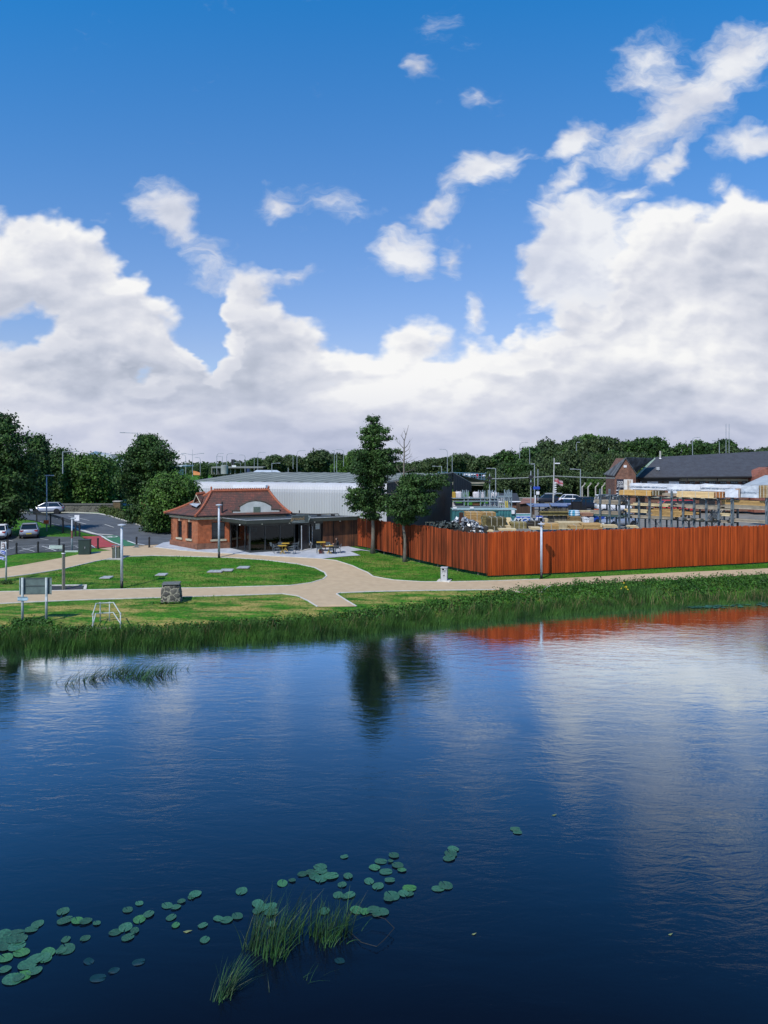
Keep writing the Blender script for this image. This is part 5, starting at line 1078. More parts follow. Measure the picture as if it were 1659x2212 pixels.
# ------------------------------------------------------------------ warehouse
WHT = mat('white_cladding', (.43,.435,.455), .5, (.38,.385,.405), .5, stretch=(1,1,.15)); BRC = mat('brown_cladding', (.022,.017,.015), .6, (.014,.011,.010), 1); ROOFG = mat('grey_green_roof', (.22,.235,.20), .7, (.14,.15,.13), .35)
E0 = Vector((.3,85,0)); E1 = Vector((-23.8,91.7,0)); RA = Vector((9.8,110,0)); RB = Vector((-21,118.6,0)); ZEV = 8.2; ZRG = 8.72
ware = thing('warehouse', 'long white corrugated warehouse with a low grey ribbed roof behind the cafe', 'warehouse', (E0.x, E0.y, 1.5))
mb = MB(); d = (E1-E0); Lw = d.length; d.normalize(); nW = Vector((d.y, -d.x, 0)); nW = -nW if nW.y > 0 else nW
prof = [(0,1.0),(0,ZEV-1.15)]+[(-.95*(1-math.cos(a)), ZEV-1.15+1.1*math.sin(a)) for a in (R(18),R(36),R(54),R(72),R(90))]
N = 330; vs = []; 
for i in range(N+1):
    p = E0+d*Lw*i/N; k = (0,.03,.03,0)[i % 4]
    for (o_, z) in prof: vs.append(p+nW*(o_+k)+Vector((0,0,z)))
m_ = len(prof); mb.add(vs, [(i*m_+j, (i+1)*m_+j, (i+1)*m_+j+1, i*m_+j+1) for i in range(N) for j in range(m_-1)]); mb.build('side_wall', WHT, ware, world=True)
mb = MB(); N = 96; vs = []; a0 = E0-nW*.95; a1 = E1-nW*.95; 
for i in range(N+1):
    f = i/N; k = .05 if i % 6 > 3 else 0; vs += [a0.lerp(a1, f)+Vector((0,0,ZEV-.04+k)), RA.lerp(RB, f)+Vector((0,0,ZRG+k)), (RA+(RA-a0)).lerp(RB+(RB-a1), f)+Vector((0,0,ZEV-1.6+k))]
for i in range(N): mb.cm = 1 if i % 6 > 3 else 0; o9 = len(mb.v); mb.add(vs[3*i:3*i+6], [(0, 3, 4, 1), (1, 4, 5, 2)])
mb.build('roof', [ROOFG, mat('rib_shade', (.05,.055,.048), .7)], ware, world=True)  # second material paints the shadow gaps along the ribs as dark stripes
mb = MB(); g = (RA-E0); Lg = g.length; g.normalize(); N = 96; vs = []; ng = Vector((g.y, -g.x, 0))
for i in range(N+1):
    p = E0+g*Lg*i/N+ng*((0,.05)[i % 2]); vs += [p+Vector((0,0,1)), p+Vector((0,0,ZEV+(ZRG-ZEV)*i/N))]
mb.add(vs, [(2*i, 2*i+2, 2*i+3, 2*i+1) for i in range(N)]); mb.build('end_wall', BRC, ware, world=True)
RC = Vector((13.5,119.5,0)); mb = MB(); mb.path([E0+Vector((0,0,ZEV+.05)), RA+Vector((0,0,ZRG+.08))], .14, 4); mb.path([RA+Vector((0,0,ZRG+.08)), RC+Vector((0,0,6.95))], .16, 4); mb.build('verge', mat('verge_grey', (.10,.11,.10), .6), ware, world=True)
mb = MB(); vs = []; N = 22
for i in range(N+1):
    p = RA.lerp(RC, i/N)+ng*(.1+.1*(i % 2)); zt = ZRG+(6.9-ZRG)*i/N; vs += [p+Vector((0,0,min(zt-.1, 5.7))), p+Vector((0,0,zt))]
mb.add(vs, [(2*i, 2*i+2, 2*i+3, 2*i+1) for i in range(N)]); mb.build('canopy_gable', mat('black_cladding', (.018,.02,.023), .5), ware, world=True)
# flat edge strip of the low building before the warehouse wall
p0 = at(px('B',582,228), 84); p1 = at(px('B',822,228), 83.4); t = thing('plant_roof', 'low white flat roof edge between warehouse wall and clay roof', 'roof', p0); m_ = MB(); m_.prism([p0, p1, p1+Vector((0,0,.35)), p0+Vector((0,0,.35))], (0,1.5,0)); m_.build('roof_edge', WHITE, t, world=True); m_ = MB(); m_.prism([p0+Vector((.1,.1,-3)), p1+Vector((-.1,.1,-3)), p1+Vector((-.1,.1,0)), p0+Vector((.1,.1,0))], (0,1.2,0)); m_.build('wall', BR_BR, t, world=True)

# ------------------------------------------------------------------ lamps and poles
def lamp(top, base, name='lamp_post'):
    pass
lp = thing('lamp_post', 'x', 'lamp post'); LH = 4.75
MB().tube((0,0,.55), (0,0,LH-.06), .105, .09, 12).build('pole', GREYP, lp, smooth=True); MB().tube((0,0,-.1), (0,0,.55), .11, .105, 12).build('base_sleeve', BLACK, lp, smooth=True)
MB().lathe((0,0,LH-.08), [(.10,0),(.30,.03),(.30,.07),(.12,.11),(.0,.13)], 16).build('lamp_head', mat('lamp_head', (.5,.53,.58), .4), lp); MB().lathe((0,0,LH-.16), [(.085,0),(.1,.07)], 12).build('collar', WHITE, lp)
for i, (p, top, lab) in enumerate((((263,1271), 1133, 'grey lamp post on the lawn beside the lower path'), ((473,1205), 1090, 'grey lamp post at the edge of the path before the cafe'), ((1169.5,1250), 1131, 'grey lamp post in front of the long orange fence'))):
    q = gr(p); o = lp if i == 0 else dup(lp, q, 0, lab); o.location = q; o['label'] = lab; o['group'] = 'grey column lamps along the paths'
    hh = HC-(top-HY)/FL*q.y-q.z; o.scale = (1, 1, hh/LH)
GL_ = 'street lamps and poles in the distance'
def pole(p0, p1, Y, kind, lab, side=1, arm=1.6, r=None):
    """p0: top pixel, p1: base pixel"""
    b = at(p1, Y); tp = at(p0, Y); h = tp.z-b.z; s = Y/FL; r = r or max(.075, .9*s*.62)
    arm *= .45; r = min(r, .11)
    name = {'swan':'street_lamp','double':'street_lamp','flat':'street_lamp','plain':'pole','camera':'camera_pole'}[kind]
    t = thing(name, lab, 'street lamp' if 'lamp' in name else 'pole', b, 0, GL_); m = MB()
    if kind == 'swan':
        m.path([(0,0,0),(0,0,h*.86),(side*arm*.08,0,h*.94),(side*arm*.35,0,h*.99),(side*arm,0,h)], [r,r*.8,r*.7,r*.65,r*.55], 6); m.build('column', POLEF, t)
        MB().box((side*(arm+.2),0,h-.02), (.6,.25,.12)).build('lamp_head', POLEF, t)
    elif kind == 'flat':
        m.path([(0,0,0),(0,0,h)], [r,r*.8], 6); m.path([(0,0,h-.08),(side*arm,0,h)], r*.6, 5); m.build('column', POLEF, t); MB().box((side*(arm+.2),0,h), (.6,.25,.11)).build('lamp_head', POLEF, t)
    elif kind == 'double':
        m.path([(0,0,0),(0,0,h)], [r,r*.35], 6); ah = h*side; m.path([(-arm,0,ah+.25),(0,0,ah-.05),(arm,0,ah+.25)], r*.6, 5); m.build('column', POLEF, t)
        for sx in (-1, 1): MB().box((sx*(arm+.5),0,ah+.28), (.9,.3,.13)).build('lamp_head', POLEF, t)
    else:
        m.path([(0,0,0),(0,0,h)], [r,r*.8], 6); m.build('column', POLEF, t)
        if kind == 'camera':
            MB().box((0,0,h*.88), (.5,.4,.35)).build('camera_housing', BLACK, t); MB().box((0,-.1,h*.75), (.3,.5,.25)).build('camera', BLACK, t)
    return t
J = lambda x, y: px('J', x, y)
for a in ((J(118,114),J(118,300),190,'swan','swan-neck lamp farthest left above the warehouse roof',-1,3.0),(J(180,66),J(180,316),170,'double','tall twin-arm street lamp left above the warehouse roof',.80,3.4),(J(250,140),J(250,305),190,'swan','small lamp right of the twin-arm street lamp',-1,1.8),
          (J(400,104),J(400,296),200,'swan','thin swan-neck lamp left of the round tank',1,2.8),(J(450,130),J(450,288),205,'flat','short lamp rising behind the round tank',-1,2.4),(J(490,106),J(490,285),200,'swan','swan-neck lamp at the right edge of the round tank',1,2.6),
          (J(615,188),J(615,285),220,'flat','small lamp right of the twin dark chimneys',-1,2.8),(J(657,118),J(657,285),190,'swan','swan-neck lamp above the dark overpass, leaning left',-1,2.0),(J(740,140),J(740,260),200,'plain','thin pole left of the white pitched roof',1,0),(J(772,94),J(772,258),190,'swan','swan-neck lamp left of the white pitched roof',1,3.0),
          (J(900,192),J(900,286),150,'flat','short pole with a side arm before the white pitched roof',1,2.6),(J(1048,235),J(1048,286),150,'plain','short stub pole right of the white pitched roof',1,0),(J(1092,112),J(1092,245),190,'swan','swan-neck lamp before the left round tree',-1,2.8),(J(1128,77),J(1128,285),180,'swan','tallest swan-neck lamp between two round trees',1,3.2),
          (J(1466,78),J(1466,280),190,'flat','straight lamp left of the tall fence tree',-1,.2),(J(1488,102),J(1488,280),185,'swan','curved lamp close to the straight lamp left of the fence tree',-1,2.6),(J(1550,69),J(1550,222),190,'swan','swan-neck lamp just left of the tall fence tree',-1,3.2),
          (px('P',1095,290),px('P',1095,450),105,'flat','tall lamp with a long arm above the spreading tree',-1,4.2),(px('P',500,440),px('P',500,616),110,'flat','thin lamp post among the trees above the stone wall',1,4),
          (px('P',300,628),px('P',300,862),112,'flat','pale lamp post behind the silver crossover car',-1,1),(px('P',426,563),px('P',426,625),125,'flat','short pale lamp among the left trees',1,1),
          (px('C',1094,400),px('C',1094,615),170,'swan','swan-neck lamp above the black canopy roof',-1,2.8),(px('C',1139,455),px('C',1139,615),165,'plain','thin mast beside the swan-neck lamp above the canopy',1,0),(px('C',1545,578),px('C',1545,800),125,'flat','lamp post with a short left arm above the steel racks',-1,2.2),(px('C',1040,558),px('C',1040,625),150,'flat','short lamp arm above the warehouse ridge',-1,3),
          (px('D',826,98),px('D',820,425),170,'swan','tall swan-neck lamp left on the wooded bank',1,3),(px('D',914,140),px('D',914,365),170,'swan','swan-neck lamp right beside the tallest on the bank',-1,2.6),(px('D',962,300),px('D',959,618),118,'flat','thick pole before the bank left of the blue sign',-1,.2),(px('D',993,348),px('D',991,642),116,'plain','pole carrying the small blue and white sign',1,0),
          (px('D',925,365),px('D',925,830),88,'camera','tall camera pole standing beside the blue banner',1,0),(px('D',540,392),px('D',540,700),100,'camera','camera pole behind the steel racks',1,0),(px('D',1360,97),px('D',1350,400),168,'swan','thin lamp on the bank left of the gable building',1,.6),
          (px('D',1392,348),px('D',1388,640),118,'flat','lamp post with left arm before the bank bushes',-1,2.4),(px('E',222,145),px('E',222,340),170,'plain','thin pole on the bank above the brick gable',1,0),(px('E',990,50),px('E',978,214),170,'swan','swan-neck lamp above the slate roof, left',1,2.6),(px('E',1215,80),px('E',1220,204),170,'swan','swan-neck lamp above the slate roof, right',-1,2.4)): pole(*a)
for x in (1280,1308): pole(px('E',x,-70), px('E',x,200), 180, 'plain', 'very thin mast above the slate roof, '+('left' if x < 1300 else 'right'), r=.07)
# light pole with lamp and a flag
Y = 108; b = at(px('D',1134,660), Y); tp = at(px('D',1143,245), Y); t = thing('flag_pole', 'pale leaning pole with a lamp, a red and white flag and pennants', 'pole', b); dv_ = tp-b
MB().path([(0,0,0), tuple(dv_)], [.10,.06], 8).build('column', mat('pale_pole', (.5,.5,.48), .6), t); MB().box(tuple(dv_*.88+Vector((.45,0,0))), (.7,.25,.14)).build('lamp_head', WHITE, t)
fl = MB(); o_ = dv_*.56; n_ = 6; vs = []
for i in range(n_+1):
    for z in (0, .7): vs.append((o_.x+.05+i*.2, .12*math.sin(i*1.7), o_.z-z-.18*i*.5-.05*math.sin(i*2)))
fl.add(vs, [(2*i, 2*i+1, 2*i+3, 2*i+2) for i in range(n_)]); FG = fl.build('flag', mat('flag_cloth', (.42,.30,.33), .8), t); RD = mat('flag_red', (.45,.03,.05), .8)
fr_ = MB(); vs = []
for i in range(n_+1):
    for z in (.28,.42): vs.append((o_.x+.05+i*.2, .12*math.sin(i*1.7)-.02, o_.z-z-.18*i*.5-.05*math.sin(i*2)))
fr_.add(vs, [(2*i, 2*i+1, 2*i+3, 2*i+2) for i in range(n_)]); fr_.add([(o_.x+.50,-.14,o_.z-.2),(o_.x+.62,-.14,o_.z-.24),(o_.x+.62,-.14,o_.z-.88),(o_.x+.50,-.14,o_.z-.84)], [(0,1,2,3)]); fr_.build('flag_cross', RD, FG)
pn = MB()
for k in range(6): q = dv_*(.46-.05*k); pn.add([(q.x+.1,0,q.z),(q.x+.5,.05,q.z-.12),(q.x+.1,0,q.z-.3)], [(0,1,2)])
pn.build('pennants', WHITE, t); MB().path([(dv_.x*.2-1.2,0,dv_.z*.2),(dv_.x*.2+1.2,0,dv_.z*.2)], .08, 5).build('cross_bar', POLEF, t)
# overhead cable across the yard
cbp = [at(px(*p), 112) for p in (('D',560,440),('D',740,436),('D',925,428),('D',1143,414),('D',1390,426),('D',1660,433),('E',278,420))]
tag(MB().path(cbp, .07, 4).build('overhead_cable', mat('cable_pale', (.30,.32,.30), .7)), 'pale overhead cable strung between the poles across the yard', 'cable')
# small signs
def panel(name, label, cat, p0, p1, Y, m, words=None, wm=None, ws=.3, post=None, th=.05, group=None):
    a = at(p0, Y); b = at(p1, Y); c = (a+b)/2; t = thing(name, label, cat, (c.x, c.y, min(a.z, b.z)), 0, group); MB().box((0,0,abs(a.z-b.z)/2), (abs(b.x-a.x), th, abs(a.z-b.z))).build('board', m, t)
    if words: text('lettering', words, wm, ws, Vector((c.x, c.y-th/2-.012, c.z)), (1,0,0), t)
    return t
t = panel('sign', 'small blue and white sign on a thin pole before the bank', 'sign', px('D',975,557), px('D',1004,586), 115.8, WHITE); MB().box((-.2,-.06,1.6*.62), (1.0,.03,.42)).build('blue_band', BLUE, t)

# ------------------------------------------------------------------ far background buildings, overpass
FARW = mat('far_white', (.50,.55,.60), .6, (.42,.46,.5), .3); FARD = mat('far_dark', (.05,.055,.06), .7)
t = thing('shopping_centre', 'distant white building with a glass pyramid above the left trees', 'building', (-90,250,3)); m = MB()
def pz(c, x, y, Y): return at(px(c, x, y), Y)
def farbox(m, c, x0, y0, x1, y1, Y, dp=12): a = pz(c, x0, y1, Y); b = pz(c, x1, y0, Y); m.prism([(a.x,Y,a.z),(b.x,Y,a.z),(b.x,Y,b.z),(a.x,Y,b.z)], (0,dp,0))
farbox(m, 'P', 690,466,975,560, 250); farbox(m, 'P', 850,505,1130,600, 245); farbox(m, 'P', 1000,545,1190,640, 240); m.build('wall', FARW, t, world=True)
m = MB(); farbox(m, 'P', 880,462,985,480, 248.9, 8); m.build('roof', mat('far_slate', (.2,.22,.25), .6), t, world=True)
m = MB(); a = pz('P',695,463,252); b = pz('P',825,463,252); c = pz('P',762,437,256); m.add([a, b, b+Vector((0,9,0)), a+Vector((0,9,0)), c], [(0,1,4),(1,2,4),(2,3,4),(3,0,4)]); m.build('glass_pyramid', mat('pyramid_glass', (.2,.28,.34), .2), t, world=True)
t = thing('canopy', 'flat white filling station canopy right of the spreading tree', 'canopy', at(px('P',1420,640), 170)); m = MB(); farbox(m, 'P', 1375,552,1455,562, 170, 10); m.build('canopy_roof', FARW, t, world=True); m = MB(); farbox(m, 'P', 1385,562,1425,640, 172, 4); m.build('kiosk', FARW, t, world=True)
t = thing('advert_banner', 'orange-red banner hanging left above the warehouse roof', 'banner', at(J(215,302), 160)); m = MB(); m.prism([pz('J',186,262,160), pz('J',215,268,160), pz('J',248,280,160), pz('J',247,302,160), pz('J',186,300,160)], (0,.1,0)); m.build('sheet', mat('banner_orange', (.62,.10,.035), .6, (.7,.35,.12), .9), t, world=True)
t = thing('storage_tank', 'round grey tank above the warehouse roof', 'tank', at(J(470,290), 195)); a = at(J(470,212), 195); rr = 33*.434/1.8228/FL*195; m = MB().lathe((0,0,0), [(rr,0),(rr,a.z-t.location.z),(0,a.z-t.location.z+.1)], 20); m.build('shell', mat('tank_grey', (.30,.32,.31), .6, (.22,.24,.235), .5), t, smooth=False)
t = thing('overpass', 'dark road overpass behind the warehouse roof, left of the white roof', 'bridge', at(J(650,290), 210)); m = MB(); farbox(m, 'J', 350,226,820,238, 210, 8); m.build('deck', mat('far_concrete', (.22,.23,.22), .8), t, world=True); m = MB()
for x in (350,372,520,560,612,700,790): farbox(m, 'J', x,238,x+8,292, 211, 3)
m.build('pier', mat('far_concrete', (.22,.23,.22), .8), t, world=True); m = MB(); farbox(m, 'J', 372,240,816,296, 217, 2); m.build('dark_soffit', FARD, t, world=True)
t = thing('chimney_stack', 'pair of slim dark chimneys right of the round tank', 'chimney', at(J(540,226), 230))
for x in (530,544): m = MB(); farbox(m, 'J', x,158,x+8,232, 230, 2); m.build('flue', FARD, t, world=True)
t = panel('sign', 'white box sign on the overpass beside the dark chimneys', 'sign', J(537,212), J(575,228), 209, WHITE); t = panel('sign', 'dark blue sign under the overpass left of the white roof', 'sign', J(672,240), J(697,284), 208, mat('navy', (.02,.04,.12), .5))
t = thing('pitched_shed', 'white pitched roof shed just above the warehouse ridge', 'shed', at(J(850,290), 150)); a = pz('J',705,287,150); b = pz('J',1003,287,150); c = pz('J',760,255,158); d_ = pz('J',945,256,158)
m = MB(); m.add([a, b, d_, c], [(0,1,2,3)]); m.build('roof', FARW, t, world=True); m = MB(); m.prism([a+Vector((0,.2,-3)), b+Vector((0,.2,-3)), b+Vector((0,.2,0)), a+Vector((0,.2,0))], (0,7,0)); m.build('wall', FARD, t, world=True)
for x in (770,830): m = MB(); m.add([pz('J',x,286,149.9), pz('J',x+28,286,149.9), pz('J',x+45,275,152.5), pz('J',x+22,275,152.5)], [(0,1,2,3)]); m.build('rooflight', mat('rooflight', (.12,.14,.11), .5), t, world=True)
# concrete bridge on the right with railing, traffic
Yb = 165; t = thing('road_bridge', 'concrete road bridge with blue railings above the black canopy', 'bridge', at(px('D',480,600), Yb)); m = MB(); a = at(px('D',60,452), Yb); b = at(px('D',640,470), Yb)
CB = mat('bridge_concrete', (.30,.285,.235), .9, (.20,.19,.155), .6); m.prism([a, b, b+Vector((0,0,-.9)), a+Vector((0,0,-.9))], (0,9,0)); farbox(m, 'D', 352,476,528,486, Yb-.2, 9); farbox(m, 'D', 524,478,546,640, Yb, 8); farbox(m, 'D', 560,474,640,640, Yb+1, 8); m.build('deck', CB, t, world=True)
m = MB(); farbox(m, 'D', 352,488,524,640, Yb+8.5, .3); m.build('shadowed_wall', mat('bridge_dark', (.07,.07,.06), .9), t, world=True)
m = MB(); BLR = mat('blue_railing', (.10,.20,.30), .5)
for h in (.5,1.0,1.7): m.path([a+Vector((0,0,h)), b+Vector((0,0,h))], .09, 4)
for k in range(24): q = a.lerp(b, k/23); m.box((q.x, q.y, q.z+.85), (.14,.14,1.7))
m.build('railing', BLR, t, world=True)

# ------------------------------------------------------------------ cars
PAINTS = {}
def paint(name, c, metal=.55):
    return mat('paint_'+name, c, .42, tuple(v*.93 for v in c), 1, metal=metal)
LAMPR = mat('tail_red', (.30,.01,.01), .3); LAMPW = mat('head_glass', (.6,.62,.65), .1)
def car(label, loc, rz, pm, L=4.3, Wd=1.8, H=1.5, style='hatch', group=None, cat='car', low=False):
    """the car points along its +x"""
    t = thing('parked_car' if 'parked' in label else 'car', label, cat, loc, rz, group); h = L/2
    roof = {'hatch': ((-.42,.97),(-.30,1.),(.10,.98),(.30,.64)), 'suv': ((-.44,.93),(-.33,.99),(.06,1.),(.26,.66)), 'saloon': ((-.36,.68),(-.20,.98),(.08,.99),(.27,.66)), 'van': ((-.495,.98),(-.46,1.),(.24,.98),(.37,.60))}[style]
    belt = .62 if style != 'van' else .56
    # lower body: stations along x with (bottom, top, half width)
    st = [(-h,.36,.50,.70),(-h+.06,.26,.60,.88),(-h*.86,.20,belt+.02,.96),(-h*.5,.17,belt+.02,1.),(0,.16,belt,1.),(h*.5,.17,belt-.01,1.),(h*.82,.19,belt-.10,.96),(h-.10,.24,.44,.84),(h,.32,.40,.66)]
    vs = []; 
    for (x, zb, zt, hw) in st:
        w = Wd/2*hw
        for (fy, fz) in ((-.86,0),(-1,.25),(-1,.7),(-.9,1),(.9,1),(1,.7),(1,.25),(.86,0)): vs.append((x, fy*w, (zb+(zt-zb)*fz)*H))
    n_ = 8; fs = [(i*n_+k, i*n_+(k+1) % n_, (i+1)*n_+(k+1) % n_, (i+1)*n_+k) for i in range(len(st)-1) for k in range(n_)]; fs += [tuple(range(n_))[::-1], tuple(range((len(st)-1)*n_, len(st)*n_))]
    MB().add(vs, fs).build('body', pm, t, smooth=True, bevel=.02)
    # cabin glass and roof
    (xa, za), (xb, zb2), (xc, zc), (xd, zd) = roof; zbel = belt*H-.02; xs0 = xa*L-.02 if style != 'saloon' else xa*L
    low4 = [(xs0-.06, Wd*.44), (xd*L+.12, Wd*.44)]; top = [(xb*L, zb2*H, Wd*.36), (xc*L, zc*H, Wd*.36)]
    rz0 = za*H if style != 'saloon' else zbel; 
    vs = [(xs0-.06,-Wd*.44,zbel),(xd*L+.25,-Wd*.43,zbel),(xd*L+.25,Wd*.43,zbel),(xs0-.06,Wd*.44,zbel), (xb*L,-Wd*.36,zb2*H-.05),(xc*L,-Wd*.36,zc*H-.05),(xc*L,Wd*.36,zc*H-.05),(xb*L,Wd*.36,zb2*H-.05)]
    MB().add(vs, [(0,1,5,4),(1,2,6,5),(2,3,7,6),(3,0,4,7),(4,5,6,7)]).build('windows', GLASSD, t)
    r_ = MB(); r_.add([(xb*L-.12,-Wd*.375,zb2*H-.05),(xc*L+.05,-Wd*.375,zc*H-.06),(xc*L+.05,Wd*.375,zc*H-.06),(xb*L-.12,Wd*.375,zb2*H-.05),(xb*L,-Wd*.33,zb2*H),(xc*L-.1,-Wd*.33,zc*H),(xc*L-.1,Wd*.33,zc*H),(xb*L,Wd*.33,zb2*H)], [(0,1,5,4),(1,2,6,5),(2,3,7,6),(3,0,4,7),(4,5,6,7),(3,2,1,0)])
    for sy in (-1, 1):
        for (p, q) in (((xs0-.06,zbel),(xb*L,zb2*H-.05)), ((xd*L+.25,zbel),(xc*L,zc*H-.05)), ((-.06*L,zbel),(-.05*L,.98*H-.05))):
            r_.path([(p[0], sy*Wd*.443, p[1]), (q[0], sy*Wd*.362, q[1])], .035, 4)
    r_.build('roof', pm, t)
    rr = .33 if style != 'suv' else .36
    for x in (-h*.62, h*.62):
        for sy in (-1, 1):
            w = MB(); prof = [(rr*.6,-.1),(rr*.96,-.1),(rr,-.06),(rr,.06),(rr*.96,.1),(rr*.6,.1)]
            n2 = 18; vs = [((x+r_2*math.cos(2*math.pi*k/n2)), sy*(Wd/2-.1)+o, rr+r_2*math.sin(2*math.pi*k/n2)) for r_2, o in prof for k in range(n2)]
            w.add(vs, [(j*n2+k, j*n2+(k+1) % n2, (j+1)*n2+(k+1) % n2, (j+1)*n2+k) for j in range(5) for k in range(n2)]); wo = w.build('wheel', TYRE, t)
            y = sy*(Wd/2-.02); rm = MB(); rm.tube((x, y-sy*.10, rr), (x, y+sy*.015, rr), rr*.62, rr*.58, 12); rm.build('rim', mat('alloy', (.45,.46,.48), .3, metal=.6), wo)
            MB().path([(x, sy*(Wd/2-.16), rr*1.02), (x, sy*(Wd/2+.004), rr*1.02)], rr*1.13, 18).build('wheel_arch', BLACK, t)
    for sy in (-1, 1):
        MB().box((h-.13, sy*Wd*.32, .42*H), (.22,.34,.13), -sy*.3).build('headlight', LAMPW, t); MB().box((-h+.07, sy*Wd*.36, .54*H), (.16,.30,.15), sy*.15).build('taillight', LAMPR, t)
        MB().box((xd*L+.02, sy*(Wd/2+.06), zbel+.06), (.12,.16,.12)).build('mirror', pm, t)
    MB().box((-h+.01, 0, .36*H), (.03,.52,.12)).build('number_plate', mat('plate_yellow', (.60,.48,.05), .5), t); MB().box((h-.0, 0, .27*H), (.03,.52,.11)).build('number_plate', WHITE, t)
    MB().box((-h+.05, 0, .22*H), (.14, Wd*.8, .2)).build('bumper', BLACK, t); MB().box((h-.08, 0, .22*H), (.16, Wd*.75, .18)).build('bumper', BLACK, t)
    return t
SIL = paint('silver', (.42,.44,.50)); WHC = paint('white', (.72,.73,.76), 0); BLC = paint('blue', (.02,.06,.32), .3); BKC = paint('black', (.015,.018,.03), .3); RDC = paint('red', (.45,.02,.02), 0)
q = G('A',440,1092); car('silver crossover driving left on the road before the stone wall', q+Vector((0,0,.05)), math.pi+.22, SIL, 4.4, 1.85, 1.62, 'suv')
q = G('A',262,1300); q2 = G('A',262,1322); car('silver hatchback parked nose-in at the bank, seen from behind', q2+Vector((-.6,1.6,.04)), R(113), SIL, 4.25, 1.85, 1.5, 'hatch')
q = G('A',-22,1335); car('white car parked at the left edge of the photo', q+Vector((-.5,1.5,.04)), R(108), WHC, 4.3, 1.8, 1.5, 'hatch')
q = at(px('A',1165,1040), 128); q.z = onz(q.x, q.y); car('white car seen between the brick pillar and the tree trunk', (q.x, q.y, HC-(px('A',0,1045)[1]-HY)/FL*128), math.pi, WHC, 4.3, 1.8, 1.55, 'hatch')
def caratpx(c, x, y, Y, **k): v_ = at(px(c, x, y), Y); return (v_.x, v_.y, max(v_.z, 1.65))
car('dark saloon car on the far side of the yard below the bank', caratpx('N',405,318,132), 0, BKC, 5.0, 1.9, 1.7, 'saloon')
car('white hatchback half hidden behind the black screen', caratpx('N',735,318,128), .1, WHC, 4.4, 1.8, 1.6, 'hatch')
car('blue car behind the solar panel rack', caratpx('N',610,395,120), 2.6, paint('dull_blue', (.03,.06,.17), .2), 4.0, 1.8, 1.6, 'suv')
car('black off-road car right of the black screen', caratpx('N',975,415,112), .4, BKC, 4.8, 1.95, 2.0, 'suv')
car('dark blue car nose-on below the green rack shelf', caratpx('N',1120,610,98), R(215), BLC, 4.4, 1.85, 1.6, 'hatch')
car('silver-blue car behind the lowest rack bay', caratpx('N',1420,655,92), R(200), SIL, 4.5, 1.85, 1.65, 'suv')
car('red van behind the racks in the middle bays', caratpx('E',800,745,100), math.pi, RDC, 5.0, 2.0, 1.9, 'van', cat='van')
vt = car('white van left behind the racks', caratpx('E',262,735,104), 0, WHC, 4.7, 2.0, 2.5, 'van', cat='van')
# bus and cars on the bridge
bz = at(px('D',335,440), Yb+3).z
t = thing('truck', 'white box truck with red end panel crossing the bridge', 'truck', at(px('D',335,440), Yb+3)); a = at(px('D',240,440), Yb+3); b = at(px('D',440,383), Yb+3); bw = b.x-a.x; bh = b.z-a.z
MB().box((bw*.15,0,bh*.52), (bw*.62,2.5,bh*.78)).build('cargo_box', WHITE, t); MB().box((bw*.42,-1.3,bh*.55), (bw*.14,.1,bh*.55)).build('red_panel', RD, t); MB().box((-bw*.36,0,bh*.32), (bw*.28,2.3,bh*.42)).build('cab', WHITE, t)
MB().box((-bw*.42,-1.18,bh*.42), (bw*.1,.1,bh*.16)).build('window', GLASSD, t)
for x in (-.38,-.1,.2,.32): MB().tube((bw*x,-1.28,.45), (bw*x,-1.0,.45), .48, n=14).build('wheel', TYRE, t)
car('pale car crossing the bridge behind the truck', (at(px('D',565,440), Yb+3).x, Yb+3, bz-.1), 0, SIL, 4.4, 1.8, 1.5, 'hatch'); car('blue car crossing the bridge near the trees', (at(px('D',700,440), Yb+3).x, Yb+3, bz-.4), 0, BLC, 4.4, 1.8, 1.5, 'hatch')
# far woodland closing the horizon
C = []
for i in range(2600):
    X = rng.uniform(-420, 520); Y = rng.uniform(380, 560); hi_ = 3.3+1.6*math.sin(X*.045)+1.0*math.sin(X*.13+1)+(5 if X > 110 else 0); C.append((X, Y, 1+rng.random()**.7*hi_))
tag(MB().quads(leafquads(np.array(C), 22, (2.6,2.2,.9), 1.9)).build('far_woodland', LF_FAR), 'dark line of far off woodland along the horizon', 'woodland', kind='stuff')

# ------------------------------------------------------------------ builders' yard
YZ = 1.63
TEAL = mat('teal_paint', (.035,.16,.17), .55, (.02,.09,.10), 1.2, mix=(.4,.6), detail=8)
t = thing('shipping_container', 'weathered teal container behind the timber stacks', 'container', at(px('D',490,840), 100)); a = at(px('D',190,840), 100); b = at(px('D',785,722), 100); t.location.z = YZ; m = MB()
Wc = b.x-a.x; N = 90; vs = []
for i in range(N+1):
    x = a.x+Wc*i/N; o = .05 if i % 4 in (1,2) else 0; vs += [(x, 100+o, YZ), (x, 100+o, b.z-.12)]
m.add(vs, [(2*i, 2*i+2, 2*i+3, 2*i+1) for i in range(N)]); m.prism([(a.x,100.08,YZ),(b.x,100.08,YZ),(b.x,100.08,b.z-.05),(a.x,100.08,b.z-.05)], (0,2.4,0)); m.build('body', TEAL, t, world=True)
m = MB(); m.prism([(a.x,99.93,b.z-.13),(b.x+.1,99.93,b.z-.13),(b.x+.1,99.93,b.z),(a.x,99.93,b.z)], (0,2.6,0)); m.build('top_rail', mat('rail_pale', (.30,.42,.44), .6), t, world=True)
m = MB(); a2 = at(px('M',665,655), 99.9); b2 = at(px('M',975,625), 99.9); m.prism([(a2.x,99.9,a2.z),(b2.x,99.9,a2.z),(b2.x,99.9,b2.z),(a2.x,99.9,b2.z)], (0,.03,0)); m.build('sign_band', mat('teal_dark', (.02,.10,.09), .6), t, world=True)
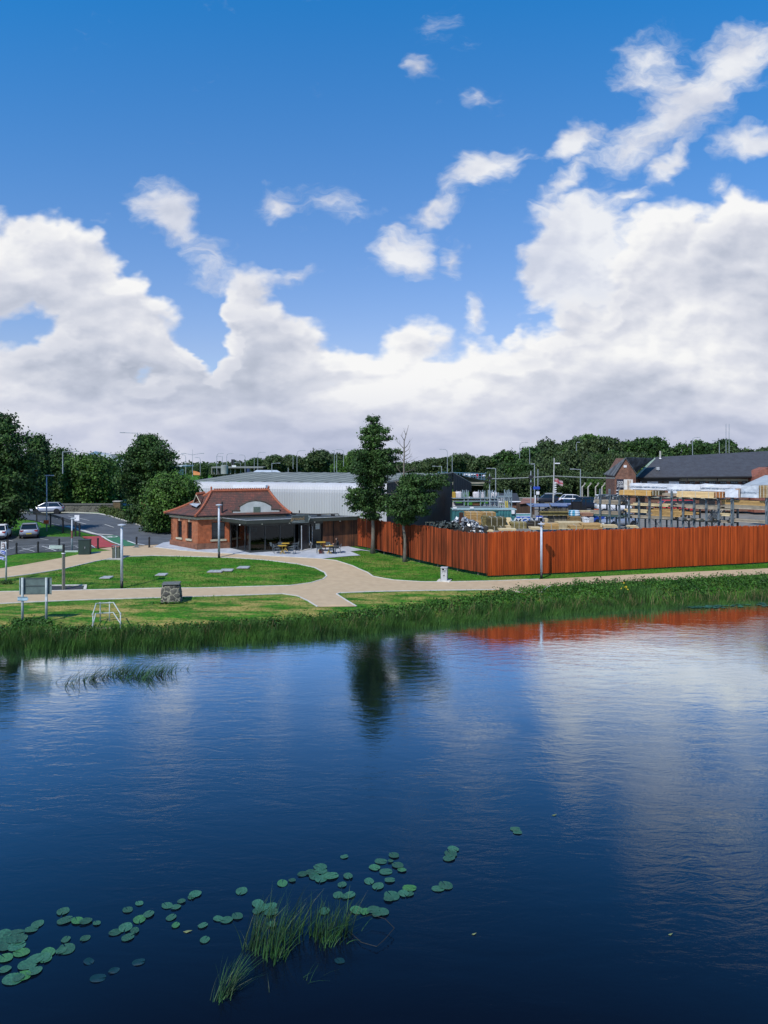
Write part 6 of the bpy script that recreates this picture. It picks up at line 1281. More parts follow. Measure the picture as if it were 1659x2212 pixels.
for (x0,y0,x1,y1,l_) in ((1240,628,1300,700,'white notice on the right end of the teal container'),(112,565,188,597,'white notice above the left end of the teal container'),(440,565,512,597,'pair of small notices above the middle of the teal container')): panel('notice', l_, 'sign', px('M',x0,y0), px('M',x1,y1), 99.85, WHITE)
# steel rack with bulk bags behind the container
RACKM = mat('rack_bluegrey', (.20,.26,.29), .5, (.15,.20,.23), 3)
Yr = 105; t = thing('storage_rack', 'blue-grey steel rack holding white bulk bags above the teal container', 'rack', at(px('D',470,715), Yr)); t.location.z = YZ
xz = lambda c, x, y, Y: (at(px(c, x, y), Y).x, at(px(c, x, y), Y).z)
for (x, y) in ((330,250),(405,250),(645,255),(725,255),(840,255),(915,255),(1155,245),(1240,245),(985,285)):
    X, Z = xz('M', x, y, Yr); 
    m = MB()
    for dy in (0, 2.2): m.box((X, Yr+dy, (Z+YZ)/2), (.14,.12,Z-YZ))
    for k in range(5): zz = YZ+(Z-YZ)*k/5; m.path([(X, Yr, zz), (X, Yr+2.2, zz+.8)], .05, 4)
    m.build('upright', RACKM, t, world=True)
for y, x0, x1 in ((372,960,1235),(398,108,985),(455,108,985),(560,108,1040),(585,108,1240)):
    X0, Z = xz('M', x0, y, Yr); X1, _ = xz('M', x1, y, Yr); m = MB()
    for dy in (-.1, 2.1): m.box(((X0+X1)/2, Yr+dy, Z), (X1-X0, .08, .14))
    m.build('beam', RACKM, t, world=True)
    if y in (398, 560): MB().box(((X0+X1)/2, Yr+1, Z-.02), (X1-X0, 2.0, .06)).build('shelf', mat('grid_grey', (.22,.25,.27), .6), t, world=True)
for (x0,y0,x1,y1) in ((330,255,385,395),(1155,250,1195,370),(1240,250,1195,370),(1165,450,1235,590),(840,258,880,320)):
    X0, Z0 = xz('M', x0, y0, Yr); X1, Z1 = xz('M', x1, y1, Yr); MB().path([(X0,Yr-.06,Z0),(X1,Yr-.06,Z1)], .05, 4).build('brace', RACKM, t, world=True)
BAGM = mat('woven_bag', (.58,.56,.58), .85, (.40,.39,.42), 2.5, bump=.5, bscale=5)
def lumpy(cx, cy, z0, w, d, h, seed, top=.1, sub=5):
    """bulging sack: a rounded box with dented faces"""
    rs = random.Random(seed); n = sub; vs = []; idx = {}; fs = []
    def pt(i, j, k):
        if (i, j, k) in idx: return idx[(i, j, k)]
        x, y, z = (i/n-.5)*2, (j/n-.5)*2, k/n; b_ = 1+.07*math.sin(z*math.pi); r_ = (1-.10*(x*x*y*y)); q = (cx+x*w/2*b_*r_+rs.uniform(-.03,.03)*w, cy+y*d/2*b_*r_, z0+z*h*(1-.06*(x*x+y*y)*(k == n))+rs.uniform(-.02,.02)*h)
        idx[(i, j, k)] = len(vs); vs.append(q); return idx[(i, j, k)]
    for a_ in range(n):
        for b_ in range(n):
            fs.append((pt(a_,0,b_), pt(a_+1,0,b_), pt(a_+1,0,b_+1), pt(a_,0,b_+1))); fs.append((pt(a_+1,n,b_), pt(a_,n,b_), pt(a_,n,b_+1), pt(a_+1,n,b_+1)))
            fs.append((pt(0,a_+1,b_), pt(0,a_,b_), pt(0,a_,b_+1), pt(0,a_+1,b_+1))); fs.append((pt(n,a_,b_), pt(n,a_+1,b_), pt(n,a_+1,b_+1), pt(n,a_,b_+1)))
            fs.append((pt(a_,b_,n), pt(a_+1,b_,n), pt(a_+1,b_+1,n), pt(a_,b_+1,n)))
    return vs, fs
def sack(c, x0, y0, x1, y1, Y, label, m=BAGM, name='bulk_bag', cat='bag', group=None, loops=True):
    a = at(px(c, x0, y1), Y); b = at(px(c, x1, y0), Y); w = b.x-a.x; h = b.z-a.z; t = thing(name, label, cat, ((a.x+b.x)/2, Y, a.z), 0, group)
    vs, fs = lumpy(0, 0, 0, w, min(w, 1.2), h, int(x0+y0)); MB().add(vs, fs).build('sack', m, t, smooth=True)
    if loops:
        l_ = MB()
        for sx in (-1, 1): l_.path([(sx*w*.4,-.3,h*.9),(sx*w*.3,-.3,h*1.13),(sx*w*.2,-.3,h*.93)], .04, 5)
        l_.build('lifting_loop', m, t)
    return t
GB = 'white bulk bags on the steel rack'
for (a, l_) in (((158,270,278,392),'white bulk bag on the top shelf, left, next to the yellow box'),((500,275,618,392),'white bulk bag on the top shelf in the middle bay'),((835,285,958,392),'white bulk bag on the top shelf, right bay'),((832,420,970,555),'white bulk bag on the lower shelf under the right bag'),((108,470,165,555),'pale sack at the left end of the lower shelf'),((640,285,710,395),'grey crumpled wrapped bag beside the middle bulk bag')): sack('M', *a, Yr+1, l_, group=GB)
for (a, l_) in (((385,372,470,400),'low heap of white wrap on the upper shelf'),((375,415,490,470),'pale sack lying on the middle rail of the rack'),((500,412,700,455),'row of flattened pale sacks in the middle bay'),((665,500,795,556),'flat white sack lying on the lower shelf'),((650,560,760,592),'white wrapped bundle behind the container rail')): sack('M', *a, Yr+1, l_, group=GB, loops=False)
YELB = mat('yellow_box', (.55,.36,.05), .7); BRB = mat('brown_box', (.24,.12,.06), .8)
def crate(c, x0, y0, x1, y1, Y, label, m, name='crate', dp=1.0, slats=3):
    a = at(px(c, x0, y1), Y); b = at(px(c, x1, y0), Y); t = thing(name, label, 'crate', ((a.x+b.x)/2, Y, a.z)); w, h = b.x-a.x, b.z-a.z; q = MB(); q.box((0,dp/2,h/2), (w*.96,dp*.94,h*.96)); q.build('box', m, t)
    q = MB()
    for k in range(slats+1): q.box((-w/2+w*k/slats, -.02, h/2), (.09,.06,h))
    q.box((0,-.05,h-.05), (w,.05,.1)); q.box((0,-.05,.05), (w,.05,.1)); q.build('slats', m, t); return t
crate('M', 110,280,158,390, Yr+.5, 'yellow box at the left end of the top shelf', YELB); crate('M', 120,425,222,462, Yr+.5, 'yellow crate on the middle rail at the left', YELB); crate('M', 500,480,620,556, Yr+.4, 'brown wooden crate on the lower shelf', BRB, slats=5)
crate('M', 165,500,320,556, Yr+.6, 'grey wire crate stack left on the lower shelf', mat('wire_grey', (.16,.18,.19), .6), slats=6)
def ladder(c, x0, y0, x1, y1, w, Y, label, m):
    a = at(px(c, x0, y0), Y); b = at(px(c, x1, y1), Y); t = thing('ladder', label, 'ladder', b); d_ = a-b; q = MB(); wx = w*CROP[c][2]/1.8228/FL*Y
    for sx in (0, wx): q.path([(sx,0,0),(sx+d_.x,.3,d_.z)], .05, 4)
    q.build('side_rail', m, t); q = MB()
    for k in range(1, 8): f = k/8; q.tube((d_.x*f,.3*f,d_.z*f), (wx+d_.x*f,.3*f,d_.z*f), .035, n=4)
    q.build('rungs', m, t)
AL = mat('aluminium', (.55,.57,.58), .4, metal=.3)
ladder('M',1045,385,1075,595,40, Yr-.5,'aluminium ladder leaning in the middle of the three ladders', AL); ladder('M',985,410,1000,590,34, Yr-.5,'short aluminium ladder at the left of the three ladders', AL); ladder('M',1125,450,1135,595,40, Yr-.6,'yellow ladder at the right end of the rack', mat('ladder_yellow', (.62,.50,.08), .5))
# timber stacks behind the fence
def stack(c, x0, y0, x1, y1, Y, label, m, dp=2.2, rows=6, name='timber_stack', rz=0, end=None, bands=2, group='timber stacks in the yard'):
    a = at(px(c, x0, y1), Y); b = at(px(c, x1, y0), Y); w, h = b.x-a.x, b.z-a.z; t = thing(name, label, 'timber stack', ((a.x+b.x)/2, Y, a.z), rz, group); q = MB(); rh = h/rows
    for k in range(rows):
        n_ = max(2, int(dp/.25))
        for j in range(n_): q.box((rng.normal()*.04, dp*(j+.5)/n_, rh*(k+.45)), (w*(.97+.04*rng.random()), dp/n_*.93, rh*.84))
    q.build('boards', m, t)
    if bands:
        q = MB(); bm_ = end or mat('band_pale', (.5,.48,.40), .6)
        for k in range(bands): x = -w/2+w*(k+.7)/(bands+.4); q.box((x, dp/2, h/2), (.05, dp+.05, h+.04))
        q.build('strapping', bm_, t)
    return t
def ground_under(t_, c, x0, x1, y, Y):
    pass
stack('M',370,672,665,838,88,'tall sawn timber pack at the left before the teal container', TIMB, 2.4, 7); stack('M',430,845,665,975,87.6,'sawn timber pack under the tall left pack', TIMB, 2.4, 6)
stack('M',690,672,938,770,89,'sawn timber pack behind the dark fence panel stack', TIMB, 2.0, 4); stack('M',700,738,800,935,86,'stepped pale board ends left of the dark panel stack', TIMO, 1.2, 7, bands=0)
stack('M',780,772,1145,930,85,'dark olive stack of fence panels with pale straps', mat('olive_dark', (.10,.085,.032), .9, (.06,.05,.02), 3, island=.25), 2.0, 6, bands=3); stack('M',690,945,1130,1020,84,'low dark olive stack under the fence panels', mat('olive_dark', (.10,.085,.032), .9), 2.0, 3, bands=3)
stack('M',1130,925,1230,985,84.5,'small pale board pile right of the dark panel stack', TIMP, 1.5, 4, bands=0); stack('M',1230,862,1540,985,85,'broad pack of bundled posts right of the dark panels', TIMO, 1.8, 4, bands=3)
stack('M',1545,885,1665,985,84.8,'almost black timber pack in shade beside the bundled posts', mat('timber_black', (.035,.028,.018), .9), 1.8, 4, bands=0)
stack('M',640,1018,900,1045,80,'pale planks peeping over the fence left of the corner', TIMP, 1.4, 2, bands=0); stack('M',1010,990,1330,1022,78,'pale planks peeping over the fence at its corner', TIMP, 1.4, 2, bands=0)
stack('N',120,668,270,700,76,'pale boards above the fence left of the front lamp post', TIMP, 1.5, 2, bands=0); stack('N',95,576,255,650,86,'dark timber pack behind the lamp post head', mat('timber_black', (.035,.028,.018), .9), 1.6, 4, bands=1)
stack('N',305,615,530,695,80,'orange-brown timber pack right of the front lamp post', TIMB, 1.8, 5, bands=1); stack('N',530,592,900,690,84,'long untidy pile of pale boards right of the brown pack', TIMP, 2.2, 5, bands=0)
stack('N',700,640,880,690,79.5,'short brown board pile before the long pale boards', TIMB, 1.4, 3, bands=1); stack('N',885,612,1180,688,82,'ochre timber pile left of the first rack upright', TIMB, 1.8, 4, bands=0)
stack('N',700,500,858,600,92,'square brown timber pack under the blue and white bags', mat('timber_brown', (.26,.17,.07), .85, (.18,.11,.045), 3, island=.2), 1.6, 6, bands=0); stack('N',290,535,370,592,90,'small pale timber pile right of the blue framed board', TIMP, 1.5, 4, bands=0)
stack('E',0,838,130,868,80,'low ochre boards at the foot of the left racks', TIMB, 1.2, 2, bands=0); stack('E',170,842,300,866,80,'pale boards beneath the second rack bay', TIMP, 1.2, 2, bands=0); stack('E',410,850,490,868,79,'short pale board ends at the fence top', TIMP, 1.2, 2, bands=0)
m = MB(); a = at(px('D',712,900), 86); b = at(px('D',718,800), 86.5); t = thing('plank', 'single pale plank leaning beside the dark panels', 'plank', a); MB().prism([Vector((-.2,0,0)), Vector((.3,0,0)), (b-a)+Vector((.2,0,0)), (b-a)+Vector((-.25,0,0))], (0,.06,0)).build('board', TIMP, t)
# rubbish heap
PLST = mat('plastic_wrap', (.45,.47,.50), .35, (.12,.14,.17), 2.5, island=.5, mix=(.4,.6)); C = []; 
for i in range(900):
    x = rng.uniform(190, 470); top = np.interp(x, [190,230,285,340,400,450,475], [860,830,800,825,850,890,925]); y = rng.uniform(top, 950); p = at(px('D', x, y), 80+rng.random()*2.2); C.append(tuple(p))
t = thing('rubbish_heap', 'heap of crumpled grey plastic sheeting behind the fence', 'rubbish heap', at(px('D',330,945), 80)); q = MB(); q.quads(leafquads(np.array(C)-np.array(t.location), 3, .12, .42)); q.build('plastic', PLST, t)
vs, fs = lumpy(0, 1, -1.5, 4.6, 2.2, 2.2, 5); MB().add(vs, fs).build('mound', mat('heap_dark', (.03,.025,.022), .9), t)
q = MB(); a = at(px('D',275,775), 80)-t.location; q.box((a.x, 0, a.z-.5), (.45,.08,1.5), .3); q.box((a.x+1.2, -.2, a.z-2.2), (1.2,.06,.7), .2); q.build('rusty_board', mat('rust', (.06,.025,.015), .9), t)
t = thing('sheet_pile', 'low dark heap of grey sheeting under the dead topped tree', 'rubbish heap', at(px('D',90,880), 76)); C = [tuple(at(px('D', rng.uniform(20,250), rng.uniform(858,885)), 76+rng.random()*1.5)-t.location) for _ in range(160)]; MB().quads(leafquads(np.array(C), 3, .12, .4)).build('sheets', mat('grey_sheet', (.07,.09,.09), .6, (.03,.04,.04), 2, island=.4), t)
t = thing('pallet', 'upturned pale pallet sticking up over the fence', 'pallet', at(px('C',930,1120), 70.5)); s_ = .4219/1.8228/FL*70.5; q = MB(); q.box((0,0,38*s_), (88*s_,.12,8*s_))
for x in (-38,0,38): q.box((x*s_,0,18*s_), (9*s_,.1,34*s_))
q.build('slats', TIMP, t)
# blue banner and blue framed board, small sheds
t = thing('banner', 'blue, teal and white banner with large white letters', 'banner', at(px('M',1465,870), 92)); Yn = 92; BW = mat('banner_white', (.6,.64,.7), .6); BB = mat('banner_blue', (.02,.085,.36), .6, (.03,.12,.40), 1); BT = mat('banner_teal', (.04,.26,.28), .6)
def strip_(y0, y1, mm, nm, x0=1330, x1=1620, off=0): a = at(px('M', x0, y1), Yn); b = at(px('M', x1, y0), Yn); MB().prism([(a.x,Yn-off,a.z),(b.x,Yn-off,a.z),(b.x,Yn-off,b.z),(a.x,Yn-off,b.z)], (0,.03,0)).build(nm, mm, t, world=True)
strip_(690,705,BW,'white_stripe'); strip_(705,735,BT,'teal_stripe'); strip_(735,750,BW,'white_stripe'); strip_(750,785,BB,'blue_stripe'); strip_(785,797,BW,'white_stripe'); strip_(797,872,BB,'blue_panel'); strip_(860,872,BT,'teal_stripe',1420,1560,.05)
c_ = at(px('M',1470,832), Yn); text('lettering', 'way', BW, 1.75, c_+Vector((0,-.06,.12)), (1,0,0), t, sx=1.25)
for k in range(3): a = at(px('M',1333,808+k*22), Yn); MB().box((a.x+.35, Yn-.05, a.z), (.8,.04,.16), 0).build('white_flash', BW, t, world=True)
t = panel('notice_board', 'white board in a blue frame before the timber piles', 'sign', px('N',193,492), px('N',285,600), 90, BLUE); a = at(px('N',200,512), 89.9); b = at(px('N',275,600), 89.9); MB().box(((a.x+b.x)/2, 89.93, (a.z+b.z)/2), (b.x-a.x, .04, a.z-b.z)).build('white_face', WHITE, t, world=True)
q = MB()
for x0 in (212, 240):
    for k in range(6): a = at(px('N',x0,528+k*9), 89.88); q.box((a.x+.3,89.88,a.z), (.5+.1*(k % 2),.02,.05))
q.build('printed_lines', mat('print_grey', (.25,.27,.33), .7), t, world=True)
t = thing('brick_shed', 'small brick shed with a dark slate roof behind the ladders', 'shed', at(px('D',760,760), 116)); m = MB(); farbox(m, 'D', 745,655,815,760, 116, 3); m.build('wall', BR_BR, t, world=True)
a, b, c, d_ = at(px('D',560,655),115.7), at(px('D',828,655),115.7), at(px('D',795,573),121), at(px('D',560,573),121); m = MB(); m.add([a,b,c,d_], [(0,1,2,3)]); m.build('roof', mat('slate_dark', (.035,.038,.045), .7), t, world=True); m = MB(); m.path([a,b], .12, 4); m.build('gutter', WHITE, t, world=True)
t = thing('brick_hut', 'low reddish brick hut with a patched roof beside the slate roofed shed', 'shed', at(px('D',880,760), 112)); m = MB(); farbox(m, 'D', 822,672,960,775, 112, 3); m.build('wall', mat('hut_boards', (.09,.05,.03), .9, (.03,.018,.012), .8, stretch=(3,1,.2)), t, world=True)
a, b, c, d_ = at(px('D',818,674),111.7), at(px('D',965,660),111.7), at(px('D',960,622),116), at(px('D',850,620),116); m = MB(); m.add([a,b,c,d_], [(0,1,2,3)]); m.build('roof', mat('patched_tin', (.25,.11,.08), .8, (.12,.07,.055), 1.2), t, world=True)
t = thing('boundary_wall', 'long concrete boundary wall at the foot of the wooded bank', 'wall', at(px('D',1200,660), 136)); m = MB(); farbox(m, 'D', 820,620,1660,700, 136, .5); m.build('wall', mat('wall_concrete', (.23,.21,.165), .9, (.15,.14,.11), .6), t, world=True); m = MB(); farbox(m, 'D', 820,616,1660,621, 135.9, .8); m.build('coping', CONC, t, world=True)
for i, x in enumerate((1405,1460,1530,1590,1655)):
    a = at(px('D',x,665), 134); t = thing('fence_post', 'cranked concrete fence post before the bank bushes', 'post', a, 0, 'cranked concrete posts'); MB().path([(0,0,0),(0,0,2.8),(.55,0,3.5)], .13, 4).build('post', CONC, t)
t = thing('screen', 'tall solid black screen beside the blue and white bags', 'screen', at(px('N',800,490), 100)); m = MB(); farbox(m, 'N', 715,282,872,490, 100, .2); m.build('panel', BLACK, t, world=True); m = MB(); Z = at(px('N',0,250), 99.8).z
for x in (715,872,930): X = at(px('N',x,250), 99.8).x; m.box((X,99.8,(Z+YZ)/2), (.1,.1,Z-YZ))
X0, X1 = at(px('N',705,250), 99.8).x, at(px('N',1440,250), 99.8).x; m.box(((X0+X1)/2,99.8,Z), (X1-X0,.08,.08)); m.build('frame', BLACK, t, world=True)
# solar-blue sheet roofed rack
t = thing('sheet_rack', 'open timber rack roofed with blue sheets and holding upright poles', 'rack', at(px('N',450,590), 94)); Ys = 94
SOL = mat('blue_sheet', (.07,.12,.25), .35, (.05,.09,.20), 2)
for (x0, x1, o) in ((45,390,0),(385,650,.06)):
    a, b, c, d_ = at(px('N',x0+(60 if x0 < 100 else 40),360),Ys), at(px('N',x1+8,360),Ys), at(px('N',x1-10,318),Ys+3), at(px('N',x0,318),Ys+3); m = MB(); m.prism([a+Vector((0,0,o)),b+Vector((0,0,o)),c+Vector((0,0,o)),d_+Vector((0,0,o))], (0,0,.06)); m.build('roof_sheet', SOL, t, world=True)
m = MB()
for x in (130,240,380,500,560,650): X = at(px('N',x,0),Ys+.5).x; m.box((X,Ys+.5,(at(px('N',0,362),Ys).z+YZ)/2), (.14,.14,at(px('N',0,362),Ys).z-YZ))
for (p, q_) in (((260,430),(370,365)),((380,430),(480,365)),((100,370),(160,330))): m.path([at(px('N',*p),Ys+.4), at(px('N',*q_),Ys+.4)], .06, 4)
m.build('frame', mat('frame_brown', (.06,.05,.04), .8), t, world=True)
m = MB(); farbox(m, 'N', 258,430,678,444, Ys-.3, 1.6); farbox(m, 'N', 258,484,678,490, Ys-.3, 1.6); m.build('shelf', TIMO, t, world=True)
m = MB()
for k in range(26): x = 375+k*11.3; farbox(m, 'N', x, 375+6*math.sin(k*1.7), x+6, 430, Ys+.2, .12); farbox(m, 'N', x-8, 492+5*math.sin(k), x-1, 588, Ys, .12)
m.build('poles', mat('grey_posts', (.17,.15,.11), .9, (.08,.07,.05), 2, island=.4), t, world=True)
m = MB(); farbox(m, 'N', 262,446,676,482, Ys-.1, 1); m.build('logs', TIMO, t, world=True)
m = MB(); farbox(m, 'N', 320,372,560,428, Ys+2.4, .2); farbox(m, 'N', 300,495,500,585, Ys+2.4, .2); m.build('white_backing', mat('white_sheet', (.5,.52,.55), .7), t, world=True)
BWM = mat('printed_bag', (.55,.62,.68), .5, (.06,.28,.42), 1.6, mix=(.46,.54))
for i, (x0, x1, y0, y1) in enumerate(((685,825,462,492),(682,826,435,463),(690,822,410,436))): sack('N', x0,y0,x1,y1, 92.6, ('lowest','middle','topmost')[i]+' layer of blue and white bags on the brown timber pack', BWM, 'bag_layer', 'bags', 'blue and white bags', False)
stack('N',875,455,1040,500,93,'low brick-coloured block pile right of the black screen', mat('brick_pack', (.30,.16,.10), .9, (.22,.11,.07), 2, island=.3), 1.6, 4, bands=0, name='block_pile'); stack('N',870,422,1060,450,96,'pale timber pile right of the black screen', TIMP, 1.4, 3, bands=0)
for (a, l_) in (((862,510,945,592),'grey wrapped pallet load left of the white crate'),((985,512,1045,598),'striped wrapped pallet load beside the blue car')): sack('N', *a, 93, l_, mat('grey_wrap', (.42,.42,.43), .6, (.30,.30,.31), 2), 'wrapped_pallet', 'pallet load', None, False)
crate('N', 905,525,975,600, 91.5, 'white slatted crate between two wrapped pallet loads', WHITE, dp=1.0)
sack('N',1055,390,1120,435, 97,'orange bundle of nets before the white van', mat('orange_net', (.35,.08,.03), .9), 'net_bundle', 'bundle', None, False)
MB_ = tag(MB().tube(at(px('N',178,320),104), at(px('N',182,190),104), .09, n=6).build('white_pole', WHITE), 'short white pole left of the black car', 'pole')

# ------------------------------------------------------------------ cantilever racks on the right
RK = mat('cantilever_steel', (.115,.145,.165), .55, (.08,.10,.115), 2); PL1 = mat('plank_grey', (.34,.29,.22), .85, (.22,.19,.145), 2, island=.3)
def rk(x):
    """point on the rack line for a column of crop E"""
    f = (x-145)/(1337-145); Y = 84*75/(75+(84-75)*f) if False else 84+(75-84)*f; X = ((2300+x*.4364)/1.8228-CX)/FL*Y; return X, Y
rd = Vector((rk(1337)[0]-rk(145)[0], rk(1337)[1]-rk(145)[1], 0)).normalized(); rn = Vector((-rd.y, rd.x, 0))
cr1 = thing('cantilever_rack', 'row of dark steel cantilever racks stacked with planks above the orange fence', 'rack', (rk(145)[0], rk(145)[1], YZ)); cr2 = thing('cantilever_rack', 'taller grey cantilever rack at the right edge of the photo', 'rack', (rk(1337)[0], rk(1337)[1], YZ))
def zE(y, x): return HC-((1700+y*.4364)/1.8228-HY)/FL*rk(x)[1]
LV = (3.45, 4.72, 6.05, 6.98)
for k, (x, top) in enumerate(((145,515),(230,515),(318,512),(405,570),(495,575),(590,578),(690,582),(790,535),(893,590),(993,592),(1103,598),(1215,600),(1337,545),(1650,550))):
    X, Y = rk(x); zt = zE(top, x); par = cr2 if k >= 12 else cr1; w = .26 if k >= 12 else .2; m = MB(); m.box((X, Y, (zt+YZ)/2), (w*.5, w*1.2, zt-YZ), math.atan2(rd.y, rd.x)); c_ = Vector((X, Y, 0)); m.box((X, Y, (zt+YZ)/2-.01), (w*1.2, .05, zt-YZ-.03), math.atan2(rd.y, rd.x)+.0)
    p2 = c_+rn*1.7; m.box((p2.x, p2.y, (zt-.8+YZ)/2), (w*.6, w, zt-.8-YZ), math.atan2(rd.y, rd.x)); m.build('upright', RK, par, world=True)
    m = MB()
    for z in LV: 
        if z < zt+.1: a = c_-rn*.45; b = c_+rn*1.9; m.path([a+Vector((0,0,z-.08)), b+Vector((0,0,z-.08))], .07, 4)
    m.build('arm', RK, par, world=True)
m = MB()
for k in range(11):
    if k in (1, 3, 5, 8, 10):
        xa = 145+k*99; Xa, Ya = rk(xa); Xb, Yb_ = rk(xa+92)
        for z0, z1 in ((3.5,4.6),(4.8,5.9)): m.path([(Xa,Ya+.9,z0),(Xb,Yb_+.9,z1)], .022, 4); m.path([(Xa,Ya+.9,z1),(Xb,Yb_+.9,z0)], .022, 4)
for z in LV[1:3]+(6.9,): Xa, Ya = rk(120 if z > 6.5 else 145); Xb, Yb_ = rk(1250); m.path([(Xa,Ya+1.0,z-.14),(Xb,Yb_+1.0,z-.14)], .05, 4)
m.build('bracing', RK, cr1, world=True)
def planks(xa, xb, y, label, m_, hgt=.14, n=3, dp=1.2, dr=0., jitter=.05, group='planks on the cantilever racks', sag=0):
    """planks lying along the rack between two columns of crop E; y = row of their underside"""
    Xa, Ya = rk(xa); Xb, Yb_ = rk(xb); z = zE(y, (xa+xb)/2); A = Vector((Xa, Ya, z)); B = Vector((Xb, Yb_, z)); d_ = (B-A); Ln = d_.length; t = thing('plank_stack', label, 'planks', A, 0, group); q = MB()
    for k in range(n):
        for j in range(4):
            s0 = rng.uniform(-.3,.3) if jitter else 0; e0 = rng.uniform(-.3,.3) if jitter else 0; a = A+d_/Ln*(s0)+rn*.13+rn*dp*j/4; b = B+d_/Ln*e0+rn*.13+rn*dp*j/4; h = hgt/n; z0 = h*k+.01
            up = Vector((0,0,z0)); q.prism([a+up, b+up, b+up+Vector((0,0,h*.86)), a+up+Vector((0,0,h*.86))], rn*dp/4.3)
    q.build('boards', m_, t, world=True); return t
planks(90,340,655,'pale planks on the upper shelf at the left end of the racks', PL1, .45, 4); planks(420,775,672,'single layer of pale planks on the upper shelf, second bay group', TIMP, .3, 2); planks(815,1215,684,'grey planks on the upper shelf right of the pale ones', PL1, .35, 3); planks(900,1300,700,'long grey board beneath the grey planks at upper right', PL1, .14, 1)
planks(75,340,765,'grey-green boards on the lower shelf at the left end', mat('green_board', (.075,.12,.105), .7, (.05,.085,.075), 2), .2, 2); planks(60,310,745,'pale planks lying over the grey-green boards', PL1, .35, 3, dr=0); planks(360,580,730,'thick honey-coloured boards in the second bay', TIMP, .36, 2)
planks(410,800,785,'sloping grey planks on the lower shelf, second bay group', PL1, .3, 2); planks(600,880,765,'stack of brown boards in the middle of the racks', TIMB, .8, 5); planks(850,1000,752,'short ochre boards behind the middle uprights', TIMB, .35, 2); planks(890,1300,815,'long grey boards on the lower shelf at right', PL1, .25, 2)
planks(1235,1640,662,'brown planks on the upper shelf of the right hand rack', TIMB, .45, 4); planks(1240,1660,700,'grey planks on the shelf of the right hand rack', PL1, .4, 3); planks(1300,1660,822,'weathered boards on the lower shelf at the right edge', PL1, .3, 2); planks(1230,1300,762,'short pale board end low in the right bay', TIMP, .3, 2); planks(690,850,578,'short grey boards between the two honey packs on top', PL1, .25, 2)
def pack(xa, xb, yb, yt, label, m_, n, m2=None, wrap=False, words=None, dp=1.5, back=0., group=None, wx=()):
    Xa, Ya = rk(xa); Xb, Yb_ = rk(xb); xm = (xa+xb)/2; z = zE(yb, xm); h = zE(yt, xm)-z; A = Vector((Xa, Ya, 0))+rn*back; B = Vector((Xb, Yb_, 0))+rn*back; d_ = (B-A); Ln = d_.length; d_.normalize(); t = thing('wrapped_timber_pack' if wrap else 'timber_pack', label, 'timber pack', (A.x, A.y, z), 0, group); q = MB()
    if wrap:
        nx = max(6, int(Ln/.35)); nz = 4; vs = []
        for face in (0, 1):
            for i in range(nx+1):
                for k in range(nz+1): p = A+d_*Ln*i/nx-rn*.5+rn*(dp*face)+rn*rng.normal()*.012; vs.append(p+Vector((0,0,z+h*k/nz+(rng.normal()*.015 if k == nz else 0))))
        o = (nx+1)*(nz+1); fs = []
        for i in range(nx):
            for k in range(nz): a = i*(nz+1)+k; fs.append((a, a+nz+1, a+nz+2, a+1)); fs.append((o+a+nz+1, o+a, o+a+1, o+a+nz+2))
            fs.append((i*(nz+1)+nz, (i+1)*(nz+1)+nz, o+(i+1)*(nz+1)+nz, o+i*(nz+1)+nz))
        for k in range(nz): fs.append((o+k, k, k+1, o+k+1)); e = nx*(nz+1)+k; fs.append((e, o+e, o+e+1, e+1))
        q.add(vs, fs); q.build('plastic_wrap', m_, t, world=True)
        if words:
            for xw in wx:
                X, Y = rk(xw); p = Vector((X, Y, 0))+rn*back-rn*.54; text('printed_name', words, mat('print_blue', (.10,.16,.24), .6), .22, (p.x, p.y, z+h*.42), d_, t, depth=.006, sx=1.5)
    else:
        for k in range(n):
            for j in range(5): a = A+d_*rng.uniform(0,.06)-rn*.5+rn*dp*j/5; b = A+d_*(Ln-rng.uniform(0,.06))-rn*.5+rn*dp*j/5; zz = z+h*k/n; q.prism([a+Vector((0,0,zz)), b+Vector((0,0,zz)), b+Vector((0,0,zz+h/n*.9)), a+Vector((0,0,zz+h/n*.9))], rn*dp/5.3)
        q.build('boards', m_, t, world=True); q = MB()
        for f in (.15,.5,.85): a = A+d_*Ln*f-rn*.51; q.prism([a+Vector((0,0,z-.01)), a+d_*.05+Vector((0,0,z-.01)), a+d_*.05+Vector((0,0,z+h+.01)), a+Vector((0,0,z+h+.01))], -rn*.015)
        q.build('strapping', mat('band_pale', (.5,.48,.40), .6), t, world=True)
        if m2: e = B-d_*.02-rn*.5; MB().prism([e+Vector((0,0,z)), e+rn*dp+Vector((0,0,z)), e+rn*dp+Vector((0,0,z+h)), e+Vector((0,0,z+h))], d_*.12).build('pack_end', m2, t, world=True)
    return t
WRAP = mat('white_wrap', (.60,.62,.66), .4, (.48,.50,.55), 1.5, bump=.3, bscale=3); HON = mat('honey_timber', (.55,.33,.10), .75, (.42,.24,.07), 2, island=.15); HON2 = mat('pale_honey_timber', (.66,.47,.23), .75, (.55,.38,.18), 2, island=.12); OR = mat('end_orange', (.36,.13,.03), .85, (.20,.07,.02), 5)
pack(332,625,572,528,'honey timber pack on top of the racks at the left', HON, 4, m2=None); pack(625,700,572,530,'dark greenish end pack beside the left honey timber', mat('dark_ends', (.12,.085,.035), .9, (.06,.045,.02), 5), 4)
pack(850,1190,592,540,'long pale honey timber pack on top of the racks', HON2, 4); pack(1192,1275,592,543,'orange rough-ended pack at the end of the pale timber', OR, 4)
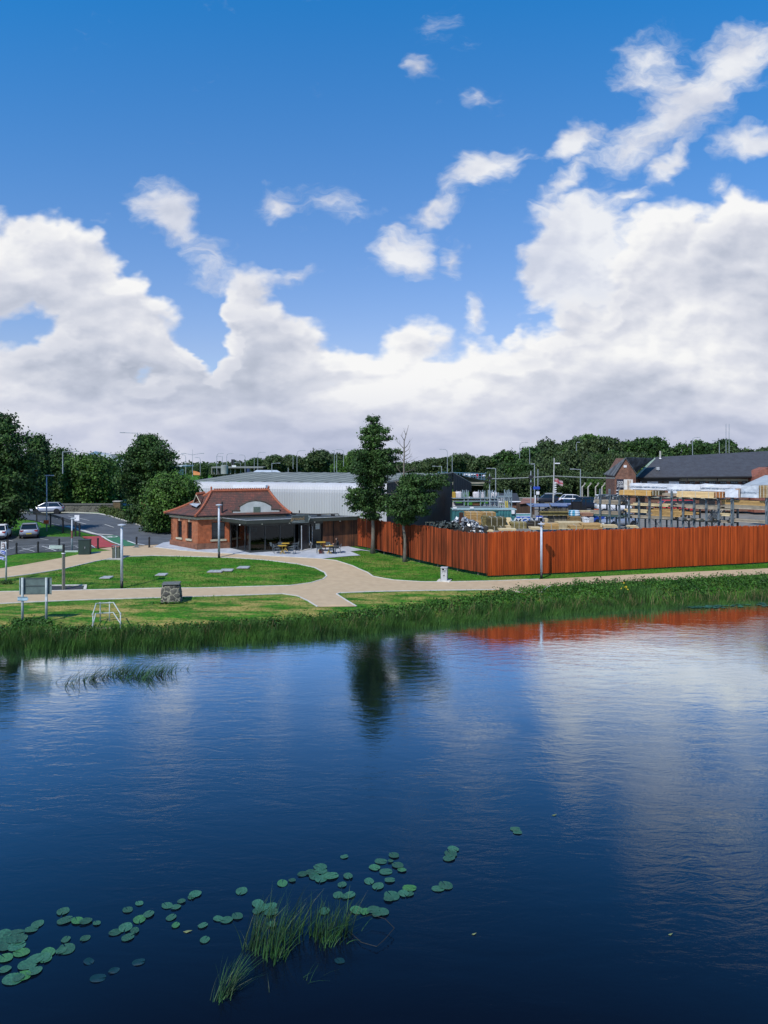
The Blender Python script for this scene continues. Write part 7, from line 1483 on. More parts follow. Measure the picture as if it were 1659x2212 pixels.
pack(355,700,528,474,'long white wrapped pack printed with a name, behind the left honey timber', WRAP, 3, wrap=True, words='GLENNON', back=2.2, wx=(400,475,550,625)); pack(708,1000,574,480,'tall white wrapped pack between the two honey packs', WRAP, 3, wrap=True, words='GLENNON', back=2.0, wx=(765,850,935))
pack(1000,1370,545,482,'long white wrapped pack printed with a name above the pale timber', WRAP, 3, wrap=True, words='GLENNON', back=2.1, wx=(1015,1090,1185,1285)); pack(1280,1400,592,520,'short white wrapped pack right of the orange ends', WRAP, 3, wrap=True, back=.2); pack(1415,1580,594,488,'crumpled grey-white wrapped pack near the right edge', mat('grey_white_wrap', (.50,.53,.57), .4, (.32,.35,.40), 1.8, bump=.5, bscale=3), 3, wrap=True, words='GLENNON', back=.4, wx=(1480,))
pack(1372,1412,590,512,'small orange-brown torn pack showing timber', OR, 5, back=.3); pack(1585,1670,594,484,'tall brown stacked pack at the right edge of the racks', mat('timber_brown', (.26,.17,.07), .85), 6, back=.2)
X0, Y0 = rk(900); z = zE(808, 1070); t = thing('plastic_sheet', 'crumpled white plastic sheet draped on the lower right shelf', 'plastic sheet', (X0, Y0, z)); vs = []; n1 = 24
for i in range(n1+1):
    for j in range(4):
        X, Y = rk(900+i*14); hh = .22+.12*math.sin(i*1.1)+(.35 if 18 < i < 23 else 0)-.12*j; vs.append(Vector((X, Y, z+max(hh, .02)+.02*rng.normal()))-rn*(.5-.25*j if j < 3 else -.4))
MB().add(vs, [(i*4+j, (i+1)*4+j, (i+1)*4+j+1, i*4+j+1) for i in range(n1) for j in range(3)]).build('sheet', WRAP, t, world=True, smooth=True)
t = thing('trestle_stack', 'pale grey metal trestles standing behind the right hand racks', 'trestles', (*rk(1150)[:2], YZ)); m = MB()
for k in range(6): X, Y = rk(1110+k*16); Y += 2.4; X += 1; m.path([(X,Y,4.7),(X+.9,Y,5.9)], .04, 4); m.path([(X+.9,Y,4.7),(X,Y,5.9)], .04, 4)
m.build('frames', AL, t, world=True)

# ------------------------------------------------------------------ brick buildings on the right
t = thing('gable_building', 'brown brick gabled building with a dark sign, left of the long slate roof', 'building', at(px('E',370,640), 122)); t.location.z = 2.4; Yg = 122
P_ = lambda x, y, Y: at(px('E', x, y), Y)
m = MB(); out = [P_(275,400,Yg), P_(375,240,Yg), P_(466,385,Yg-1.6)]; lo = [P_(466,640,Yg-1.6), P_(275,640,Yg)]
m.prism([*out, *[Vector((p.x, p.y, 1.5)) for p in lo]], (1.2,9,0)); m.build('wall', BR_BR, t, world=True)
m = MB(); m.prism([P_(372,236,Yg-.2), P_(474,384,Yg-1.9), P_(474,384,Yg-1.9)+Vector((3.4,11,0)), P_(630,243,Yg+9.5)], (0,0,.12)); m.prism([P_(378,236,Yg-.2), P_(268,402,Yg-.3), P_(268,402,Yg-.3)+Vector((1.5,11,0)), P_(630,243,Yg+9.5)], (0,0,.12)); m.build('roof', mat('slate_worn', (.11,.115,.12), .8, (.045,.047,.05), .7, mix=(.42,.58)), t, world=True)
m = MB(); q = P_(370,312,Yg-.2); m.box(tuple(q), (.45,.2,.35)); m.build('alarm_box', WHITE, t, world=True)
sgn = thing('shop_sign', 'tall dark sign with large white letters on the brown brick gable', 'sign', P_(322,560,Yg-.3)); m = MB(); a = P_(292,560,Yg-.35); b = P_(355,428,Yg-1.0); m.prism([(a.x,a.y-.1,a.z-1),(b.x,b.y-.1,a.z-1),(b.x,b.y-.1,b.z),(a.x,a.y-.1,b.z)], (0,.08,0)); m.build('board', mat('sign_navy', (.012,.014,.03), .5), sgn, world=True)
c_ = P_(324,475,Yg-.9); text('lettering', 'DOOR\nSTUDIO', mat('letter_white', (.75,.75,.76), .5), .62, c_+Vector((0,-.15,0)), ((b-a).x, (b-a).y, 0), sgn, sx=.50)
m = MB(); 
for y in (528, 556): q = P_(303,y,Yg-.75); m.box((q.x, q.y, q.z), (.5,.05,.12))
m.build('small_print', WHITE, sgn, world=True)
pst = thing('poster', 'pale poster picturing a door beside the dark sign', 'poster', P_(395,480,Yg-1.3)); m = MB(); a = P_(356,478,Yg-1.0); b = P_(438,430,Yg-1.6); m.prism([(a.x,a.y-.1,a.z-1),(b.x,b.y-.1,a.z-1),(b.x,b.y-.1,b.z),(a.x,a.y-.1,b.z)], (0,.05,0)); m.build('sheet', mat('poster_white', (.62,.60,.57), .6), pst, world=True)
m = MB(); 
for (x0, x1) in ((392,402),(412,424)): p = P_(x0,478,Yg-1.55); q = P_(x1,436,Yg-1.6); m.prism([(p.x,p.y,p.z-.8),(q.x,p.y,p.z-.8),(q.x,p.y,q.z),(p.x,p.y,q.z)], (0,.05,0))
m.build('door_picture', mat('poster_tan', (.45,.30,.18), .7), pst, world=True)
t = thing('long_building', 'long brick building under a plain dark slate roof on the right', 'building', P_(1000,640,128)); t.location.z = 2.4
ea, eb = P_(470,415,129), P_(1535,405,126); ra, rb = P_(645,236,137), P_(1800,172,128); nR = (eb-ea).cross(ra-ea).normalized(); onR = lambda x, y: onwall(px('E', x, y), ea, nR)
m = MB(); pr_ = [ea, eb, onR(1600,345), onR(1659,318), onR(1850,240), onR(1850,168), onR(1659,181), ra]; rb = onR(1850,168); m.prism(pr_, (0,0,.15)); m.build('roof', SLATE, t, world=True)
bk_ = MB(); bk_.prism([ra+Vector((0,.3,-.1)), rb+Vector((0,.3,-.1)), rb+Vector((0,9,-4.5)), ra+Vector((0,9,-4.5))], (0,0,.12)); bk_.build('rear_roof', SLATE, t, world=True)
m = MB(); m.path([ea+Vector((-.1,-.1,.1)), P_(632,250,136.5)+Vector((0,-.1,.15))], .22, 4); m.build('verge', mat('verge_green', (.30,.38,.30), .8, (.18,.24,.19), 2), t, world=True)
m = MB(); m.path([ea+Vector((0,-.15,-.05)), eb+Vector((0,-.15,-.05))], .16, 6)
for x in (928,1200,1490): q = P_(x,415,127.2); m.path([(q.x,q.y-.05,q.z),(q.x,q.y-.05,3)], .09, 5)
m.build('gutter', BLACK, t, world=True)
yw = lambda x: 129.6-(x-470)/1065*3
m = MB(); a = P_(480,418,yw(480)+.5); b = P_(1560,408,yw(1560)+.5); m.prism([(a.x,a.y,2),(b.x,b.y,2),(b.x,b.y,b.z-.1),(a.x,a.y,a.z-.1)], (0,7,0)); m.build('wall', BR_BR, t, world=True)
def wbox(x0, y0, x1, y1, off, mm, nm, dp=.1, par=None):
    m = MB(); a = P_(x0,y1,yw(x0)-off); b = P_(x1,y0,yw(x1)-off); m.prism([(a.x,a.y,a.z),(b.x,b.y,a.z),(b.x,b.y,b.z),(a.x,a.y,b.z)], (0,dp,0)); return m.build(nm, mm, par or t, world=True)
CRM = mat('cream_band', (.34,.34,.27), .8); wbox(862,425,1500,446,-.3,CRM,'lintel_band'); wbox(505,422,860,446,-.25,mat('dark_fascia', (.02,.028,.03), .5),'shop_fascia'); wbox(590,590,1210,600,-.3,CRM,'lower_band')
for (x0, x1) in ((862,915),(950,1002),(1040,1095),(1125,1190),(1225,1285),(1322,1390),(1425,1470)):
    w = wbox(x0,446,x1,480,-.25,BLACK,'window'); 
    for k in (0,1,2): dx = (x1-x0)/3.3; wbox(x0+6+k*dx,452,x0+6+k*dx+dx*.7,466,-.18,mat('window_sky', (.13,.16,.18), .1),'pane',.03)
for (x0, x1) in ((516,565),(672,705),(715,765)): wbox(x0,450,x1,474,-.2,GLASSD,'window')
for (x0, x1) in ((508,518),(568,668),(766,858)): wbox(x0,449,x1,476,-.18,WHITE,'white_panel')
for (x0, x1) in ((948,990),(1040,1095),(1120,1180)): wbox(x0,612,x1,650,-.2,BLACK,'window')
q = P_(660,390,131); MB().tube(q, q+Vector((0,-.2,1.1)), .14, .14, 8).build('vent_pipe', CONC, t, world=True); q2 = q+Vector((0,-.2,1.1)); MB().box(tuple(q2), (.5,.4,.5)).build('vent_cowl', STEEL, t, world=True); q = P_(687,250,136.3); MB().tube(q-Vector((0,0,.2)), q+Vector((0,0,1.5)), .16, n=8).build('roof_pipe', CONC, t, world=True); MB().tube(q-Vector((0,0,.2)), q+Vector((0,0,.25)), .45, .18, n=8).build('roof_flashing', WHITE, t, world=True)
t2 = thing('brick_wing', 'brick gable wing with a pale metal roof at the right edge', 'building', P_(1620,480,112)); t2.location.z = 2.4; m = MB(); a = P_(1535,405,125); m.prism([a, P_(1600,345,125), P_(1659,322,125), P_(1800,320,125), Vector((P_(1800,480,125).x,125,2)), Vector((a.x,125,2))], (0,3,0)); m.build('wall', brick('brick_red', (.28,.085,.05), (.2,.06,.04), (.14,.11,.09)), t2, world=True)
m = MB(); m.prism([P_(1440,484,104), P_(1690,484,101), P_(1690,398,108), P_(1632,398,110)], (0,0,.1)); m.build('metal_roof', mat('pale_metal', (.36,.39,.41), .45, (.28,.31,.33), .8), t2, world=True)
wbox(1462,448,1500,480,2.,DARK,'window',par=t2)

# ------------------------------------------------------------------ left side: walls, railings, bollards, signs, bins
RUB = bpy.data.materials.new('rubble_stone'); RUB.use_nodes = True
def rubble(m, sc, cA, cB, mort):
    n = m.node_tree.nodes; L = m.node_tree.links.new; b = n['Principled BSDF']; b.inputs['Roughness'].default_value = .95; tc = n.new('ShaderNodeTexCoord')
    v1 = n.new('ShaderNodeTexVoronoi'); v1.feature = 'DISTANCE_TO_EDGE'; v1.inputs['Scale'].default_value = sc; v2 = n.new('ShaderNodeTexVoronoi'); v2.inputs['Scale'].default_value = sc
    no = n.new('ShaderNodeTexNoise'); no.inputs['Scale'].default_value = 4; ad = n.new('ShaderNodeVectorMath'); ad.operation = 'MULTIPLY_ADD'; L(no.outputs['Color'], ad.inputs[0]); ad.inputs[1].default_value = (.25,.25,.25); L(tc.outputs['Object'], ad.inputs[2]); L(tc.outputs['Object'], no.inputs['Vector'])
    L(ad.outputs[0], v1.inputs['Vector']); L(ad.outputs[0], v2.inputs['Vector'])
    cr = n.new('ShaderNodeValToRGB'); cr.color_ramp.elements[0].position = .03; cr.color_ramp.elements[0].color = (*mort, 1); cr.color_ramp.elements[1].position = .09; cr.color_ramp.elements[1].color = (1,1,1,1); L(v1.outputs['Distance'], cr.inputs[0])
    mx = n.new('ShaderNodeMix'); mx.data_type = 'RGBA'; sp = n.new('ShaderNodeSeparateColor'); L(v2.outputs['Color'], sp.inputs[0]); L(sp.outputs[0], mx.inputs['Factor']); mx.inputs[6].default_value = (*cA, 1); mx.inputs[7].default_value = (*cB, 1)
    st = n.new('ShaderNodeMath'); st.operation = 'GREATER_THAN'; st.inputs[1].default_value = .055; L(v1.outputs['Distance'], st.inputs[0])
    m2 = n.new('ShaderNodeMix'); m2.data_type = 'RGBA'; L(st.outputs[0], m2.inputs['Factor']); m2.inputs[6].default_value = (*mort, 1); L(mx.outputs[2], m2.inputs[7]); L(m2.outputs[2], b.inputs['Base Color'])
    bp = n.new('ShaderNodeBump'); bp.inputs['Strength'].default_value = 1; bp.inputs['Distance'].default_value = .08; L(v1.outputs['Distance'], bp.inputs['Height']); L(bp.outputs[0], b.inputs['Normal'])
rubble(RUB, 2.7, (.028,.028,.027), (.10,.095,.08), (.27,.25,.19))
RUBW = bpy.data.materials.new('wall_stone'); RUBW.use_nodes = True; rubble(RUBW, 2.2, (.05,.05,.045), (.15,.14,.12), (.16,.15,.12))
ta, tb = px('A',150,1078), px('A',1045,1078); A_ = gr(ta); B_ = gr(tb); t = thing('stone_wall', 'old rubble stone wall along the far side of the road', 'wall', A_); zt = HC-(px('A',0,1006)[1]-HY)/FL*A_.y; m = MB(); m.prism([(A_.x,A_.y+.6,2.6),(B_.x,B_.y+.6,2.6),(B_.x,B_.y+.6,zt-.1),(A_.x,A_.y+.6,zt-.1)], (0,.6,0)); m.build('wall', RUBW, t, world=True)
m = MB(); m.prism([(A_.x-.1,A_.y+.52,zt-.1),(B_.x,B_.y+.52,zt-.1),(B_.x,B_.y+.52,zt+.12),(A_.x-.1,A_.y+.52,zt+.12)], (0,.76,0)); m.build('coping', mat('coping_grey', (.12,.12,.11), .9), t, world=True)
q = gr(px('A',1082,1082)); s_ = .425/1.8228/FL*q.y; t = thing('brick_pillar', 'square mossy brick pillar at the end of the stone wall', 'pillar', q); MB().box((0,.4,52*s_), (66*s_,.9,104*s_)).build('shaft', brick('brick_moss', (.13,.085,.04), (.09,.06,.03), (.10,.08,.05)), t); MB().box((0,.4,107*s_), (74*s_,1.05,8*s_)).build('cap', CONC, t)
t = thing('white_building', 'white building glimpsed through the trees beyond the pillar', 'building', at(px('A',1250,1050), 150)); m = MB(); farbox(m, 'A', 1050,865,1500,1060, 150, 8); m.build('wall', FARW, t, world=True); m = MB(); farbox(m, 'A', 1185,905,1260,985, 149.8, .2); farbox(m, 'A', 1075,900,1120,1030, 149.8, .2); m.build('window', FARD, t, world=True); m = MB(); farbox(m, 'A', 1040,820,1360,866, 149.5, 9); m.build('roof', mat('roof_red', (.20,.05,.04), .8), t, world=True)
t = thing('wooden_gate', 'brown wooden gate panel beneath the low green tree', 'gate', at(px('A',1350,1090), 93)); m = MB()
a = at(px('A',1310,1092), 93); b = at(px('A',1392,985), 93)
k = a.x
while k < b.x: m.box((k+.09,93,(a.z+b.z)/2+rng.normal()*.02), (.165,.04,b.z-a.z)); k += .18
m.build('boards', mat('gate_brown', (.16,.05,.025), .8, (.10,.03,.018), 3, island=.2), t, world=True); m = MB(); m.box(((a.x+b.x)/2,93.06,a.z+.5), (b.x-a.x,.06,.12)); m.box(((a.x+b.x)/2,93.06,b.z-.4), (b.x-a.x,.06,.12)); m.build('rail', BROWNW, t, world=True)
# black railing with decorative top
fp = [((100,1130),(95,1045)),((170,1147),(168,1045)),((340,1165),(338,1090)),((468,1215),(468,1085)),((583,1270),(583,1122)),((700,1300),(700,1163)),((738,1302),(738,1178))]
G0 = gr(px('A',170,1147)); t = thing('railing_fence', 'black metal railing with a lattice top sloping down beside the car park', 'fence', G0); rp = []
for (bp_, tp_) in fp:
    g0 = gr(px('A',*bp_)); zt = HC-(px('A',*tp_)[1]-HY)/FL*g0.y; rp.append((g0, max(zt, g0.z+1.2)))
for g0, zt in rp: MB().box((g0.x, g0.y, (g0.z+zt)/2), (.13,.13,zt-g0.z)).build('post', BLACK, t, world=True)
m = MB(); lt = MB()
for (a, za), (b, zb) in zip(rp[:-1], rp[1:]):
    n_ = max(3, int((b-a).length/.28)); A0 = Vector((a.x,a.y,za-.04)); B0 = Vector((b.x,b.y,zb-.04)); lt.path([A0,B0], .03, 4); lt.path([A0-Vector((0,0,.28)), B0-Vector((0,0,.28))], .025, 4); m.path([Vector((a.x,a.y,a.z+.15)), Vector((b.x,b.y,b.z+.15))], .025, 4)
    for i in range(n_):
        p = A0.lerp(B0, i/n_); q = A0.lerp(B0, (i+.5)/n_); r_ = A0.lerp(B0, (i+1)/n_); lt.path([p-Vector((0,0,.28)), q, r_-Vector((0,0,.28))], .016, 4); z0 = a.z+(b.z-a.z)*i/n_+.15; m.path([(p.x,p.y,z0), (p.x,p.y,p.z-.28)], .012, 4)
lt.build('lattice_top', BLACK, t, world=True); m.build('bars', BLACK, t, world=True)
MB().box(tuple(Vector((rp[-1][0].x-.25, rp[-1][0].y-.1, rp[-1][0].z+2.0))), (.5,.04,.6)).build('notice', WHITE, t, world=True)
# bollards
bo = thing('bollard', 'x', 'bollard'); MB().lathe((0,0,0), [(.115,-.1),(.115,.06),(.085,.09),(.08,.86),(.105,.88),(.105,.93),(.085,.95),(.09,1.0),(.05,1.04),(0,1.05)], 14).build('shaft', BLACK, bo, smooth=False); MB().lathe((0,0,.80), [(.086,0),(.086,.05)], 14).build('collar', mat('collar_dark', (.03,.03,.032), .4), bo)
for i, ((x, y), lab) in enumerate((((153,1464),'black bollard at the left end of the car park row'),((352,1450),'black bollard second from the left beside the car park'),((548,1420),'black bollard half hidden behind the finger signs'),((907,1415),'black bollard beside the red surfacing'),((1383,1404),'black bollard nearest the cafe corner'),((1265,1402),'black bollard with a grey weighted foot beside the cycle path'))):
    q = G('A', x, y); o = bo if i == 0 else dup(bo, q, 0, lab); o.location = q; o['label'] = lab; o['group'] = 'black bollards along the paths'
b_ = [o for o in COL.objects if o.get('label', '').startswith('black bollard with a grey')][0]; m = MB(); m.box((0,0,.14), (.34,.34,.28), .4); m.box((-.22,0,.03), (.12,.5,.06)); m.box((.22,0,.03), (.12,.5,.06)); m.build('weighted_foot', mat('foot_grey', (.16,.20,.20), .8), b_)
# bins and cabinet
q = G('A',778,1472); s_ = .425/1.8228/FL*q.y; t = thing('utility_cabinet', 'dark green utility cabinet on the grass beside the path', 'cabinet', q, .12); w, h = 102*s_, 138*s_; MB().box((0,.3,h/2), (w,.62,h)).build('body', mat('cabinet_green', (.010,.028,.022), .5, (.014,.035,.028), 2), t, bevel=.02); MB().box((0,.3,h+.02), (w*1.04,.68,.05)).build('lid', mat('cabinet_lid', (.02,.04,.034), .5), t); MB().box((0,-.015,h*.5), (.012,.012,h*.88)).build('door_seam', BLACK, t); MB().box((.08,-.03,h*.5), (.04,.04,.16)).build('handle', STEEL, t)
q = G('A',1073,1508); s_ = .425/1.8228/FL*q.y; w, h = 76*s_, 122*s_; t = thing('twin_litter_bin', 'twin grey-green litter bin with open top slots on a slab beside the lawn', 'litter bin', q); DB = mat('bin_green', (.085,.10,.075), .6, (.06,.07,.055), 3)
for sx in (-1, 1): MB().box((sx*w*.25,.3,h*.42), (w*.42,.6,h*.82)).build('bin_body', DB, t, bevel=.01)
MB().box((0,-.02,h*.5), (w*.08,.08,h)).build('divider', STEEL, t); MB().box((0,.3,h*.985), (w*1.04,.7,.05)).build('roof', mat('bin_roof', (.16,.16,.14), .5), t)
for sx in (-1, 1): MB().box((sx*w*.46,0,h*.88), (.06,.06,h*.2)).build('post', BLACK, t)
MB().box((0,.2,.0), (w*1.9,1.3,.12)).build('slab', CONC, t)
q = G('D',112,1398); s_ = .4219/1.8228/FL*q.y; w, h = 58*s_, 130*s_; t = thing('litter_bin', 'tall stainless steel litter bin on a white slab beside the path', 'litter bin', q, R(-14)); LB = mat('brushed_steel', (.50,.50,.50), .5, (.42,.42,.42), 4, metal=.25); MB().box((0,.28,h/2), (w,.5,h-.1)).build('body', LB, t, bevel=.01)
MB().box((-w/2-.012,.28,h/2-.02), (.02,.46,h-.16)).build('side_panel', mat('side_dark', (.06,.065,.065), .4), t); MB().box((0,.27,h-.02), (w*1.1,.58,.05)).build('lid', LB, t); MB().box((.02,.02,h*.86), (w*.68,.02,h*.12)).build('slot', BLACK, t); MB().box((w*.2,.0,h*.87), (.08,.02,.1)).build('symbol_plate', WHITE, t)
o = text('lettering', 'LITTER', mat('print_dark', (.16,.16,.16), .6), .105, Vector((0,.015,h*.70)), (1,0,0)); o.parent = t; MB().lathe((0,0,0), [(.05,0),(.05,.01)], 10)
MB().path([(.01,.02,h*.43),(.01,.01,h*.43)], .05, 10).build('lock', BLACK, t); MB().box((0,.25,.0), (w*2.1,1.2,.14)).build('slab', mat('pale_slab', (.62,.59,.53), .9), t)
# stone plinth
q = gr((368,1305)); s_ = q.y**-1*0+q.y/FL; t = thing('stone_plinth', 'squat rubble stone plinth on the grass beside the lower path', 'plinth', q, .15); wb, wt, h = 43*s_, 37*s_, 41*s_
vs, fs = lumpy(0, wb*.45, -.1, wb, wb*.9, h+.1, 3, sub=9); vs = [((x)*(1-(1-wt/wb)*max(z,0)/h), wb*.45+(y-wb*.45)*(1-.14*max(z,0)/h), min(z, h)) for x, y, z in vs]; MB().add(vs, fs).build('rubble', RUB, t); MB().box((0,wb*.45,h+.02), (wt*1.02,wb*.84,.07), 0).build('cap', mat('cap_stone', (.13,.14,.13), .9, (.08,.085,.08), 5), t, bevel=.015)
C = np.stack([rng.normal(size=90)*wb*.42, -.05+rng.random(90)*.1, rng.random(90)*.12], -1); MB().quads(leafquads(C, 6, .06, .09)).build('foot_weeds', LF_WEED, t)
# back of a large board on two posts
Yp = gr((49,1343)).y; t = thing('notice_board', 'grey-green back of a large sign board on two steel posts by the river', 'sign', gr((75,1343))); s_ = Yp/FL
def zpx(y, Y): return HC-(y-HY)/FL*Y
xp = lambda x, Y: (x-CX)/FL*Y
for i, (x, yb) in enumerate(((49.5,1346),(101,1341))):
    Y = Yp+.05*i; b = gr((x, yb)); MB().tube((xp(x,Yp), Yp-.06, zpx(1247.5,Yp)), (xp(x,Yp), Yp-.06, b.z-.3), .075, n=12).build('post', mat('post_steel', (.33,.38,.38), .5, (.24,.28,.28), 3), t, world=True, smooth=True)
BD = mat('board_back', (.085,.125,.115), .6, (.05,.075,.07), 2.4, mix=(.3,.7), bump=.1)
def vb(m, x0, y0, x1, y1, off=0., dp=.04): m.prism([(xp(x0,Yp),Yp+off,zpx(y1,Yp)),(xp(x1,Yp),Yp+off,zpx(y1+(-1 if x1-x0 > 30 else 0),Yp)),(xp(x1,Yp),Yp+off,zpx(y0-(1.2 if x1-x0 > 30 else 0),Yp)),(xp(x0,Yp),Yp+off,zpx(y0,Yp))], (0,dp,0)); return m
vb(MB(), 42,1249,110.5,1265.5,.04).build('upper_board', BD, t, world=True); vb(MB(), 42,1266.2,110.5,1284,.04).build('lower_board', BD, t, world=True)
for y in (1249.5,1266,1284): vb(MB(), 42,y-.9,110.5,y+.7,.0).build('stiffener', mat('stiff_dark', (.05,.07,.065), .5), t, world=True)
for x in (42.3,110): vb(MB(), x-.8,1248,x+.8,1284.5,.01).build('edge_strip', mat('edge_pale', (.22,.30,.29), .5), t, world=True)
ar = MB(); ar.prism([(xp(40.5,Yp),Yp-.16,zpx(1297,Yp)),(xp(60.5,Yp),Yp-.16,zpx(1297,Yp)),(xp(64,Yp),Yp-.16,zpx(1292.5,Yp)),(xp(60.5,Yp),Yp-.16,zpx(1288,Yp)),(xp(40.5,Yp),Yp-.16,zpx(1288,Yp))], (0,.03,0)); ar.build('arrow_sign', mat('arrow_pale_blue', (.30,.44,.52), .5), t, world=True)
for y in (1288.6,1296.4): m = MB(); m.prism([(xp(41,Yp),Yp-.18,zpx(y+.6,Yp)),(xp(60,Yp),Yp-.18,zpx(y+.6,Yp)),(xp(60,Yp),Yp-.18,zpx(y-.5,Yp)),(xp(41,Yp),Yp-.18,zpx(y-.5,Yp))], (0,.02,0)); m.build('arrow_rail', mat('rail_bluegrey', (.10,.16,.19), .5), t, world=True)
m = MB(); m.box((xp(102.5,Yp),Yp-.16,zpx(1293.5,Yp)), (.13,.1,.3)); m.build('clamp_box', STEEL, t, world=True)
C = np.array([tuple(gr((rng.uniform(30,108), 1347+rng.normal()*2)))+np.array([0,0,.12*rng.random()]) for _ in range(260)]); tag(MB().quads(leafquads(C, 9, .14, .13)).build('weeds', LF_WEED), 'dark leafy weeds around the feet of the sign board', 'weeds', kind='stuff')
# tube handrail over the river steps
def h3(x, y, Y): return at(px('F', x, y), Y)
Yb2, Yf = 48.4, 46.9; t = thing('tubular_handrail', 'pale tubular metal handrail frame above steps at the water edge', 'handrail', gr(px('F',775,500))); HR = mat('handrail_pale', (.38,.42,.40), .45, (.32,.36,.34), 5)
bl = lambda y: h3(727,y,Yb2); br = lambda y: h3(795,y,Yb2)
for nm, pts in (('top_rail', [h3(673,405,Yf), h3(697,325,Yb2-.3), bl(323), br(320), h3(824,318,Yb2-.3), h3(875,400,Yf)]), ('lower_rail', [h3(673,482,Yf), h3(695,398,Yb2-.3), bl(396), br(393), h3(822,390,Yb2-.3), h3(875,470,Yf)])):
    MB().path(pts, .035, 8).build(nm, HR, t, world=True, smooth=True)
for p0, p1 in ((bl(320), bl(478)), (br(317), br(474)), (h3(675,400,Yf), h3(673,535,Yf)), (h3(875,395,Yf), h3(873,580,Yf))): MB().path([p0, p1], .036, 8).build('post', HR, t, world=True, smooth=True)
for p in (h3(673,405,Yf), h3(875,400,Yf), h3(673,482,Yf), h3(875,470,Yf), bl(323), br(320), bl(396), br(393)): MB().lathe(tuple(p-Vector((0,0,.06))), [(.05,0),(.055,.06),(.05,.12)], 8).build('clamp', HR, t, world=True)
a = gr(px('F',700,505)); b = gr(px('F',840,505)); t = thing('steps', 'worn concrete river step between the handrails', 'steps', (a+b)/2)
for k in range(3): MB().box((0,-.15-.35*k,-.02-.2*k), ((b-a).length,.4,.2)).build('step', mat('step_earth', (.26,.22,.15), .95, (.16,.13,.09), 4), t)
# finger post in a kerbed bed
q = gr(px('I',1038,1548)); s_ = .2411/1.8228/FL*q.y; t = thing('finger_post', 'dark finger post with pale green arms standing in the kerbed bed', 'signpost', q); H = (1548-800)*s_
MB().tube((0,0,0), (0,0,H*.8), .13, .12, 4).build('post', mat('post_darkgreen', (.06,.065,.055), .6, (.16,.15,.12), 3, mix=(.55,.7)), t); MB().tube((0,0,H*.8), (0,0,H), .085, n=10).build('top_tube', BLACK, t); MB().lathe((0,0,H*.8-.03), [(.14,0),(.14,.06)], 10).build('ring', WHITE, t)
ARM = mat('arm_palegreen', (.32,.40,.36), .5, (.26,.33,.30), 3)
zz = lambda y: (1548-y)*s_
MB().prism([(-238*s_,0,zz(875)),(-10*s_,0,zz(875)),(-10*s_,0,zz(820)),(-230*s_,0,zz(820))], (0,.03,0)).build('arm', ARM, t); MB().prism([(12*s_,0,zz(930)),(232*s_,0,zz(930)),(236*s_,0,zz(903)),(12*s_,0,zz(905))], (0,.03,0)).build('arm', ARM, t); MB().prism([(-76*s_,.1,zz(905)),(-10*s_,.1,zz(905)),(-10*s_,.1,zz(880)),(-76*s_,.1,zz(880))], (0,.03,0)).build('arm', ARM, t)
for x in (-225,): 
    for y in (832,865): MB().path([(x*s_,-.02,zz(y)),(x*s_,0,zz(y))], .035, 8).build('bolt', WHITE, t)
bedp = [tuple(map(float, G('I',*p)[:2])) for p in ((790,1555),(1385,1555),(1400,1480),(780,1485))]
sheet('asphalt_bed', bedp, mat('bed_tarmac', (.035,.035,.05), .95, (.025,.025,.035), 2), .035, .6); strip('path_edging', [bedp[1], bedp[2], bedp[3], bedp[0]], EDGE, .2, .09, .09)
# blue and brown direction signs at the left edge
q = gr((13,1258)); t = thing('direction_sign', 'blue and brown direction signs on two steel posts at the left edge', 'signpost', q); Yq = q.y; BRS = mat('sign_brown', (.11,.028,.018), .5); BLS = mat('sign_blue', (.01,.06,.42), .4); SW = mat('sign_white', (.62,.64,.68), .5)
for x, off in ((6.6,.5),(13,0)): MB().tube((xp(x,Yq),Yq+off,zpx(1171,Yq)), (xp(x,Yq),Yq+off,q.z-.2), .06, n=10).build('post', STEEL, t, world=True, smooth=True)
Zc = lambda x, y: ((x*.04521)/1.8228, (2120+y*.04521)/1.8228)
def zpoly(m, pts, off): m.prism([(xp(Zc(x,y)[0],Yq),Yq+off,zpx(Zc(x,y)[1],Yq)) for x, y in pts], (0,.03,0)); return m
for nm, mm, o1, i1 in (('brown_sign', BRS, [(130,880),(500,940),(600,350),(180,275)], [(215,820),(480,880),(490,420),(235,345)]), ('blue_sign', BLS, [(80,1280),(560,1470),(590,1110),(100,950)], [(150,1230),(530,1400),(550,1130),(150,1020)]), ('lower_blue_sign', BLS, [(-260,1760),(450,1910),(470,1610),(-260,1510)], [(-200,1740),(440,1860),(450,1660),(-200,1560)])):
    w = zpoly(MB(), o1, -.12).build(nm, SW, t, world=True); f = zpoly(MB(), i1, -.15); f.v = [tuple(Vector(p)-t.location) for p in f.v]; f.build('sign_face', mm, w)
for pts in ([(235,400),(470,470),(465,520),(232,450)], [(230,520),(440,580),(438,660),(228,600)], [(250,700),(440,720),(450,820),(260,800)], [(140,1090),(500,1240),(500,1290),(150,1150)], [(90,1680),(230,1700),(230,1780),(90,1750)], [(270,1690),(350,1700),(350,1820),(270,1800)], [(400,1700),(460,1730),(440,1820),(410,1800)]):
    zpoly(MB(), pts, -.17).build('wording', SW, t, world=True)
MB().box((xp(14.8,Yq),Yq+.06,zpx(1176,Yq)), (.16,.1,.75)).build('back_box', BLACK, t, world=True)
q = gr((14,1262)); tag(MB().quads(leafquads(np.array([[q.x+rng.normal()*.22, q.y, q.z+.1+.15*rng.random()] for _ in range(40)]), 6, .08, .12)).build('weed_tuft', LF_DARK), 'small dark weed at the foot of the direction signs', 'weed')
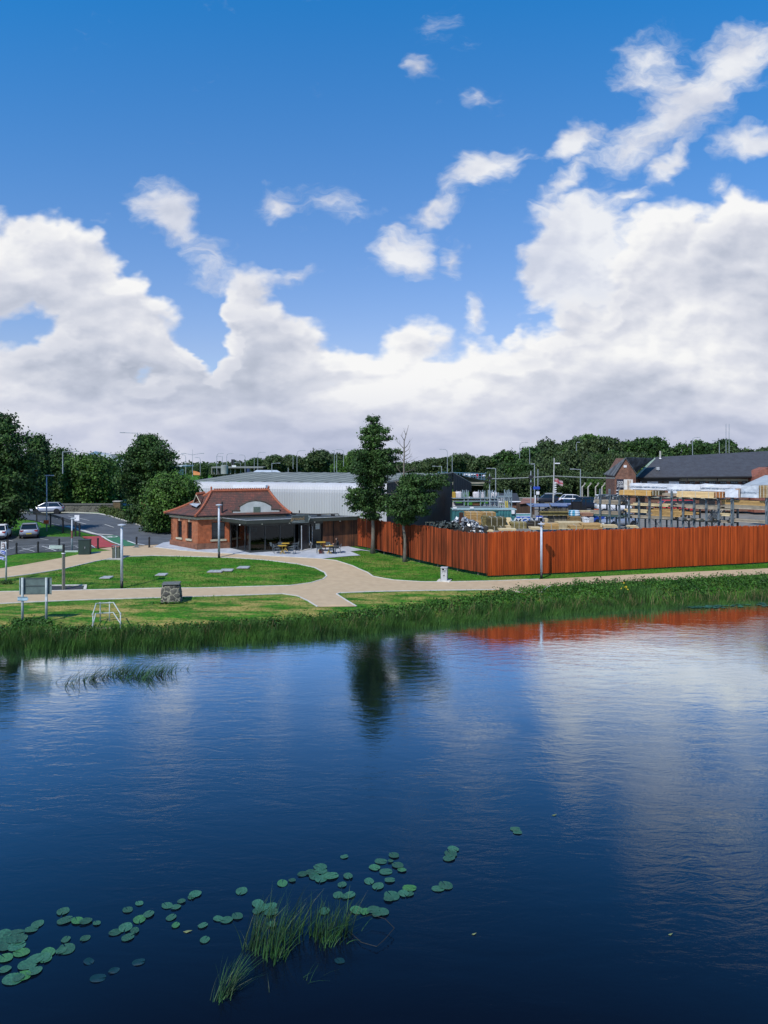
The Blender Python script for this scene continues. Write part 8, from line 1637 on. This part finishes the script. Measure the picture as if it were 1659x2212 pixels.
# thin poles left
for (x, y0, y1, lab, col) in ((155.5,1119.5,1189,'thin grey pole before the red surfacing', None),(100.7,1027,1148,'lamp post rising between the two silver cars', 1)):
    q = gr((x, y1)); h = zpx(y0, q.y)-q.z; t = thing('street_lamp' if col else 'pole', lab, 'street lamp' if col else 'pole', q); MB().tube((0,0,0), (0,0,h), .085, .06, 8).build('column', GREYP, t, smooth=True); MB().box((.12 if not col else .3,0,h), (.4 if not col else 1.0,.2,.1)).build('head', GREYP, t)
    if col: MB().box((0,-.1,h*.17), (.55,.08,.4)).build('orange_marker', mat('orange', (.75,.13,.03), .6), t)
    else: MB().tube((0,0,h*.38), (0,0,h*.62), .085, n=8).build('red_band', mat('band_rust', (.22,.08,.07), .7), t)
# inspection covers in the lawn
for (c, x, y, w, lab) in (('A',990,1682,90,'grey cover slab in the lawn beside the left lamp post'),('A',1500,1656,88,'grey cover slab in the lawn above the stone plinth'),('B',458,832,98,'larger pale cover slab in the middle of the lawn'),('B',540,822,86,'pale cover slab touching the larger one'),('B',662,803,78,'narrow cover slab furthest right in the lawn')):
    q = G(c, x, y); s_ = CROP[c][2]/1.8228/FL*q.y; t = thing('inspection_cover', lab, 'cover slab', q); MB().box((0,0,.06), (w*s_,1.0,.03), .05*rng.normal()).build('slab', mat('slab_grey', (.34,.36,.38), .9, (.26,.28,.30), 4), t); MB().box((0,0,.03), (w*s_*1.08,1.1,.04), 0).build('frame', CONC, t)

# ------------------------------------------------------------------ copies that only their place tells apart get it in their label
ORD = 'leftmost second third fourth fifth sixth seventh eighth ninth tenth eleventh twelfth thirteenth fourteenth fifteenth sixteenth seventeenth eighteenth nineteenth twentieth twenty-first twenty-second twenty-third twenty-fourth twenty-fifth twenty-sixth twenty-seventh'.split()
byl = {}
for o in list(COL.objects):
    if o.parent is None and o.get('label') and o.get('group'): byl.setdefault(o['label'], []).append(o)
for lab, os_ in byl.items():
    if 1 < len(os_) <= 27:
        os_.sort(key=lambda o: o.location.x/max(o.location.y, 1))
        for i, o in enumerate(os_): o['label'] = lab+', '+(ORD[i] if i == 0 else ('rightmost' if i == len(os_)-1 else ORD[i]+' from the left'))
